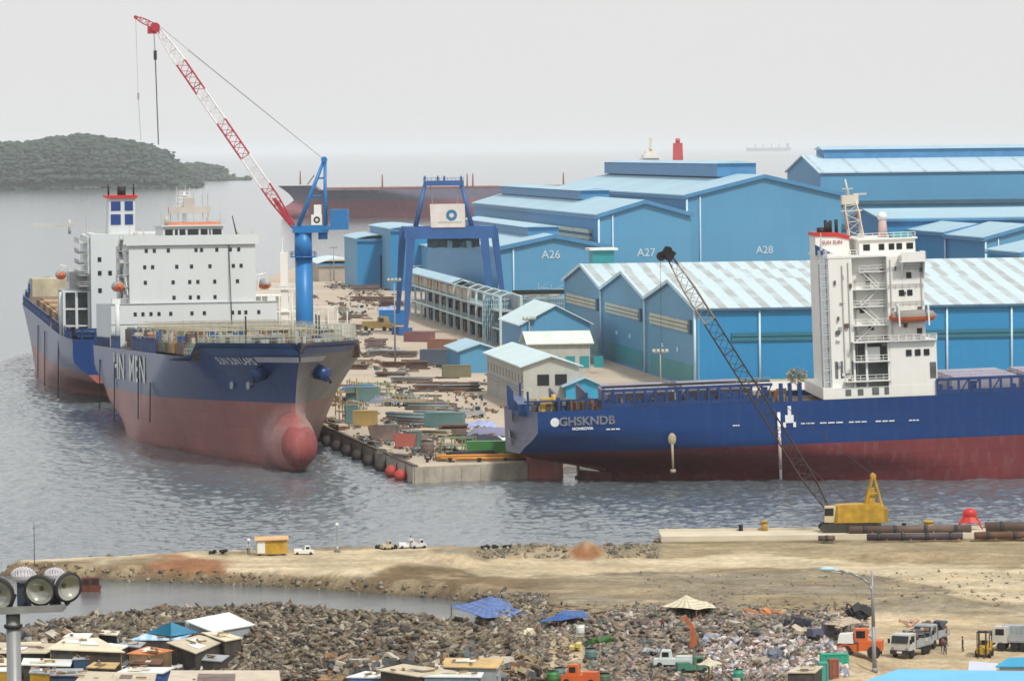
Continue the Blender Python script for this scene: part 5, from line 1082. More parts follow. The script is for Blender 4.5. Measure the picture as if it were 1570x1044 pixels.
# ------------------------------------------------------------------ yard goods
def plates(px,py,L,W,H,rot,m,lab,n=6,name='steel_stack',grp=None,cat='steel stack'):
    P=G(px,py,3); T=thing(name,lab,cat,P,R_(rot),grp); n=max(3,n)
    for i in range(n):
        z0=H*i/n; mb=MB(); mb.obox((random.uniform(-.3,.3),random.uniform(-.25,.25),z0+H/n*.45),L*random.uniform(.8,1),W*random.uniform(.75,1),H/n*.72,random.uniform(-.06,.06))
        mb.build('plate',m if random.random()<.75 else random.choice([RUST,STEEL,GSHEET]),T)
    return T
def pipes(px,py,L,r,n,rot,m,lab,name='pipe_bundle',grp=None,z=3,P=None,cat='pipe bundle'):
    P=P or G(px,py,z); T=thing(name,lab,cat,P,R_(rot),grp); rows=[]; k=n; zz=r; 
    while k>0 and len(rows)<n+3:
        for i in range(k):
            mb=MB(); x0=random.uniform(-.06,.06)*L; mb.tube((-L/2+x0,(i-(k-1)/2)*2*r,zz),(L/2+x0,(i-(k-1)/2)*2*r,zz),r,n=8); mb.build('pipe',m if random.random()<.8 else STEEL,T)
        zz+=r*1.74; k-=1; rows.append(k)
        if len(rows)>=3: break
    return T
def container(px,py,L,W,H,rot,m,lab,name='container',grp=None,P=None,cat='container'):
    P=P or G(px,py,3); T=thing(name,lab,cat,P,R_(rot),grp); mb=MB(); mb.box(-L/2,L/2,-W/2,W/2,.12,H)
    n=int(L/.5)
    for i in range(n):
        x=-L/2+L*(i+.25)/n
        for s in(-1,1): mb.box(x,x+L/n*.5,s*W/2-(.0 if s>0 else .06),s*W/2+(.06 if s>0 else 0),.3,H-.15)
    mb.build('body',m,T); mb=MB()
    for x in(-L/2,L/2-.14):
        for y in(-W/2-.07,W/2-.07): mb.box(x-.02,x+.16,y-.02,y+.16,0,H+.03)
    for z in(0,H-.1): mb.box(-L/2+.14,L/2-.14,-W/2-.09,-W/2-.07,z,z+.13)
    mb.build('corner_post',m,T); mb=MB(); mb.box(L/2+.01,L/2+.06,-W/2+.1,-.03,.2,H-.1); mb.box(L/2+.01,L/2+.06,.03,W/2-.1,.2,H-.1); mb.build('door',m,T); return T
def skip(px,py,L,W,H,rot,m,lab,P=None):
    P=P or G(px,py,3); T=thing('waste_skip',lab,'skip',P,R_(rot)); mb=MB(); t=.1
    for s in(-1,1): mb.prism([(-L/2*.75,s*W/2,0.1),(L/2*.75,s*W/2,.1),(L/2,s*W/2,H),(-L/2,s*W/2,H)],(0,-s*t,0)); mb.prism([(s*L/2*.75,-W/2,.1),(s*L/2*.75,W/2,.1),(s*L/2,W/2,H),(s*L/2,-W/2,H)],(-s*t,0,0))
    mb.box(-L/2*.74,L/2*.74,-W/2+.1,W/2-.1,.05,.15); mb.build('bin',m,T); mb=MB()
    for i in range(8): mb.obox((random.uniform(-.3,.3)*L,random.uniform(-.25,.25)*W,H*.8),random.uniform(.5,1.2),.5,.5,random.random()*3,rx=random.random())
    mb.build('load',STEEL,T); return T
def tarp(px,py,L,W,H,rot,m,lab,P=None,z=3,cat='tarpaulin',name='tarpaulin_pile',grp=None,seed=0):
    P=P or G(px,py,z); n=14; k=10; mb=MB(); vs=[]
    for j in range(k+1):
        for i in range(n+1):
            u,v=i/n*2-1,j/k*2-1; h=H*(1-max(abs(u),abs(v))**4)*(.65+.5*float(vnoise(np.array([i*.45+seed]),np.array([j*.5+px]),3)[0])); vs.append((u*L/2,v*W/2,max(0.02,h)))
    fs=[(j*(n+1)+i,j*(n+1)+i+1,(j+1)*(n+1)+i+1,(j+1)*(n+1)+i) for j in range(k) for i in range(n)]
    mb.add(vs,fs,0,True); o=mb.build(name,m); o.location=P; o.rotation_euler=(0,0,R_(rot)); tagp(o,lab,cat,grp); return o
def scaffold(px,py,L,W,H,rot,m,lab):
    P=G(px,py,3); T=thing('scaffold_frame',lab,'scaffold',P,R_(rot)); mb=MB(); n=max(2,int(L/2))
    for i in range(n+1):
        for y in(-W/2,W/2): x=-L/2+L*i/n; mb.tube((x,y,0),(x,y,H*random.uniform(.85,1.1)),.12,n=4)
    for z in(H*.45,H*.9):
        for y in(-W/2,W/2): mb.tube((-L/2,y,z),(L/2,y,z),.09,n=4)
    mb.build('frame',m,T); mb=MB(); mb.box(-L/2,L/2,-W/2,W/2,H*.45,H*.45+.12); mb.build('platform',WOOD,T); return T
def machine(px,py,L,W,H,rot,m,lab,name='yard_machine',cat='machine',P=None,z=3,cab=GLASS):
    P=P or G(px,py,z); T=thing(name,lab,cat,P,R_(rot)); r=H*.16
    mb=MB(); mb.box(-L/2,L/2,-W/2+.15,W/2-.15,r*1.1,H*.5); mb.box(-L/2,-L*.1,-W/2+.25,W/2-.25,H*.5,H*.66); mb.build('chassis',m,T)
    mb=MB(); mb.prism([(L*.02,-W*.32,H*.5),(L*.36,-W*.32,H*.5),(L*.30,-W*.32,H),(L*.06,-W*.32,H)],(0,W*.64,0)); mb.build('cab',m,T); mb=MB(); mb.box(L*.1,L*.28,-W*.33,W*.33,H*.62,H*.9); mb.build('cab_window',cab,T)
    for x in(-L*.34,L*.34):
        for s in(-1,1): mb=MB(); mb.tube((x,s*W/2-s*.3,r),(x,s*W/2,r),r,n=12); mb.build('wheel',RUBBER,T)
    return T
mat('teal_muted',(.10,.20,.20),.6,var=.2,dirt=.5); mat('machine_dull_yellow',(.36,.26,.09),.6,var=.25,dirt=.5)
# upper yard: rows of steel seen behind the blue jib crane
U=[(560,446,22,5,3,7,'low stack of dark plates below the bright blue workshop'),(572,462,34,4,2.2,-24,'long brown bar row between the bright workshop and the jib crane'),(600,470,18,4,2.4,-20,'short brown bar row beside the gantry legs'),
 (512,480,16,5,1.6,12,'flat tan plates right of the jib crane, far end'),(540,488,14,4,1.6,-10,'flat rusty plates in the middle of the far yard'),(516,496,18,5,2.0,-18,'dark rusty plates just right of the jib crane column'),(548,503,15,4,1.4,-24,'thin rusty plate row above the bow deck'),
 (590,545,22,5,2.0,-30,'tall dark stack of bars in the mid yard'),(618,548,16,4.5,2.2,-22,'dark grey bars left of the long brown row'),(610,563,20,4,1.8,-26,'low slats of steel in the mid yard'),(640,566,12,4,2.6,-10,'bundled grey steel left of the dark box'),
 (600,578,16,3.5,1.6,-25,'thin brown slats nearer the container ship bow'),(632,588,22,3.6,2.2,-24,'left third of the long dark brown bar row'),(668,598,20,4.2,2.4,-6,'middle third of the long dark brown bar row'),(705,600,20,4.2,2.6,4,'right third of the long dark brown bar row'),
 (576,534,12,6,3.4,-12,'reddish brown block stack right of the bow railing'),(560,556,14,6,.9,-14,'pale flat slab on dark bearers near the bow tip'),(545,566,12,4,1.6,-22,'orange brown bars beside the bow tip')]
for i,(px,py,L,W,H,rot,lab) in enumerate(U): plates(px,py,L*.55,W*.7,H*.85,rot,[STEEL,RUST,PIPE,STEEL][i%4] if 'pale' not in lab else CONCL,lab,4+(i%3))
container(643,524,9,3,3,-30,mat('maroon_container',(.22,.10,.11),.6,dirt=.3),'maroon container at the left foot of the framed workshop'); container(678,536,8,3,3,-30,mat('brown_container',(.26,.13,.09),.6,dirt=.3),'brown container by the middle of the framed workshop')
container(667,560,7.5,4,4.2,-8,mat('slate_box',(.08,.11,.16),.6,dirt=.3),'dark slate blue box beside the low blue shed'); container(700,578,7,3.4,3,6,mat('olive_box',(.17,.16,.10),.7,dirt=.3),'olive brown box standing on the long brown row')
machine(580,507,10,4,4.5,-30,MATS['machine_dull_yellow'],'ochre yellow loader in the mid yard left of the gantry foot'); container(604,497,9,4,4.6,-12,CRBLUE,'bright blue box at the foot of the gantry crane')
machine(548,480,7,3,3,20,TRWH,'pale truck parked in the far yard behind the bow','parked_truck','truck'); tarp(596,478,8,5,2,10,LAVT,'pale blue tarpaulin heap in the far yard')
# lower yard near the quay corner
tarp(552,598,9,4,1.6,-14,BLUET2,'deep blue tarpaulin heap beside the bow of the left ship'); tarp(545,604,3,2,1.6,0,WSHEET,'small white sheet heap beside the deep blue tarpaulin'); container(556,616,7.5,3.2,3.4,4,MATS['teal_muted'],'teal container below the deep blue tarpaulin')
scaffold(527,616,8,4,5,-72,MATS['machine_dull_yellow'],'upper yellow scaffold on the quay beside the bow'); scaffold(536,646,9,3,4.4,-68,MATS['machine_dull_yellow'],'lower yellow scaffold on the quay beside the bow'); scaffold(574,606,9,5,3,-16,mat('green_mesh',(.18,.27,.16),.7),'green mesh frame right of the teal container')
container(539,650,2.6,2.4,4,8,MATS['teal_muted'],'narrow upright teal tank by the lower yellow scaffold',name='storage_tank',cat='tank'); container(560,653,5,3,3.2,0,MATS['machine_dull_yellow'],'ochre box beside the narrow teal tank')
tarp(590,618,7,4,1.4,-20,mat('violet_tarp',(.20,.21,.32),.7,bump=.2),'violet blue tarpaulin in the middle of the lower yard'); scaffold(622,622,12,6,2.6,-24,mat('grey_green_frame',(.30,.35,.25),.7,dirt=.3),'grey green mesh frame in the middle lower yard')
pipes(654,628,9,.32,4,-8,TEALP,'grey tube bundle above the lower yard tube rows'); pipes(630,645,12,.32,5,-38,TEALP,'long dark teal tubes stacked diagonally, left bundle'); pipes(648,652,12,.32,5,-40,mat('slate_tube',(.14,.18,.21),.5,var=.3),'long slate tubes stacked diagonally, right bundle'); pipes(668,642,9,.32,4,-20,TEALP,'teal tubes crossing the top of the diagonal tubes')
container(682,656,8,3.4,3.2,-6,MATS['teal_muted'],'teal box at the right end of the tube stacks'); plates(668,668,9,5,1.4,-30,BEIGE,'beige plank stack below the diagonal tubes'); plates(697,668,6,4,2.4,0,STEEL,'grey brown plates right of the beige planks')
machine(724,640,5.6,2.6,2.6,8,mat('van_grey',(.32,.33,.33),.5),'small grey van parked alone on the open yard','parked_van','van')
tarp(735,656,8,3,1.5,2,LAVT,'pale blue tarpaulin row nearest the office block'); tarp(752,668,10,4,1.7,-3,mat('violet_tarp',(.20,.21,.32),.7),'long violet tarpaulin pile left of the right ship stern'); tarp(765,680,5,3,1.3,2,WSHEET,'white sheeting pile left of the right ship transom')
tarp(742,680,9,4,1.8,-10,mat('black_sheet',(.03,.03,.05),.6,bump=.2),'black sheeting pile beside the white sheeting')
container(765,697,12,3,2.6,2,GREENB,'green container by the front quay edge beside the transom'); scaffold(703,694,6,3.5,3.2,-8,mat('green_mesh',(.18,.27,.16),.7),'small green frame left of the green container'); pipes(722,700,9,.2,4,28,DARK,'dark thin rods leaning diagonally beside the green container')
pipes(758,706,20,.22,5,2,mat('orange_pipe',(.62,.28,.05),.6,var=.2),'long orange tubes along the front quay edge'); plates(735,708,10,2,.9,-4,mat('orange_pipe',(.62,.28,.05),.6),'short orange boards left of the orange tubes',3)
skip(588,676,6,3,3,-2,STEEL,'brown skip in the lower yard'); container(600,674,2.6,3,3,-2,MATS['teal_muted'],'teal bin standing right beside the brown skip','storage_bin',cat='bin'); skip(622,687,4.6,2.6,2.8,-4,mat('red_brown_skip',(.36,.10,.08),.6,dirt=.3),'red brown skip right of the brown skip')
container(638,686,2.2,2.2,3.2,0,MATS['teal_muted'],'small upright teal bin right of the red skip','storage_bin',cat='bin')
def drum(px,py,r,h,m,lab,z=3,P=None,name='drum'):
    P=P or G(px,py,z); T=thing(name,lab,'drum',P); mb=MB(); mb.tube((0,0,0),(0,0,h),r,n=14); 
    for zz in(.02,h*.33,h*.66,h-.06): mb.tube((0,0,zz),(0,0,zz+.06),r*1.04,n=14)
    mb.build('shell',m,T); return T
drum(655,695,1.3,2.4,STEEL,'grey brown cable drum near the quay front')
for i,(px,py) in enumerate(((505,648),(514,655),(523,662))): plates(px,py,4.5,2.5,1.7,-70,BEIGE,'beige crate stack by the left quay edge, %s from the bow'%(['nearest','second','third'][i]),3)
for i,(px,py) in enumerate(((560,676),(575,684),(592,695),(612,704))): plates(px,py,4,2,1.1,-70+i*7,[GSHEET,STEEL,BEIGE,STEEL][i],'low %s goods beside the curb, %s along the quay'%(['grey','brown','beige','dark'][i],['first','second','third','last'][i]),3)
# small loose debris, uncountable
def debris(name,n,quadpx,palette,smax,z=3,key='yard_debris_mix'):
    mb=MB(); cs=[(random.uniform(quadpx[0],quadpx[1]),random.uniform(quadpx[2],quadpx[3]),random.uniform(4,16),random.random()*.8-.6) for _ in range(max(8,n//16))]
    for i in range(n):
        cx_,cy_,sg,sl=random.choice(cs); dx_=random.gauss(0,sg); px=cx_+dx_; py=cy_+random.gauss(0,sg*.16)+abs(0)+dx_*.22; P=G(px,py,z)
        if py<quadpx[2]-4 or py>min(quadpx[3]+3,707) or P.x<P1.x+ -.19*(P.y-P1.y)+1.2: continue
        mb.obox((P.x,P.y,z+.25),random.uniform(.3,smax),random.uniform(.2,smax*.5),random.uniform(.25,.9),random.random()*3.1)
    tagp(mb.build(name,mat(key,(.9,.9,.9),.8,var=.3,scale=1,island=palette)),kind='stuff')
PALD=[(.13,.10,.08),(.30,.25,.18),(.10,.12,.16),(.42,.36,.26),(.18,.10,.06),(.55,.52,.45),(.12,.20,.20),(.06,.05,.05),(.30,.14,.06)]
debris('yard_debris',420,(495,690,592,705),PALD,1.5); debris('yard_debris',420,(495,610,440,570),PALD,1.8); debris('yard_debris',700,(498,800,585,706),PALD,.8); debris('yard_debris',350,(480,620,430,500),PALD,1.3); debris('yard_debris',120,(600,700,560,600),PALD,2.2); debris('yard_debris',200,(640,800,655,708),PALD,1.3)
# ------------------------------------------------------------------ white unfinished deckhouse block standing behind the bow
Pk=G(452,520,3); Pk=Vector((Pk.x-8,1180,3)); BK=thing('deckhouse_block','white unfinished deckhouse block with open decks behind the blue column','ship block',Pk,R_(-6))
mb=MB()
for k in range(5):
    z=k*3.4; mb.box(-6+k*.6,14-k*.3,-5,5,z+3.1,z+3.4)
    for x in(-5,0,5,10,13): mb.box(x-.2,x+.2,-5,-4.7,z,z+3.1)
    mb.box(-4+k,12,-1,5,z,z+3.1)
mb.build('open_deck',WHITE,BK); mb=MB()
for k in range(5): rail(mb,[(-6+k*.6,-5,k*3.4+3.4),(14-k*.3,-5,k*3.4+3.4)],1.1,1.6,.07)
mb.build('railing',WHITE2,BK); mb=MB()
for (x,z) in((-3,4),(1,4),(6,7.5),(10,7.5),(2,11),(8,.6),(10,4)): mb.box(x,x+2,-1.1,-1.02,z,z+1.7)
mb.build('opening',GLASS,BK)
Pk=Vector((-60.5,1130,3)); BK=thing('deckhouse_block','small white mast block left of the blue crane column','ship block',Pk,0)
mb=MB(); mb.box(-1,1,-1,1,0,30); mb.box(-4,3,-1.5,1.5,20,20.4); mb.box(-3,3,-1.5,1.5,14,14.4); mb.tube((-.5,0,30),(-.5,0,34),.2,n=5); mb.build('mast_tower',WHITE,BK); mb=MB(); rail(mb,[(-4,-1.5,20.4),(3,-1.5,20.4)],1.1,1.2,.08); mb.build('railing',WHITE2,BK)
for i,(px,py,w_,h_,lab) in enumerate(((408,468,22,8,'low white hull block with brown stains left of the crane column'),(425,450,18,6,'white hull block with dark top behind the stern lifeboat'),(500,470,16,9,'white framed block right of the crane column'))):
    Yb=1250+i*40 if i<2 else 1240; P=DD(px,py,Yb); T=thing('hull_block',lab,'ship block',(P.x,Yb,3),R_(-8)); H_=P.z-3
    mb=MB(); mb.box(-w_/2,w_/2,-4,4,0,max(2,H_*.55)); mb.box(-w_/2+2,w_/2-5,-3,3,H_*.55,H_); mb.build('block',mat('stained_white',(.60,.56,.50),.6,var=.2,scale=.3,dirt=.6,dirtcol=(.35,.2,.12)),T)
    mb=MB(); 
    for k in range(6): x=-w_/2+1+k*(w_-2)/5; mb.box(x-.15,x+.15,-4.3,-4.05,0,H_*.9)
    rail(mb,[(-w_/2,-4.2,H_*.55),(w_/2,-4.2,H_*.55)],1.1,1.6,.08); mb.build('frame',WHITE2,T)
# ------------------------------------------------------------------ yard light masts
for px,py0,py1,lab in((512,432,379,'thin yard light mast between the tan shed and the crane'),(833,470,411,'thin yard light mast in front of hall A26'),(812,560,489,'yard light mast in front of the white-roofed shed'),(1013,600,539,'yard light mast standing before the nearest gable wall'),(606,560,430,'thin grey yard mast left of the framed workshop')):
    P=G(px,py0,3); h=zat(px,py1,P.y)-3; T=thing('light_mast',lab,'light mast',P); mb=MB(); mb.tube((0,0,0),(0,0,h),.3,.18,n=6); mb.build('pole',CONW,T); mb=MB(); mb.box(-1.8,1.8,-.3,.3,h-.3,h); mb.build('crossbar',GALV,T)
    for x in(-1.5,-.5,.5,1.5): mb=MB(); mb.box(x-.35,x+.35,-.5,.2,h,h+.6); mb.build('floodlight',LOUV,T)
# ------------------------------------------------------------------ blue jib crane with red and white boom
Yk=1092; Kb=DD(467.5,572,Yk); Kb.z=3; K=thing('jib_crane','tall blue pedestal jib crane with long red and white lattice boom','crane',Kb)
W=lambda px,py,dy=0: DD(px,py,Yk+dy)-Kb
zc_=W(467.5,357).z
mb=MB(); mb.tube((0,0,0),(0,0,zc_-6),2.15,2.15,n=24); mb.tube((0,0,zc_-6),(0,0,zc_),2.25,n=24); mb.build('pedestal',CRBLUE,K)
mb=MB(); mb.tube((0,0,zc_-6.3),(0,0,zc_-6),3.4,n=20); rail(mb,[(3.4*math.cos(a*.52),3.4*math.sin(a*.52),zc_-6) for a in range(13)],1.1,1.6,.07); mb.tube((2.3,-1.6,0),(2.3,-1.6,zc_-6),.12,n=4); mb.build('service_platform',CRBLUE,K)
a=W(449,357);b=W(503,344); mb=MB(); mb.box(a.x,b.x,-2.4,2.4,zc_,zc_+1.9); mb.tube((W(488,352).x,0,zc_-.8),(W(502,352).x,0,zc_-.8),1.0,n=10); mb.build('slewing_frame',CRBLUE,K)
mb=MB(); ap=W(497,245)
for y in(-2.2,2.2):
    mb.tube((W(458,348).x,y,zc_+1.9),(ap.x,y*.25,ap.z),.55,.4,n=6); mb.tube((W(499,345).x,y,zc_+1.9),(ap.x+.2,y*.25,ap.z),.45,.35,n=6)
for t in(.45,.72):
    p=W(458,348).lerp(ap,t);q=W(499,345).lerp(ap,t); mb.tube((p.x,0,p.z),(q.x,0,q.z),.22,n=5); mb.tube((p.x,-2.2*(1-t*.7),p.z),(p.x,2.2*(1-t*.7),p.z),.2,n=5)
mb.tube((ap.x,-1.2,ap.z),(ap.x,1.2,ap.z),.8,n=10); mb.build('a_frame',CRBLUE,K)
mb=MB(); a=W(507,347);b=W(534,321); mb.box(a.x,b.x,-2.6,2.6,a.z,b.z)
for k in range(5): x=lerp(a.x,b.x,(k+.5)/5); mb.box(x-.1,x+.1,-2.7,-2.6,a.z,b.z)
mb.box(W(495,350).x,b.x,-2.6,2.6,a.z-.9,a.z); mb.build('counterweight_house',mat('counterweight_blue',(.02,.17,.44),.45),K)
mb=MB(); a=W(478,345);b=W(494,329); mb.box(a.x,b.x,-2.5,0,a.z,b.z); a=W(482,329);b=W(493,314); mb.box(a.x,b.x,-2.2,-.2,a.z,b.z); mb.build('white_cabin',WHITE2,K)
def ring(parent,c,r1,r0,m,th=.06,name='ring_logo'):
    mb=MB(); n=20
    for i in range(n):
        a,b=2*math.pi*i/n,2*math.pi*(i+1)/n; f=lambda r,t,y:(c[0]+r*math.cos(t),y,c[2]+r*math.sin(t))
        mb.prism([f(r0,a,c[1]),f(r1,a,c[1]),f(r1,b,c[1]),f(r0,b,c[1])],(0,-th,0))
    return mb.build(name,m,parent)
p=W(486.5,337); ring(K,(p.x,-2.52,p.z),.85,.42,DARK)
piv=W(450,348); tip=W(240,42)
bands=[(0,.22,0),(.22,.34,1),(.34,.52,1),(.52,.0,0)]
def boomcol(t):
    # measured along the boom from foot to tip
    y=lerp(348,42,t)
    if y>286: return 0
    if y>241: return 1
    if y>188: return 0
    if y>139: return 1
    if y>93: return 0
    return 1
mb=MB(); lattice(mb,piv,tip,2.5,34,.17,rb=.085,upv=(0,1,0),w0=.9,w1=1.1,taper=.14,mif=boomcol); mb.build('boom',[CRRED,CRWHITE],K)
mb=MB(); mb.tube(piv+Vector((0,-1.5,0)),piv+Vector((0,1.5,0)),.5,n=8); d=(tip-piv).normalized(); mb.prism([piv+Vector((-.9,-.9,0))+d*1,piv+Vector((.9,-.9,0))+d*1,piv+Vector((.5,-.9,0))+d*9,piv+Vector((-.5,-.9,0))+d*9],(0,1.8,0)); mb.build('boom_foot',CRRED,K)
mb=MB(); mb.tube(tip+Vector((-.3,-1,0)),tip+Vector((-.3,1,0)),1.2,n=10); mb.obox(tip+Vector((-.8,0,-.8)),3.0,1.4,1.8); fl_=W(208,27); lattice(mb,tip,fl_,1.3,5,.14,upv=(0,1,0),w0=1.2,w1=.4,taper=.3); mb.tube(fl_+Vector((0,-.5,0)),fl_+Vector((0,.5,0)),.5,n=8); mb.build('boom_head',CRRED,K)
mb=MB()
for y in(-.9,.9): mb.tube(ap+Vector((0,y,0)),tip+Vector((.8,y,.2)),.06,n=4,cap=False); mb.tube(ap+Vector((0,y,0)),W(288,82)+Vector((0,y,.8)),.05,n=4,cap=False)
mb.tube(ap+Vector((.6,0,0)),W(500,344),.09,n=4); mb.build('luffing_rope',mat('wire_grey',(.30,.30,.30),.5),K)
mb=MB(); h1=W(238,85); mb.tube(W(236,52),h1,.09,n=4); mb.tube(h1,W(243,222),.16,n=5); mb.build('main_hoist_rope',mat('wire_dark',(.10,.10,.11),.6),K); mb=MB(); mb.obox(h1,.8,.7,2.4); mb.build('hook_block',DARK,K)
mb=MB(); h2=W(212,148); mb.tube(W(208,28),h2,.045,n=4); mb.tube(h2,W(216,215),.06,n=4); mb.build('auxiliary_hoist_rope',mat('wire_grey',(.30,.30,.30),.5),K); mb=MB(); mb.obox(h2,.5,.5,1.8); mb.build('hook_block',GSHEET,K)
# ------------------------------------------------------------------ gantry crane
Yg_=1300; Gb=DD(690,505,Yg_); Gb.z=3; GA=thing('gantry_crane','dark blue four-legged gantry crane with white machinery house and ring emblem','crane',Gb)
W=lambda px,py,dy=0: DD(px,py,Yg_+dy)-Gb
def leg(p0,p1,wd,dy,dy2=None):
    mb=MB(); dy2=dy if dy2 is None else dy2; a=W(*p0);b=W(*p1); w2=wd*.55
    v=[(a.x-w2,dy-w2,a.z),(a.x+w2,dy-w2,a.z),(a.x+w2,dy+w2,a.z),(a.x-w2,dy+w2,a.z),(b.x-wd,dy2-wd,b.z),(b.x+wd,dy2-wd,b.z),(b.x+wd,dy2+wd,b.z),(b.x-wd,dy2+wd,b.z)]
    mb.add(v,[(0,3,2,1),(4,5,6,7),(0,1,5,4),(1,2,6,5),(2,3,7,6),(3,0,4,7)]); mb.build('leg',GBLUE,GA)
leg((622,505),(631,350),1.3,0); leg((609,482),(617,350),1.2,8.5); leg((757,505),(741,350),1.4,0); leg((774,482),(757,350),1.2,8.5)
z0=W(690,372).z; z1=W(690,347).z
mb=MB(); mb.box(W(620,350).x,W(757,350).x,-1.3,1.3,z0+1.2,z1); mb.box(W(614,350).x,W(760,350).x,7.4,9.6,z0+1.2,z1); mb.box(W(620,350).x,W(640,350).x,1.3,7.4,z1-2,z1); mb.box(W(735,350).x,W(757,350).x,1.3,7.4,z1-2,z1); mb.build('girder',GBLUE,GA)
mb=MB(); mb.box(W(655,360).x,W(735,360).x,1.6,7,z0-1.5,z1-1)
for k in range(9): mb.obox((lerp(W(650,360).x,W(730,360).x,random.random()),random.uniform(-1,5),z0-.5),1.6,1.4,2.4,random.random())
mb.build('trolley_machinery',mat('machinery_teal_dark',(.04,.10,.14),.6,var=.5,scale=.6),GA)
mb=MB(); 
for y in(0,5): 
    a,b=W(637,347),W(652,280); mb.tube((a.x,y,a.z),(b.x,2+y*.2,b.z),.75,.55,n=6); a,b=W(723,347),W(707,280); mb.tube((a.x,y,a.z),(b.x,2+y*.2,b.z),.75,.55,n=6)
mb.box(W(649,283).x,W(711,283).x,1.2,3.4,W(690,285).z,W(690,277).z)
for px in(651,671,681,707): mb.tube(W(px,277)+Vector((0,2.2,0)),W(px,270)+Vector((0,2.2,0)),.35,n=6)
rail(mb,[(W(649,277).x,1.2,W(690,277).z),(W(711,277).x,1.2,W(690,277).z)],.9,1.2,.06); mb.build('upper_frame',GBLUE,GA)
mb=MB(); mb.tube(W(660,285)+Vector((0,2,0)),W(664,325)+Vector((0,2,0)),.12,n=4); mb.tube(W(705,285)+Vector((0,2,0)),W(700,315)+Vector((0,2,0)),.12,n=4); mb.build('stay_rope',GALV,GA)
mb=MB(); a,b=W(661,349),W(713,313); mb.prism([(a.x,-1.6,a.z),(b.x,-1.6,a.z),(b.x-.1,-1.6,b.z),(a.x-.3,-1.6,b.z)],(0,6.5,0)); mb.build('machinery_house',mat('house_cream_white',(.66,.62,.60),.5,dirt=.2,dirtcol=(.5,.4,.3)),GA)
p=W(692.5,330); ring(GA,(p.x,-1.62,p.z),1.7,.75,mat('emblem_blue',(.03,.17,.36),.5))
mb=MB(); a,b=W(672,342),W(708,340); mb.box(a.x,b.x,-1.68,-1.62,a.z,a.z+.5); mb.build('faded_caption_strip',LOUV,GA)
for p0,p1 in(((617,505),(627,493)),((604,482),(614,470)),((752,505),(762,493)),((769,482),(779,470))):
    mb=MB(); a,b=W(*p0),W(*p1); mb.box(a.x-1,b.x+1,-1.3 if p0[1]==505 else 7,1.3 if p0[1]==505 else 9.8,0,2.4); mb.build('bogie',GBLUE,GA)
# ochre machine on the roof behind the framed workshop
P=DD(690,432,1560); T=thing('ochre_structure','ochre and brown angular steel assembly lying in front of the blue workshop','steel assembly',(P.x,P.y,3)); s_=6500/1560
mb=MB(); zb=P.z-3-1
for i in range(34):
    u=random.uniform(-1,1); mb.obox((u*7,random.uniform(-2,2),zb+random.uniform(-.5,3.6)*(1-abs(u)*.8)),random.uniform(1.5,4.5),random.uniform(.5,1.5),random.uniform(.5,1.6),random.uniform(-.4,.4),ry=random.uniform(-.6,.6))
mb.build('jagged_frame',mat('ochre_rust',(.42,.23,.06),.7,var=.3,scale=.5,dirt=.3),T); mb=MB(); mb.box(-5,5,-1.5,1.5,0,zb-.8); mb.build('stand',mat('stand_blue',(.1,.25,.4),.6),T)
# ------------------------------------------------------------------ jetty and crawler crane in front
JZ=3.0; A=G(1010,814,JZ); Bq=G(1700,806,JZ); jd=(Bq-A).normalized(); jn=Vector((jd.y,-jd.x,0)); J=MB()
c_=[A,A+jd*95,A+jd*95+jn*9,A+jn*9]; J.prism([Vector((p.x,p.y,-3)) for p in c_],(0,0,6)); tagp(J.build('jetty',CONCL),kind='structure')
J=MB(); J.prism([A+Vector((0,0,.004)),A+jd*95+Vector((0,0,.004)),A+jd*95+jn*.5+Vector((0,0,.004)),A+jn*.5+Vector((0,0,.004))],(0,0,.3)); tagp(J.build('jetty_curb',CONCL),'pale concrete curb on the water side of the near jetty','curb')
J=MB(); q=A+jn*9.03; J.prism([Vector((q.x,q.y,-1)),Vector((q.x,q.y,-1))+jd*95,Vector((q.x,q.y,-1))+jd*95+jn*1.4,Vector((q.x,q.y,-1))+jn*1.4],(0,0,3.3)); tagp(J.build('jetty_step',mat('muddy_concrete',(.30,.25,.17),.9,var=.3,scale=.3,dirt=.5),None),'muddy concrete step along the land side of the jetty','step')
def onj(px,off):
    t=tpx(A,jd,px); return A+jd*t+jn*off
CC=onj(1300,4.2); Yc_=CC.y; K=thing('crawler_crane','yellow crawler crane with long dark lattice boom standing on the jetty','crane',CC,math.atan2(jd.y,jd.x))
def W(px,py): 
    d=DD(px,py,Yc_)-CC; return Vector((d.x,0,d.z))
s0=6500/Yc_
for y in(-1.7,1.7):
    mb=MB(); n=16; 
    for i in range(n):
        t0,t1=i/n,(i+1)/n
    mb.prism([(-4.6,y-.45,.45),(-4.1,y-.45,.05),(4.1,y-.45,.05),(4.6,y-.45,.45),(4.6,y-.45,.85),(4.1,y-.45,1.25),(-4.1,y-.45,1.25),(-4.6,y-.45,.85)],(0,.9,0))
    for i in range(22): x=-4.3+i*8.6/21; mb.box(x-.06,x+.1,y-.5,y+.5,1.25,1.32)
    mb.build('crawler_track',mat('track_steel',(.045,.04,.035),.7,var=.4,scale=1),K)
mb=MB(); mb.box(-3.2,3.2,-1.2,1.2,.5,1.2); mb.build('undercarriage',DARK,K)
mb=MB(); mb.prism([(-2.6,-1.6,1.4),(4.9,-1.6,1.4),(4.9,-1.6,3.9),(3.6,-1.6,4.2),(-2.2,-1.6,4.0)],(0,3.2,0)); mb.build('upper_body',YEL,K)
mb=MB(); mb.box(-3.9,-2.0,-1.6,-.2,1.5,3.9); mb.build('cab',mat('cab_cream_yellow',(.6,.50,.3),.5),K); mb=MB(); mb.box(-3.95,-2.6,-1.64,-1.61,2.5,3.6); mb.build('cab_window',GLASS,K)
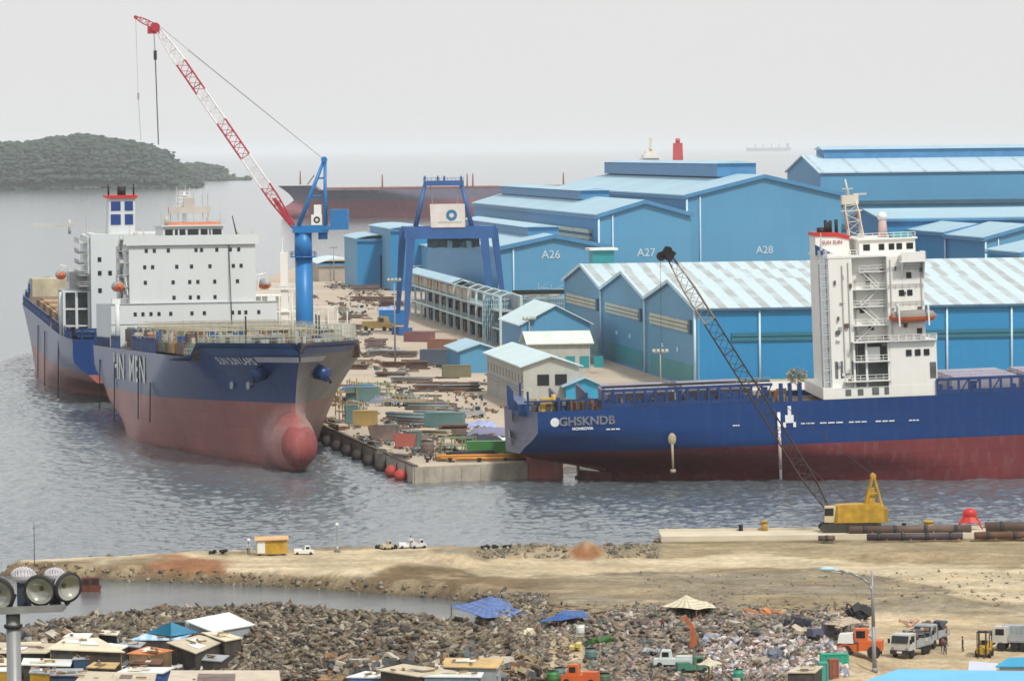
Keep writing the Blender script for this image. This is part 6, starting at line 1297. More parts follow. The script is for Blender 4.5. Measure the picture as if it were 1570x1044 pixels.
mb=MB(); mb.box(4.92,5.5,-1.5,1.5,1.3,3.4); mb.build('counterweight',mat('dirty_yellow',(.30,.20,.04),.6,dirt=.5),K)
mb=MB(); 
for y in(-.9,.9): mb.tube((2.2,y,3.9),(3.3,y,8.2),.22,.16,n=5); mb.tube((4.6,y,3.9),(3.5,y,8.2),.18,.14,n=5); mb.tube((2.7,y,5.6),(4.2,y,5.6),.1,n=4)
mb.tube((3.4,-1,8.2),(3.4,1,8.2),.4,n=8); mb.box(2.6,3.6,-.6,.6,4.1,6.4); mb.build('gantry_mast',YEL,K)
ft=W(1268,779); tp=W(1027,396); bm=mat('boom_dark_brown',(.05,.038,.035),.6); bl=mat('boom_pale_tan',(.34,.26,.20),.6)
mb=MB(); lattice(mb,ft,tp,1.75,32,.10,rb=.05,upv=(0,1,0),w0=.6,w1=.7,taper=.12,mif=lambda t:1 if .76<t<.97 else 0); mb.build('boom',[bm,bl],K)
mb=MB(); mb.obox(tp+Vector((-.3,0,.6)),1.9,1.2,1.7,ry=.6); mb.tube(tp+Vector((-1.3,-.6,.3)),tp+Vector((-1.3,.6,.3)),.7,n=10); mb.tube(tp+Vector((-.2,-.6,1.2)),tp+Vector((-.2,.6,1.2)),.55,n=10); mb.build('boom_head',BLACK,K)
mb=MB(); g_=Vector((3.4,0,8.3))
for y in(-.5,.5): mb.tube(g_+Vector((0,y,0)),W(1160,588)+Vector((0,y,0)),.05,n=3); mb.tube(W(1160,588)+Vector((0,y,0)),tp+Vector((.3,y,.6)),.035,n=3); mb.tube(W(1294,765)+Vector((0,y,0)),W(1240,715)+Vector((0,y,0)),.06,n=3)
mb.obox(W(1160,588),.9,1.2,.35,ry=.8); mb.build('pendant_rope',bm,K)
mb=MB(); mb.tube(tp+Vector((-1.4,0,0)),W(1014,560),.03,n=3); mb.build('hoist_rope',bm,K)
# piles and beams on and beside the jetty
def bigpile(px0,px1,off,r,lab,n=3,m=PIPE,z=None,zoff=0):
    a=onj(px0,off); b=onj(px1,off); c=(a+b)/2; L=(b-a).length; zz=(JZ if off<9 else max(th(c.x,c.y),2.3))+zoff if z is None else z
    T=thing('steel_pile',lab,'steel pile',(c.x,c.y,zz+r),math.atan2(jd.y,jd.x)); mb=MB(); mb.tube((-L/2,0,0),(L/2,0,0),r,n=14); mb.build('tube',m,T)
    for i in range(n): x=-L/2+L*(i+.5)/n; mb=MB(); mb.tube((x-.25,0,0),(x+.25,0,0),r*1.12,n=14); mb.build('collar',DARK,T); mb=MB(); mb.box(x+1,x+1.3,-r,r,-r,-r+.2); mb.build('bearer',WOOD,T)
bigpile(1295,1480,7.6,.55,'long brown steel pile on the jetty behind the crane',4); bigpile(1502,1640,7.8,.75,'thick dark pile at the far right end of the jetty',3)
bigpile(1318,1462,11.6,.5,'dark pile lying on the ground in front of the jetty',4,mat('dark_violet_pile',(.06,.045,.06),.6)); bigpile(1480,1640,11.6,.55,'rusty pile on the ground at the right picture edge',4,RUST); bigpile(1245,1270,11.4,.4,'short dark log below the crawler tracks',1)
def bollardY(px,lab,m,off=1.2,h=1.4,r=.5,name='mooring_bollard'):
    P=onj(px,off); T=thing(name,lab,'bollard',P); mb=MB(); mb.tube((0,0,0),(0,0,h*.8),r,r*.85,n=10); mb.tube((0,0,h*.8),(0,0,h),r*1.15,r*.9,n=10); mb.build('bollard_body',m,T)
bollardY(1171,'yellow bollard on the jetty left of the crawler crane',YEL,h=1.5); bollardY(1422,'yellow bollard pair block on the jetty right of the crane',YEL,h=1.2,r=.8)
for px,l in((1135,'small black bollard on the jetty left of the yellow one'),(1385,'small black bollard right of the crawler crane'),(1512,'small black bollard right of the red tent')): bollardY(px,l,BLACK,h=.9,r=.35)
# red frame tent
P=onj(1483,3.2); T=thing('red_tent','red folded canopy on crossed legs standing on the jetty','tent',P,0); mb=MB()
for i in range(8):
    a0,a1=i*math.pi/4,(i+1)*math.pi/4; mb.add([(0,0,2.9),(1.7*math.cos(a0),1.2*math.sin(a0),1.0),(1.7*math.cos(a1),1.2*math.sin(a1),1.0)],[(0,1,2)]); mb.add([(0,0,2.95),(1.75*math.cos(a0),1.25*math.sin(a0),1.05),(1.75*math.cos(a1),1.25*math.sin(a1),1.05)],[(0,1,2)])
mb.sph((0,0,2.3),1.0,1.1,.8,.9); mb.build('canopy',RED,T)
for x in(-1.5,1.5):
    for y in(-.8,.8): mb=MB(); mb.tube((x*1.25,y,0),(x*.5,y*.5,2.2),.09,n=4); mb.build('leg',RED,T)

# pale wall and dusty shrub between the right ship and the hall
Pw=Vector(C0)-ly*6; T=thing('yard_wall','low white wall between the right ship and the three-gabled hall','wall',Pw,AB); m_=MB(); m_.box(0,46,-.3,0,0,2.2); m_.build('panel',WHITE2,T); m_=MB(); m_.box(-.1,46.1,-.45,.15,2.2,2.4); m_.build('coping',CONCL,T)
Ps=DD(1222,604,960); T=thing('dusty_shrub','round dusty beige tree behind the deck edge of the right ship','tree',(Ps.x,960,3)); m_=MB(); m_.tube((0,0,0),(.2,0,3.6),.22,.1,n=6)
for k in range(5): a=k*1.26; m_.tube((.1,0,2.4),(1.5*math.cos(a),1.5*math.sin(a),4.6),.09,.04,n=4)
m_.build('trunk',WOOD,T); m_=MB()
for k in range(420):
    a,b_,r_=random.random()*6.28,math.acos(random.uniform(-1,1)),2.6*random.random()**.4; c_=Vector((r_*math.sin(b_)*math.cos(a),r_*math.sin(b_)*math.sin(a),4.8+.75*r_*math.cos(b_))); s_=random.uniform(.15,.4); m_.obox(c_,s_*1.6,s_,.03,a,rx=random.uniform(-1,1))
m_.build('crown',mat('dusty_leaf',(.8,.8,.8),.8,island=[(.30,.28,.16),(.42,.40,.27),(.20,.20,.11),(.5,.46,.33)]),T)

# short steel bundles crowded over the yard: three kinds, copied
def bundle_proto(k):
    T=thing('steel_bundle','x','steel bundle',(0,0,3),0)
    for i in range(3+k):
        mb=MB(); L=[3.6,5.2,2.6][k]
        if k==1: mb.tube((-L/2,(i-1.5)*.42,.22),(L/2,(i-1.5)*.42,.22),.2,n=6)
        else: mb.obox((random.uniform(-.2,.2),(i-1.5)*.5,.2+.12*(i%2)),L*random.uniform(.7,1),.4,.34,random.uniform(-.05,.05))
        mb.build('bar',[STEEL,PIPE,GSHEET][k],T)
    mb=MB(); mb.box(-.2,.2,-1,1,.0,.12); mb.build('bearer',WOOD,T); return T
BP=[bundle_proto(k) for k in range(3)]
BL=['short dark flat-bar bundle in the crowded yard between the ships','short brown pipe bundle in the crowded yard between the ships','short grey sheet bundle in the crowded yard between the ships']
BG=['short flat-bar bundles in the yard','short pipe bundles in the yard','short sheet bundles in the yard']
runs=[((500,585),(640,620)),((560,640),(700,690)),((498,470),(610,500)),((560,520),(650,560)),((585,560),(740,590)),((520,612),(600,660)),((640,600),(700,640)),((505,505),(600,545))]
cnt=0
for (a_,b_) in runs:
    for i in range(11):
        t=random.random(); px=lerp(a_[0],b_[0],t)+random.gauss(0,5); py=lerp(a_[1],b_[1],t)+random.gauss(0,3); P=G(px,py,3)
        if P.x<P1.x-.19*(P.y-P1.y)+3 or py>703: continue
        k=random.randrange(3); T=copy_tree(BP[k]); T.location=P; T.rotation_euler=(0,0,R_(random.uniform(-55,15))); T['label']=BL[k]; T['group']=BG[k]; T['category']='steel bundle'; cnt+=1
for b_ in BP:
    for c_ in [o for o in bpy.data.objects if o.parent==b_]: bpy.data.objects.remove(c_)
    bpy.data.objects.remove(b_)
# ------------------------------------------------------------------ foreground: huts, tarps, vehicles
def onT(px,py): P=GT(px,py); return P
def sheet_roof(T,pts,m,t=.12,name='roof',corr=0):
    off=Vector(T.location); mb=MB(); mb.slab([Vector(p)-off for p in pts],t); o=mb.build(name,m,T)
    if corr:
        mb=MB(); a,b,c,d=[Vector(p)-off for p in pts]
        for i in range(corr):
            u=(i+.5)/corr; p=a.lerp(b,u); q=d.lerp(c,u); up_=Vector((0,0,.04)); w=(b-a).normalized()*.05
            mb.add([p-w+up_*.05,p+w+up_*.05,q+w+up_*.05,q-w+up_*.05,p+up_,q+up_],[(0,4,5,3),(4,1,2,5)])
        mb.build('roof_rib',m,T)
    return o
def hut(lab,pts,roofm,wallm=None,wall_h=2.2,ins=.25,name='shack',cat='shack',loc=None,corr=0,posts=False,grp=None,patch=3):
    """pts: four roof corners (px,py,z above the ground) in order round the roof"""
    W3=[]
    base=onT(sum(p[0] for p in pts)/4,sum(p[1] for p in pts)/4+12); g=base.z
    for px,py,h in pts: W3.append(G(px,py,g+h))
    c=sum(W3,Vector())/4; T=thing(name,lab,cat,(c.x,c.y,g),0,grp); sheet_roof(T,W3,roofm,corr=corr)
    for i in range(patch):
        u,v=random.uniform(.15,.6),random.uniform(.1,.55); du,dv=random.uniform(.15,.35),random.uniform(.2,.45)
        Q=lambda a,b: (W3[0].lerp(W3[3],a)).lerp(W3[1].lerp(W3[2],a),b)+Vector((0,0,.05+.03*i))
        sheet_roof(T,[Q(u,v),Q(u,v+dv),Q(u+du,v+dv),Q(u+du,v)],random.choice([GSHEET,BEIGE,CREAM,WSHEET,roofm,roofm,STEEL]),t=.05,name='roof_patch')
    off_=Vector((c.x,c.y,g))
    for i in range(patch): q=Q(random.random()*.9,random.random()*.9)-off_; mb=MB(); mb.obox(q+Vector((0,0,.12)),random.uniform(.2,1.4),.18,.16,random.random()*3); mb.build('roof_weight',WOOD,T)
    if wallm is not None:
        n=4; inn=[(p.lerp(c,ins*.4)) for p in W3]
        for i in range(n):
            a,b=inn[i],inn[(i+1)%n]; mb=MB(); d=(b-a); nn=Vector((d.y,-d.x,0)).normalized()*.06
            off=Vector((c.x,c.y,g)); f=lambda p,z:Vector((p.x,p.y,z))-off
            mb.add([f(a,g-.6),f(b,g-.6),f(b,b.z-.14),f(a,a.z-.14),f(a+nn,g-.6),f(b+nn,g-.6),f(b+nn,b.z-.14),f(a+nn,a.z-.14)],[(0,1,2,3),(7,6,5,4),(0,4,5,1),(1,5,6,2),(2,6,7,3),(3,7,4,0)])
            mb.build('wall',wallm,T)
    if posts:
        for p in W3: mb=MB(); q=p.lerp(c,.1); off=Vector((c.x,c.y,g)); mb.tube(Vector((q.x,q.y,g-.6))-off,Vector((q.x,q.y,q.z-.1))-off,.07,n=5); mb.build('post',WOOD,T)
    return T
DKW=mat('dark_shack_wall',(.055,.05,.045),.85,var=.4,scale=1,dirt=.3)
hut('white corrugated roof shack with a grey wall, on the rubble left of centre',[(284,951,2.2),(326,968,1.2),(391,957,1.2),(351,938,2.2)],WSHEET,GSHEET,corr=14,patch=0)
hut('grey roof slope joined to the white corrugated shack',[(262,951,1.5),(283,951,2.1),(325,968,1.15),(300,972,1.0)],GSHEET,DKW)
T=hut('blue and white striped awning below the blue pyramid roof',[(228,969,2.2),(300,968,2.2),(276,980,1.6),(200,980,1.6)],striped('striped_awning',(.30,.52,.72),(.72,.76,.76),1.3,.5),DKW,posts=True)
b=onT(262,985); g_=b.z; pk=G(262,953,g_+3.6); T=thing('shack','blue pyramid roof peak above the striped awning','shack',(pk.x,pk.y,g_)); off=Vector(T.location)
cs=[G(226,969,g_+2.2),G(262,974,g_+2.0),G(302,968,g_+2.2),G(268,962,g_+2.5)]
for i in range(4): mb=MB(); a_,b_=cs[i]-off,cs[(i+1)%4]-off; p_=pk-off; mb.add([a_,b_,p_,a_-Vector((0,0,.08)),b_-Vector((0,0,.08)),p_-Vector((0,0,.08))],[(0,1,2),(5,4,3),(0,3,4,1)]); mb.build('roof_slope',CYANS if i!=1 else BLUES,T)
for p in cs: mb=MB(); q=p-off; mb.tube((q.x,q.y,-.5),(q.x,q.y,q.z),.07,n=4); mb.build('post',WOOD,T)
hut('beige patched roof sloping below the striped awning',[(255,984,2.5),(300,1001,1.9),(346,981,2.2),(305,973,2.7)],BEIGE,DKW)
hut('pale tan roof between the white corrugated roof and the beige roof',[(308,969,2.4),(345,982,1.9),(372,977,1.8),(340,967,2.3)],CREAM,DKW)
hut('orange roofed shack with brown plank wall',[(194,1001,1.9),(226,990,2.5),(266,996,2.4),(236,1003,1.8)],ORS,WOOD)
hut('big cream roof behind the floodlight mast',[(72,994,2.6),(100,977,3.2),(150,977,3.2),(192,999,2.4)],CREAM,DKW,posts=True)
hut('dull beige roof left of the big cream roof',[(-30,1000,2.4),(-10,984,2.8),(98,986,2.8),(72,1000,2.4)],BEIGE,DKW)
hut('low white plank roof under the big cream roof',[(32,1018,2.2),(36,1008,2.5),(112,1010,2.5),(108,1020,2.2)],WSHEET,DKW)
hut('white plank roof left of the floodlight pole',[(-30,1018,2.2),(-28,1007,2.5),(12,1008,2.5),(12,1019,2.2)],CREAM,DKW)
hut('grey blue lean-to with a dark open front right of the cream roof',[(110,1010,2.3),(118,1001,2.6),(158,1000,2.6),(160,1008,2.2)],GSHEET,mat('navy_wall',(.03,.07,.14),.7))
hut('blue edged flat roof at the lower left',[(178,1030,2.2),(196,1022,2.4),(268,1022,2.4),(250,1031,2.2)],WSHEET,BLUET2)
hut('beige curved roof at the bottom left edge',[(110,1050,2.4),(128,1028,2.7),(240,1032,2.5),(236,1050,2.3)],BEIGE,GSHEET)
hut('long flat beige roof at the bottom, left of centre',[(252,1060,2.6),(262,1027,2.8),(428,1027,2.8),(432,1060,2.6)],mat('pale_plaster_roof',(.55,.48,.38),.8,var=.1,scale=.5,dirt=.3),GSHEET)
hut('ochre walled hut at the left picture edge',[(-20,1028,2.6),(-18,1022,2.8),(14,1022,2.8),(14,1028,2.6)],WSHEET,YEL)
hut('ochre walled hut just right of the floodlight pole',[(44,1030,2.6),(48,1023,2.8),(78,1025,2.8),(76,1032,2.6)],GSHEET,YEL)
hut('dark blue walled shed beside the ochre hut',[(76,1034,2.4),(80,1024,2.6),(128,1024,2.6),(126,1034,2.4)],GSHEET,mat('navy_wall',(.03,.07,.14),.7))
hut('small hut with white roof and dark windows on the rubble',[(150,971,2.2),(156,965,2.4),(184,967,2.4),(180,973,2.2)],CREAM,GLASS,name='hut')
hut('grey sheet roof strip beside the striped awning',[(178,987,1.8),(196,981,2.1),(224,984,2.1),(214,992,1.8)],GSHEET,DKW)
hut('tan peaked roof sheet at the bottom centre',[(578,1026,2.4),(618,1017,2.8),(700,1028,2.5),(640,1036,2.2)],BEIGE,DKW)
hut('yellow tan flat roof at the bottom centre',[(675,1021,2.4),(683,1008,2.8),(773,1008,2.8),(764,1023,2.4)],TANR,GSHEET,corr=10)
hut('pale roof with a blue tarpaulin wall at the bottom centre',[(530,1037,2.2),(560,1028,2.5),(602,1032,2.5),(600,1038,2.2)],WSHEET,BLUET2)
hut('long whitish roof edge over a grey blue wall at the bottom',[(646,1036,2.3),(652,1029,2.5),(742,1030,2.5),(738,1037,2.3)],WSHEET,mat('grey_blue_wall',(.12,.20,.27),.7,var=.3,scale=1))
hut('small grey box hut right of the yellow tan roof',[(744,1034,2.4),(750,1026,2.6),(768,1027,2.6),(764,1036,2.4)],GSHEET,GSHEET)
hut('small tilted white sheet roof between the orange roof and the cream roof',[(150,992,1.9),(168,985,2.3),(198,989,2.0),(182,996,1.7)],WSHEET,DKW,patch=1)
hut('rusty brown lean-to roof below the orange roof',[(196,1016,1.7),(206,1008,2.1),(252,1009,2.1),(246,1018,1.6)],RUST,DKW,patch=2)
hut('small tan awning at the left of the blue edged flat roof',[(132,1022,1.8),(144,1014,2.2),(184,1015,2.2),(176,1024,1.8)],TANR,DKW,patch=2)
hut('grey lean-to roof right of the beige patched roof',[(300,1010,1.6),(318,1002,2.0),(352,1004,1.9),(340,1013,1.5)],GSHEET,DKW,patch=2)
hut('small blue sheet roof in the scrap below the tan peaked roof',[(604,1046,1.8),(612,1040,2.1),(648,1040,2.1),(644,1047,1.8)],CYANS,DKW,patch=1)
hut('brown board roof left of the pale roof with blue tarpaulin wall',[(486,1042,1.6),(496,1034,2.0),(530,1035,2.0),(524,1043,1.6)],WOOD,DKW,patch=2)
hut('cream awning over the dark stall behind the cream roof, left',[(14,992,2.0),(22,984,2.4),(64,983,2.4),(60,991,2.0)],CREAM,DKW,patch=1)
hut('small white lean-to under the crest of the rubble, far left',[(96,976,1.7),(106,970,2.1),(142,970,2.1),(136,977,1.7)],WSHEET,DKW,patch=1)
# tarpaulins stretched on poles
def tent(lab,peak,cs,m,name='tarpaulin_shelter',h=2.9,hc=1.7,wall=None):
    b=onT(peak[0],peak[1]+14); g=b.z; pk=G(peak[0],peak[1],g+h); T=thing(name,lab,'tarpaulin',(pk.x,pk.y,g)); off=Vector(T.location); C=[G(x,y,g+hc)-off for x,y in cs]; P=pk-off; mb=MB(); n=len(C)
    for i in range(n):
        a,b2=C[i],C[(i+1)%n]; k=5
        for u in range(k):
            for v in range(k):
                def f(s,t,dz=0):
                    e=a.lerp(b2,s); q=P.lerp(e,t); q=q.copy(); q.z-=.18*math.sin(math.pi*t)+.05*math.sin(s*7+i)*t-dz; return q
                mb.add([f(u/k,v/k),f((u+1)/k,v/k),f((u+1)/k,(v+1)/k),f(u/k,(v+1)/k)],[(0,1,2,3)],0,True)
    o=mb.build('sheet',m,T); sol=o.modifiers.new('thickness','SOLIDIFY'); sol.thickness=.04
    for c in C: mb=MB(); mb.tube((c.x*.97,c.y*.97,-.8),(c.x*.97,c.y*.97,c.z-.15),.06,n=4); mb.build('pole',WOOD,T)
    mb=MB(); mb.tube((P.x,P.y,-.5),(P.x,P.y,P.z),.07,n=4); mb.build('pole',WOOD,T); return T
tent('large blue tarpaulin stretched over the rubble beside the inlet',(752,914),[(690,929),(742,947),(800,945),(816,936),(775,917)],BLUET,h=2.2,hc=1.0)
tent('smaller darker blue tarpaulin right of the large blue one',(858,940),[(826,953),(856,951),(905,945),(896,937),(868,935)],BLUET2,h=1.8,hc=1.1)
tent('cream pitched tarpaulin on the crest of the scrap heap',(1052,912),[(1012,929),(1068,934),(1098,931),(1085,922)],CREAM,h=1.2,hc=.2)
tent('small cream umbrella in the scrap at the bottom right of centre',(1086,1007),[(1068,1018),(1088,1021),(1108,1017),(1092,1011)],CREAM,h=2.4,hc=1.7,name='umbrella')
tent('tan sheet draped over scrap beside the orange loader',(1290,944),[(1262,956),(1290,960),(1322,954),(1304,945)],mat('tan_cloth',(.50,.42,.32),.8,var=.2,scale=1),h=2.4,hc=1.4)
# containers and drums in the scrapyard
P=onT(1279,1018); container(0,0,3.0,1.5,1.2,2,GREENT,'bright green metal bin in front of the orange loader',P=P,name='green_bin',cat='bin')
P=onT(1262,1046); container(0,0,.9,1.5,2.2,4,mat('teal_door',(.06,.30,.26),.6,dirt=.2),'upright teal cabinet at the bottom beside the rusty one',P=P,name='cabinet',cat='cabinet')
P=onT(1278,1038); container(0,0,.95,1.3,2.0,4,mat('rust_red_cab',(.30,.09,.06),.7,dirt=.4),'rust red cabinet beside the teal cabinet',P=P,name='cabinet',cat='cabinet')
hut('dark open shack left of the teal cabinet',[(1205,1030,2.3),(1222,1021,2.6),(1262,1020,2.6),(1250,1030,2.3)],BEIGE,DKW)
for i,(px,py,m,l) in enumerate(((848,1046,GREENB,'green drum at the bottom edge, right of the clearing'),(858,1046,MATS['teal_muted'],'teal drum beside the green drum at the bottom edge'),(906,1012,MATS['teal_muted'],'pale teal tank standing right of the sandy clearing'),(925,1046,mat('dull_green_drum',(.08,.16,.09),.6,dirt=.4),'dull green drum right of the orange digger body'),(1132,1044,GREENT,'green drum lying at the bottom of the scrap heap'),(830,965,BEIGE,'beige drum under the smaller blue tarpaulin'),(890,975,WSHEET,'white tank with black base near the yellow sacks'))):
    drum(0,0,random.uniform(.45,.8),random.uniform(1.0,1.7),m,l,P=onT(px,py))
def lump(px,py,L,W,H,m,lab,name='scrap_piece',cat='scrap',rot=0,k=7):
    P=onT(px,py); T=thing(name,lab,cat,P,R_(rot)); mb=MB()
    for i in range(k): mb.obox((random.uniform(-.3,.3)*L,random.uniform(-.3,.3)*W,H*random.uniform(.2,.7)),L*random.uniform(.25,.6),W*random.uniform(.3,.6),H*random.uniform(.3,.6),random.random()*3,rx=random.uniform(-.5,.5),ry=random.uniform(-.5,.5))
    mb.build('pieces',m,T); return T
lump(884,996,1.7,1,.9,mat('yellow_sack',(.60,.52,.20),.8),'yellow sacks heap right of the sandy clearing'); lump(915,990,3,1.6,1.0,mat('green_net',(.05,.13,.04),.9),'dark green netting heap beside the yellow sacks')
lump(810,978,1.6,1.2,1.2,CREAM,'cream sacks at the mouth of the sandy clearing'); lump(1225,965,4,2.4,1.8,mat('black_sheet',(.03,.03,.05),.6),'black cab wreck on the crest of the scrap heap'); lump(1238,972,4.2,1.8,.7,BEIGE,'beige hull-like wreck below the black cab wreck')
lump(1160,1020,2.8,1.6,1.1,TANSH,'brown box heap in the litter'); lump(1190,1012,2,1.2,1.4,mat('slate_box2',(.15,.18,.23),.6),'slate blue sheet heap in the litter'); lump(1170,942,8,1,.5,ORS,'orange pipe lengths along the crest of the scrap heap',k=3); lump(1000,1005,3,1.5,.8,GSHEET,'grey machine parts in the scrap left of the white van'); lump(980,960,2.6,1.4,1,STEEL,'dark machine parts on the scrap slope')
lump(1320,950,3.2,2,2,DARK,'black machinery wreck behind the lamp post',k=12); lump(1390,960,4,1,.7,mat('pinkish_planks',(.45,.30,.22),.8),'pinkish planks lying behind the white truck',k=4)
# excavator arm standing in the scrap
P=onT(1058,992); T=thing('excavator_boom_arm_wreck','rusty orange excavator arm standing upright in the scrap heap','excavator arm',P); mb=MB(); OXR=mat('orange_rust',(.40,.11,.04),.7,var=.3,scale=1,dirt=.4)
mb.prism([(-.1,-.2,0),(.9,-.2,0),(.7,-.2,1.6),(.3,-.2,2.7),(-.3,-.2,3.2),(-.5,-.2,2.9),(0,-.2,2.2),(.1,-.2,1.2)],(0,.4,0)); mb.build('arm',OXR,T); mb=MB(); mb.prism([(-.9,-.3,2.9),(-.2,-.3,3.3),(-.4,-.3,3.6),(-1.0,-.3,3.3)],(0,.6,0)); mb.build('bucket',OXR,T); mb=MB(); mb.tube((.9,0,.4),(.35,0,2.4),.09,n=6); mb.build('hydraulic_ram',DARK,T)
# vehicles
def truck(lab,P,rot,load=True,L=7.0,paint=TRWH):
    T=thing('truck',lab,'truck',P,R_(rot)); mb=MB(); mb.prism([(L/2-1.9,-1.15,.9),(L/2,-1.15,.9),(L/2,-1.15,1.7),(L/2-.25,-1.15,2.7),(L/2-1.9,-1.15,2.75)],(0,2.3,0)); mb.build('cab',paint,T)
    mb=MB(); mb.prism([(L/2+.03,-1.0,1.75),(L/2+.03,1.0,1.75),(L/2-.2,1.0,2.55),(L/2-.2,-1.0,2.55)],(.04,0,0)); mb.build('windscreen',GLASS,T)
    for s in(-1,1): mb=MB(); mb.box(L/2-1.5,L/2-.5,s*1.16-.02,s*1.16+.02,1.8,2.5); mb.build('side_window',GLASS,T); mb=MB(); mb.tube((L/2,s*.85,1.15),(L/2+.06,s*.85,1.15),.16,n=8); mb.build('headlight',REFL,T); mb=MB(); mb.box(L/2-.1,L/2+.02,s*1.35-.12,s*1.35+.12,1.7,2.2); mb.build('mirror',BLACK,T)
    mb=MB(); mb.box(L/2,L/2+.12,-1.15,1.15,.5,.95); mb.build('bumper',DARK,T); mb=MB(); mb.box(L/2+.12,L/2+.15,-.3,.3,.62,.85); mb.build('number_plate',WHITE2,T)
    mb=MB(); mb.box(-L/2,L/2-2,-.5,.5,.7,1.0); mb.build('chassis',DARK,T); mb=MB(); mb.box(-L/2,L/2-2.05,-1.2,1.2,1.0,1.15); 
    for s in(-1,1): mb.box(-L/2,L/2-2.05,s*1.2-.05,s*1.2+.05,1.15,1.9)
    mb.build('flatbed',GSHEET,T)
    for x in(L/2-1.1,-L/2+1.2,-L/2+2.3):
        for s in(-1,1): mb=MB(); mb.tube((x,s*.85,.5),(x,s*1.15,.5),.5,n=14); mb.build('wheel',RUBBER,T)
    if load:
        mb=MB()
        for i in range(40): mb.obox((random.uniform(-L/2+.3,L/2-2.3),random.uniform(-.9,.9),1.2+random.random()*1.5),random.uniform(.4,1.6),random.uniform(.2,.8),random.uniform(.2,.7),random.random()*3,rx=random.random())
        mb.build('scrap_load',MATS['yard_debris_mix'],T)
    return T
truck('dusty white flatbed truck loaded with scrap, facing the camera left of two people',onT(1398,1004),-118)
truck('second loaded truck close behind the dusty white one',onT(1428,990),-116,L=6,paint=GSHEET)
truck('pale grey box truck at the right picture edge',onT(1556,996),160,load=False,L=5)
# small tank truck body for the right truck is a raised box
P=onT(1557,994); container(0,0,2.6,2.1,1.5,160,GSHEET,'grey box body standing on the truck at the right edge',P=P+Vector((0,0,1.25)),name='truck_box',cat='box body')
# forklift
P=onT(1509,1006); T=thing('forklift','yellow forklift with overhead guard on the sandy yard','forklift',P,R_(-105)); mb=MB(); mb.prism([(-1.5,-.75,.4),(1.2,-.75,.4),(1.2,-.75,1.0),(.2,-.75,1.2),(-1.0,-.75,1.75),(-1.5,-.75,1.6)],(0,1.5,0)); mb.build('body',YEL,T)
mb=MB(); mb.box(-1.1,.8,-.75,.75,2.75,2.85)
for x in(-1.0,.7):
    for y in(-.7,.7): mb.tube((x,y,1.0),(x,y,2.75),.06,n=4)
mb.build('overhead_guard',DARK,T); mb=MB(); 
for y in(-.4,.4): mb.box(1.3,1.45,y-.08,y+.08,.2,3.1)
mb.box(1.3,1.5,-.5,.5,2.9,3.05); mb.build('mast',DARK,T); mb=MB(); 
for y in(-.35,.35): mb.box(1.5,2.6,y-.07,y+.07,.15,.22)
mb.build('fork',DARK,T); mb=MB(); mb.box(-.6,-.1,-.3,.3,1.2,1.8); mb.build('seat',BLACK,T)
for x in(.8,-1.0):
    for s in(-1,1): mb=MB(); mb.tube((x,s*.6,.4),(x,s*.9,.4),.42,n=14); mb.build('wheel',RUBBER,T)
# orange wheel loader and body
P=onT(1318,1008); T=thing('wheel_loader','orange wheel loader with white hood among the scrap','loader',P,R_(170)); 
mb=MB(); mb.box(-2.6,0,-1.1,1.1,.9,2.0); mb.box(0,2.0,-.8,.8,.8,1.6); mb.build('body',ORANGE2,T); mb=MB(); mb.box(-.9,.5,-.85,.85,2.0,3.3); mb.build('cab',ORANGE2,T); mb=MB(); mb.box(-.7,.3,-.87,.87,2.3,3.1); mb.build('cab_window',GLASS,T); mb=MB(); mb.prism([(.6,-.9,1.7),(2.4,-.9,1.7),(2.2,-.9,2.7),(.7,-.9,2.8)],(0,1.8,0)); mb.build('hood',WHITE2,T)
for s in(-1,1): mb=MB(); mb.prism([(1.2,s*.7,1.5),(3.4,s*.7,.7),(3.4,s*.7,1.0),(1.2,s*.7,1.9)],(0,.15,0)); mb.build('lift_arm',ORANGE2,T)
mb=MB(); mb.prism([(3.2,-1.3,.2),(4.2,-1.3,.1),(3.6,-1.3,1.3),(3.2,-1.3,1.2)],(0,2.6,0)); mb.build('bucket',STEEL,T)
for x in(-1.7,1.5):
    for s in(-1,1): mb=MB(); mb.tube((x,s*.9,.75),(x,s*1.35,.75),.75,n=16); mb.build('wheel',RUBBER,T)
T=machine(0,0,4,1.9,2.2,165,ORANGE2,'orange digger body at the bottom edge, right of the clearing','digger','digger',P=onT(890,1049)); T=machine(0,0,4.2,1.8,1.9,172,mat('white_van',(.60,.66,.66),.5),'white pickup wreck half sunk in the scrap','wrecked_pickup','pickup',P=onT(1032,1022))
machine(0,0,3.6,1.7,1.7,10,mat('green_wreck',(.06,.20,.13),.6,dirt=.4),'green car wreck among the scrap left of the umbrella','wrecked_car','car',P=onT(1062,1030)); machine(0,0,3.6,1.7,1.8,30,mat('violet_wreck',(.12,.12,.18),.6,dirt=.4),'dark violet car wreck beside the orange loader','wrecked_car','car',P=onT(1262,978))
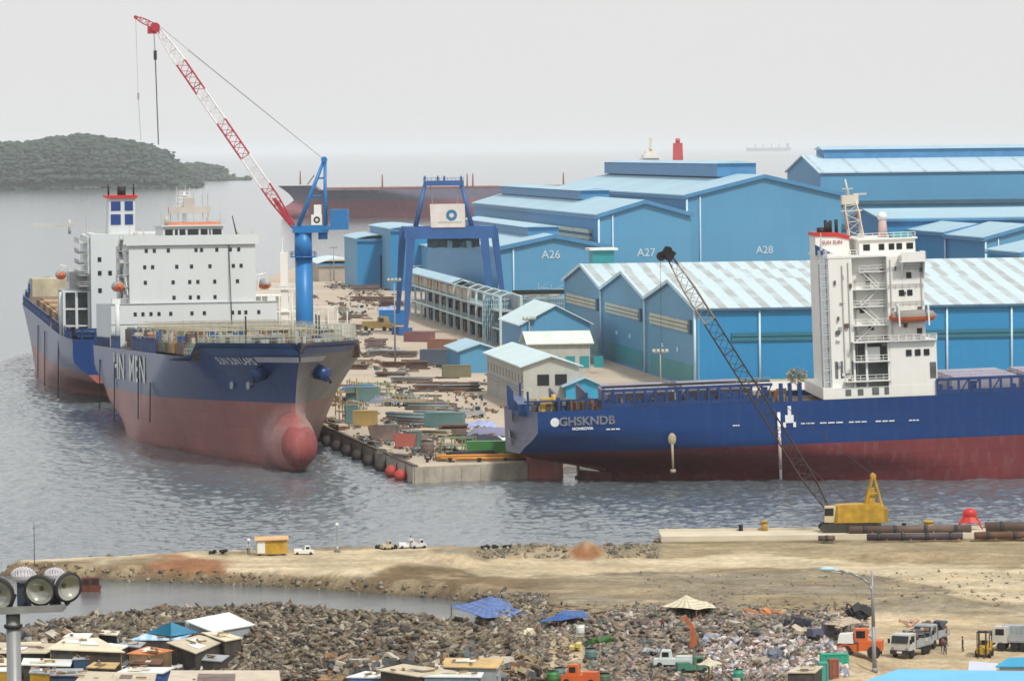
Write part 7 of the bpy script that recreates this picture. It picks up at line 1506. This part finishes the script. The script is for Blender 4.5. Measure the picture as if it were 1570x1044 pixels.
# people: one continuous skinned body
def person_mesh(pose=0):
    me=bpy.data.meshes.new('person'); ar=[( .28,.05,1.15),(.34,.16,.88)] if pose==0 else [(.30,-.02,1.12),(.26,.28,1.0)]
    st=.16 if pose==0 else .30
    V=[(0,0,.95),(0,0,1.2),(0,.01,1.42),(0,.02,1.54),(0,.04,1.68),(-.19,0,1.40),(-ar[0][0],ar[0][1],ar[0][2]),(-ar[1][0],ar[1][1],ar[1][2]),(.19,0,1.40),(ar[0][0],-ar[0][1],ar[0][2]),(ar[1][0],-ar[1][1]+.1,ar[1][2]),
       (-.10,0,.90),(-.12,st*.5,.48),(-.12,st*.35,.06),(-.12,st*.35+.16,.04),(.10,0,.90),(.12,-st*.3,.48),(.12,-st,.06),(.12,-st+.16,.04)]
    E_=[(0,1),(1,2),(2,3),(3,4),(2,5),(5,6),(6,7),(2,8),(8,9),(9,10),(0,11),(11,12),(12,13),(13,14),(0,15),(15,16),(16,17),(17,18)]
    Rr=[.14,.14,.15,.06,.11,.075,.05,.04,.075,.05,.04,.095,.065,.045,.04,.095,.065,.045,.04]
    me.from_pydata(V,E_,[]); o=bpy.data.objects.new('tmp_person',me); COL.objects.link(o); sk=o.modifiers.new('s','SKIN'); 
    for i,v in enumerate(me.skin_vertices[0].data): v.radius=(Rr[i],Rr[i]); v.use_root=(i==0)
    sb=o.modifiers.new('b','SUBSURF'); sb.levels=1; dg=bpy.context.evaluated_depsgraph_get(); m2=bpy.data.meshes.new_from_object(o.evaluated_get(dg)); bpy.data.objects.remove(o); m2.name='person'; return m2
PM=[person_mesh(0),person_mesh(1)]
def person(P,rot,shirt,lab,pose=0,grp=None,s=1.0):
    me=PM[pose].copy(); me.materials.clear()
    for mm in(SKIN,shirt,TROU): me.materials.append(mm)
    for p in me.polygons: z=p.center.z; p.material_index=0 if (z>1.5 or (abs(p.center.x)>.24 and z<1.0)) else (1 if z>.98 else 2); p.use_smooth=True
    o=bpy.data.objects.new('person',me); COL.objects.link(o); o.location=P; o.rotation_euler=(0,0,R_(rot)); o.scale=(s,s,s); tagp(o,lab,'person',grp)
    h=MB(); h.sph((0,.03,1.73),.115,1,1,.8,10,6); h.build('hair',BLACK,o); return o
person(onT(1446,1000),30,SHIRTR,'person in a dull red shirt walking right of the dusty white truck',1); person(onT(1449,1003),200,SHIRT,'person in dark clothes beside the one in the dull red shirt',0); person(onT(1476,999),90,SHIRT,'person in dark clothes standing alone left of the forklift',0); person(onT(1350,1005),10,SHIRT,'person standing left of the dusty white truck, behind the lamp post',0)
for i,(px,py,sh,l) in enumerate(((172,1012,SHIRTW,'leftmost person standing under the right end of the cream roof'),(180,1014,SHIRT,'person in dark shirt between two others at the cream roof'),(187,1012,SHIRTR,'rightmost person at the end of the cream roof'))): person(onT(px,py),i*70,sh,l,i%2)
person(onT(381,850),0,SHIRTW,'person in pale clothes left of the ochre site cabin'); person(onT(630,840),40,SHIRTW,'person in white at the shore, near the right parked car'); person(onT(1016,966),60,SHIRTR,'person in a dull red shirt on the scrap heap below the cream tarpaulin',1)
# shore items
P=onT(415,851); T=thing('site_cabin','ochre site cabin with open front on the far shore','cabin',P,R_(4)); mb=MB(); mb.box(-2.0,2.4,-1.1,1.1,.3,2.2); mb.build('body',YEL,T); mb=MB(); mb.prism([(-2.3,-1.4,2.2),(2.6,-1.4,2.3),(2.6,1.4,2.6),(-2.3,1.4,2.5)],(0,0,.12)); mb.build('roof',mat('orange_buff_roof',(.60,.38,.18),.6,dirt=.3),T); mb=MB(); mb.box(-1.9,-.8,-1.13,-1.1,.4,2.1); mb.build('doorway',WSHEET,T)
for x in(-1.6,1.8): mb=MB(); mb.box(x-.2,x+.2,-1,1,0,.3); mb.build('skid',DARK,T)
P=onT(517,846); T=thing('signal_beacon','slim grey beacon tower with a white lantern on the far shore','beacon',P); mb=MB(); mb.tube((0,0,0),(0,0,1.0),.55,.2,n=6); mb.tube((0,0,1.0),(0,0,3.9),.07,n=5); mb.build('mast',GALV,T); mb=MB(); mb.sph((0,0,4.0),.24); mb.build('lantern',WHITE2,T)
P=onT(381,853); T=thing('white_beacon','small white lamp post left of the ochre cabin','lamp post',P+Vector((0,.8,0))); mb=MB(); mb.tube((0,0,0),(0,0,2.2),.06,n=4); mb.build('post',GALV,T); mb=MB(); mb.sph((0,0,2.3),.25); mb.build('lamp_globe',WHITE2,T)
P=onT(53,868); T=thing('thin_mast','very thin dark mast rising behind the floodlights','mast',P); mb=MB(); mb.tube((0,0,0),(0,0,6.3),.07,.04,n=5); mb.build('pole',DARK,T); mb=MB(); mb.box(-.3,.3,-.03,.03,5.4,5.45); mb.build('crossbar',DARK,T)
for i,(px,py,w_,m,l) in enumerate(((466,850,1.6,WHITE2,'white car parked right of the ochre cabin'),(625,840,1.5,WHITE2,'white car parked at the shore, middle of the spit'),(641,840,1.3,SHIRTW,'pale car rightmost on the spit'),(593,842,1.0,BEIGE,'beige small car left of the white cars'))):
    machine(0,0,w_*1.8,1.3,1.3,5+i*9,m,l,'parked_car','car',P=onT(px,py))
for i,(px,py) in enumerate(((326,849),(343,849),(581,841),(605,841),(745,842),(760,842),(778,841))): lump(px,py,1.3,.8,.8,BLACK,'dark tyre heap on the far shore, %s from the left'%(['first','second','third','fourth','fifth','sixth','seventh'][i]),name='tyre_heap',cat='tyres',k=4)
# rusty barge in the inlet
P=G(139,906,0); T=thing('rusty_barge','rusty red steel barge afloat in the inlet right of the floodlights','barge',(P.x,P.y,-.2),R_(4)); mb=MB(); mb.prism([(-1.3,-.9,0),(1.3,-.9,0),(1.5,-1,1.0),(-1.5,-1,1.0)],(0,1.9,0)); mb.build('hull',mat('rust_red_hull',(.13,.035,.02),.7,var=.4,scale=1,dirt=.4),T); mb=MB(); mb.box(-1.2,1.2,-.7,.7,1.0,2.1); mb.build('deckhouse',mat('rust_dark_red',(.11,.03,.02),.8,var=.4,scale=1),T); mb=MB(); mb.box(-1.0,-.2,-.73,-.7,1.2,1.9); mb.box(.2,1.0,-.73,-.7,1.2,1.9); mb.build('opening',BLACK,T)
# white island shed
P=DD(14,285,7050); T=thing('waterside_shed','long white roofed shed at the foot of the wooded island','shed',(P.x,7000,0)); mb=MB(); mb.box(-60,26,-10,10,-1,5); mb.build('wall',TANSH,T); mb=MB(); mb.prism([(-62,-12,5),(28,-12,5),(28,0,10),(-62,0,10)],(0,0,1)); mb.build('roof',WSHEET,T)
# ------------------------------------------------------------------ street lamp
P=onT(1341,1030); T=thing('street_lamp','tall grey street lamp with curved arm and pale blue lamp head','street lamp',P); Yl=P.y; W=lambda px,py: DD(px,py,Yl)-P
t_=W(1337,878); mb=MB(); mb.tube((0,0,0),(W(1339,960).x,0,W(1339,960).z),.26,.21,n=10); mb.tube((W(1339,960).x,0,W(1339,960).z),(t_.x,0,t_.z),.21,.13,n=10); mb.tube((0,0,0),(0,0,.5),.36,.3,n=10); mb.build('pole',CONW,T)
pts=[W(1339,912),W(1334,896),W(1322,886),W(1306,879),W(1290,875),W(1280,873)]; mb=MB()
for a,b in zip(pts,pts[1:]): mb.tube(a,b,.14,.13,n=8)
mb.build('arm',GALV,T); c=W(1269,872); mb=MB(); mb.sph(c,.5,1.75,.62,.52,14,8); mb.tube(W(1284,874),W(1276,873),.16,n=8); mb.build('lamp_head',LAMPB,T); mb=MB(); mb.sph(c+Vector((-.05,0,-.13)),.42,1.4,.6,.45,12,8); mb.build('lamp_glass',REFL,T)
# ------------------------------------------------------------------ blue roofs at the lower right
T=hut('bright sky blue roof at the bottom right corner',[(1300,1052,3.4),(1378,1025,4.4),(1700,1031,4.4),(1700,1060,3.4)],BLUES,OFFW,patch=0)
T=hut('white walled shed with a pale roof behind the sky blue roof',[(1484,1030,3.3),(1486,1013,3.5),(1530,1016,3.5),(1526,1034,3.3)],mat('pale_lilac_roof',(.52,.56,.66),.6),WHITE2,patch=0)
T=hut('darker blue roof at the far right bottom edge',[(1526,1021,4.2),(1545,1008,4.8),(1640,1003,4.8),(1640,1022,4.2)],CYANS,mat('cream_wall_dark_slots',(.55,.53,.48),.7),patch=0)
# ------------------------------------------------------------------ floodlight mast near the camera
Ym=118.0; base=DD(22,1000,Ym); gz=float(np.interp(Ym,[h[0] for h in hy],[h[1] for h in hy]))-.6; T=thing('floodlight_mast','grey floodlight mast with round lamps close to the camera, lower left','floodlight mast',(base.x,Ym,gz)); B0=Vector(T.location)
W=lambda px,py,dy=0: DD(px,py,Ym+dy)-B0
u=Ym/6500
mb=MB(); tp_=W(20,940); mb.tube((tp_.x,0,0),(tp_.x,0,tp_.z),.22,.20,n=14); mb.build('pole',CONW,T); mb=MB(); mb.tube((tp_.x,0,tp_.z),(tp_.x,0,W(20,934).z+.02),.24,.24,n=14); mb.tube((tp_.x,0,W(20,962).z),(tp_.x,0,W(20,957).z),.26,n=14); mb.build('collar',DARK,T)
mb=MB(); a=W(-60,936); b=W(99,929); mb.prism([(a.x,-.35,a.z-.1),(b.x,-.35,b.z-.1),(b.x,.5,b.z-.1),(a.x,.5,a.z-.1)],(0,0,.12)); mb.prism([(a.x,-.36,a.z-.12),(b.x,-.36,b.z-.12),(b.x,-.30,b.z-.12),(a.x,-.30,a.z-.12)],(0,0,.2)); mb.build('platform',GALV,T)
def flood(c,r,dirv,parent,back=True):
    """round sealed lamp: bowl, rim, glass, ribbed alloy housing and yoke; dirv = facing"""
    d=Vector(dirv).normalized(); M=d.to_track_quat('Z','Y').to_matrix().to_4x4(); M.translation=c
    def tr(vs): return [M@Vector(v) for v in vs]
    def rev(prof,m,name,n=28,par=None):
        vs=[];fs=[]
        for rr,z in prof:
            for i in range(n): a=2*math.pi*i/n; vs.append((rr*math.cos(a),rr*math.sin(a),z))
        for j in range(len(prof)-1):
            for i in range(n): fs.append((j*n+i,j*n+(i+1)%n,(j+1)*n+(i+1)%n,(j+1)*n+i))
        q=MB(); q.add(tr(vs),fs,0,True); return q.build(name,m,par)
    b=rev([(r*1.03,0),(r*.98,-r*.25),(r*.80,-r*.62),(r*.45,-r*.95),(r*.001,-r*1.0)],ALU,'floodlight',par=parent)
    rev([(r*.90,.03),(r*1.06,.03),(r*1.07,-.03),(r*1.03,-.06)],DARK,'rim',par=b)
    rev([(r*.92,-.01),(r*.80,-r*.22),(r*.55,-r*.44),(r*.2,-r*.56),(.001,-r*.58)],REFL,'reflector',par=b)
    q=MB(); q.add([M@Vector((0,0,-r*.40))]+[M@Vector((r*.16*math.cos(k),r*.16*math.sin(k),-r*.52)) for k in np.arange(0,6.28,.7)],[(0,i+1,(i+1)%9+1) for i in range(9)],0,True); q.build('bulb',mat('bulb_brown',(.16,.10,.05),.4),b)
    return b
def housing(c,r,parent):
    mb=MB(); mb.sph(c,r,1.0,.9,.72,20,8)
    for k in range(12): a=math.pi*k/12; dx=r*1.03*math.cos(a); mb.box(c[0]+dx-.02,c[0]+dx+.02,c[1]-r*.9*math.sin(a)-.02,c[1]+r*.3,c[2],c[2]+r*.76*max(.2,math.sin(a)))
    return mb.build('ribbed_housing',ALU,parent)
for (px,py,rp,dx,name) in((-6,911,27,-.10,0),(61,905,23.5,-.12,0)):
    c=W(px,py,-.2); flood(c,rp*u,(dx,-1,-.18),T); mb=MB(); 
    for s in(-1,1): mb.tube(c+Vector((s*rp*u*1.08,.05,0)),c+Vector((s*rp*u*.6,.1,-rp*u*1.2)),.05,n=5)
    mb.build('yoke',DARK,T)
c=W(105,900,-.1); flood(c,22.5*u,(.62,-.78,-.12),T); mb=MB(); mb.tube(c+Vector((0,.1,-22*u)),c+Vector((-.1,.1,-27*u)),.07,n=5); mb.build('yoke',DARK,T)
for px,py,r in((36,882,18),(84,881,15)):
    c=W(px,py,.55); housing((c.x,c.y,c.z),r*u,T); mb=MB(); mb.box(c.x-r*u*.55,c.x+r*u*.55,c.y-.1,c.y+.25,W(px,930,.55).z,c.z); mb.build('ballast_box',mat('navy_ballast',(.04,.05,.08),.6),T)
# loose planks, sheets and goods round the huts: uncountable
mb=MB()
for i in range(720):
    px=random.uniform(-10,300) if i<480 else random.uniform(500,830); py=random.uniform(985,1044) if i<480 else random.uniform(1018,1044)
    if 330<px<470 and py<1000: continue
    P=onT(px,py); mb.obox(P+Vector((0,0,random.uniform(.2,1.1))),random.uniform(.3,2.2),random.uniform(.2,1.0),random.uniform(.15,.9),random.random()*3.1,rx=random.uniform(-.5,.5),ry=random.uniform(-.5,.5))
tagp(mb.build('loose_planks_and_sheets',mat('shanty_mix',(.9,.9,.9),.8,var=.3,scale=1.5,island=[(.40,.33,.22),(.14,.11,.09),(.55,.50,.42),(.10,.10,.11),(.30,.20,.11),(.60,.60,.58),(.14,.17,.20),(.34,.27,.18),(.08,.07,.06),(.28,.16,.09)])),kind='stuff')
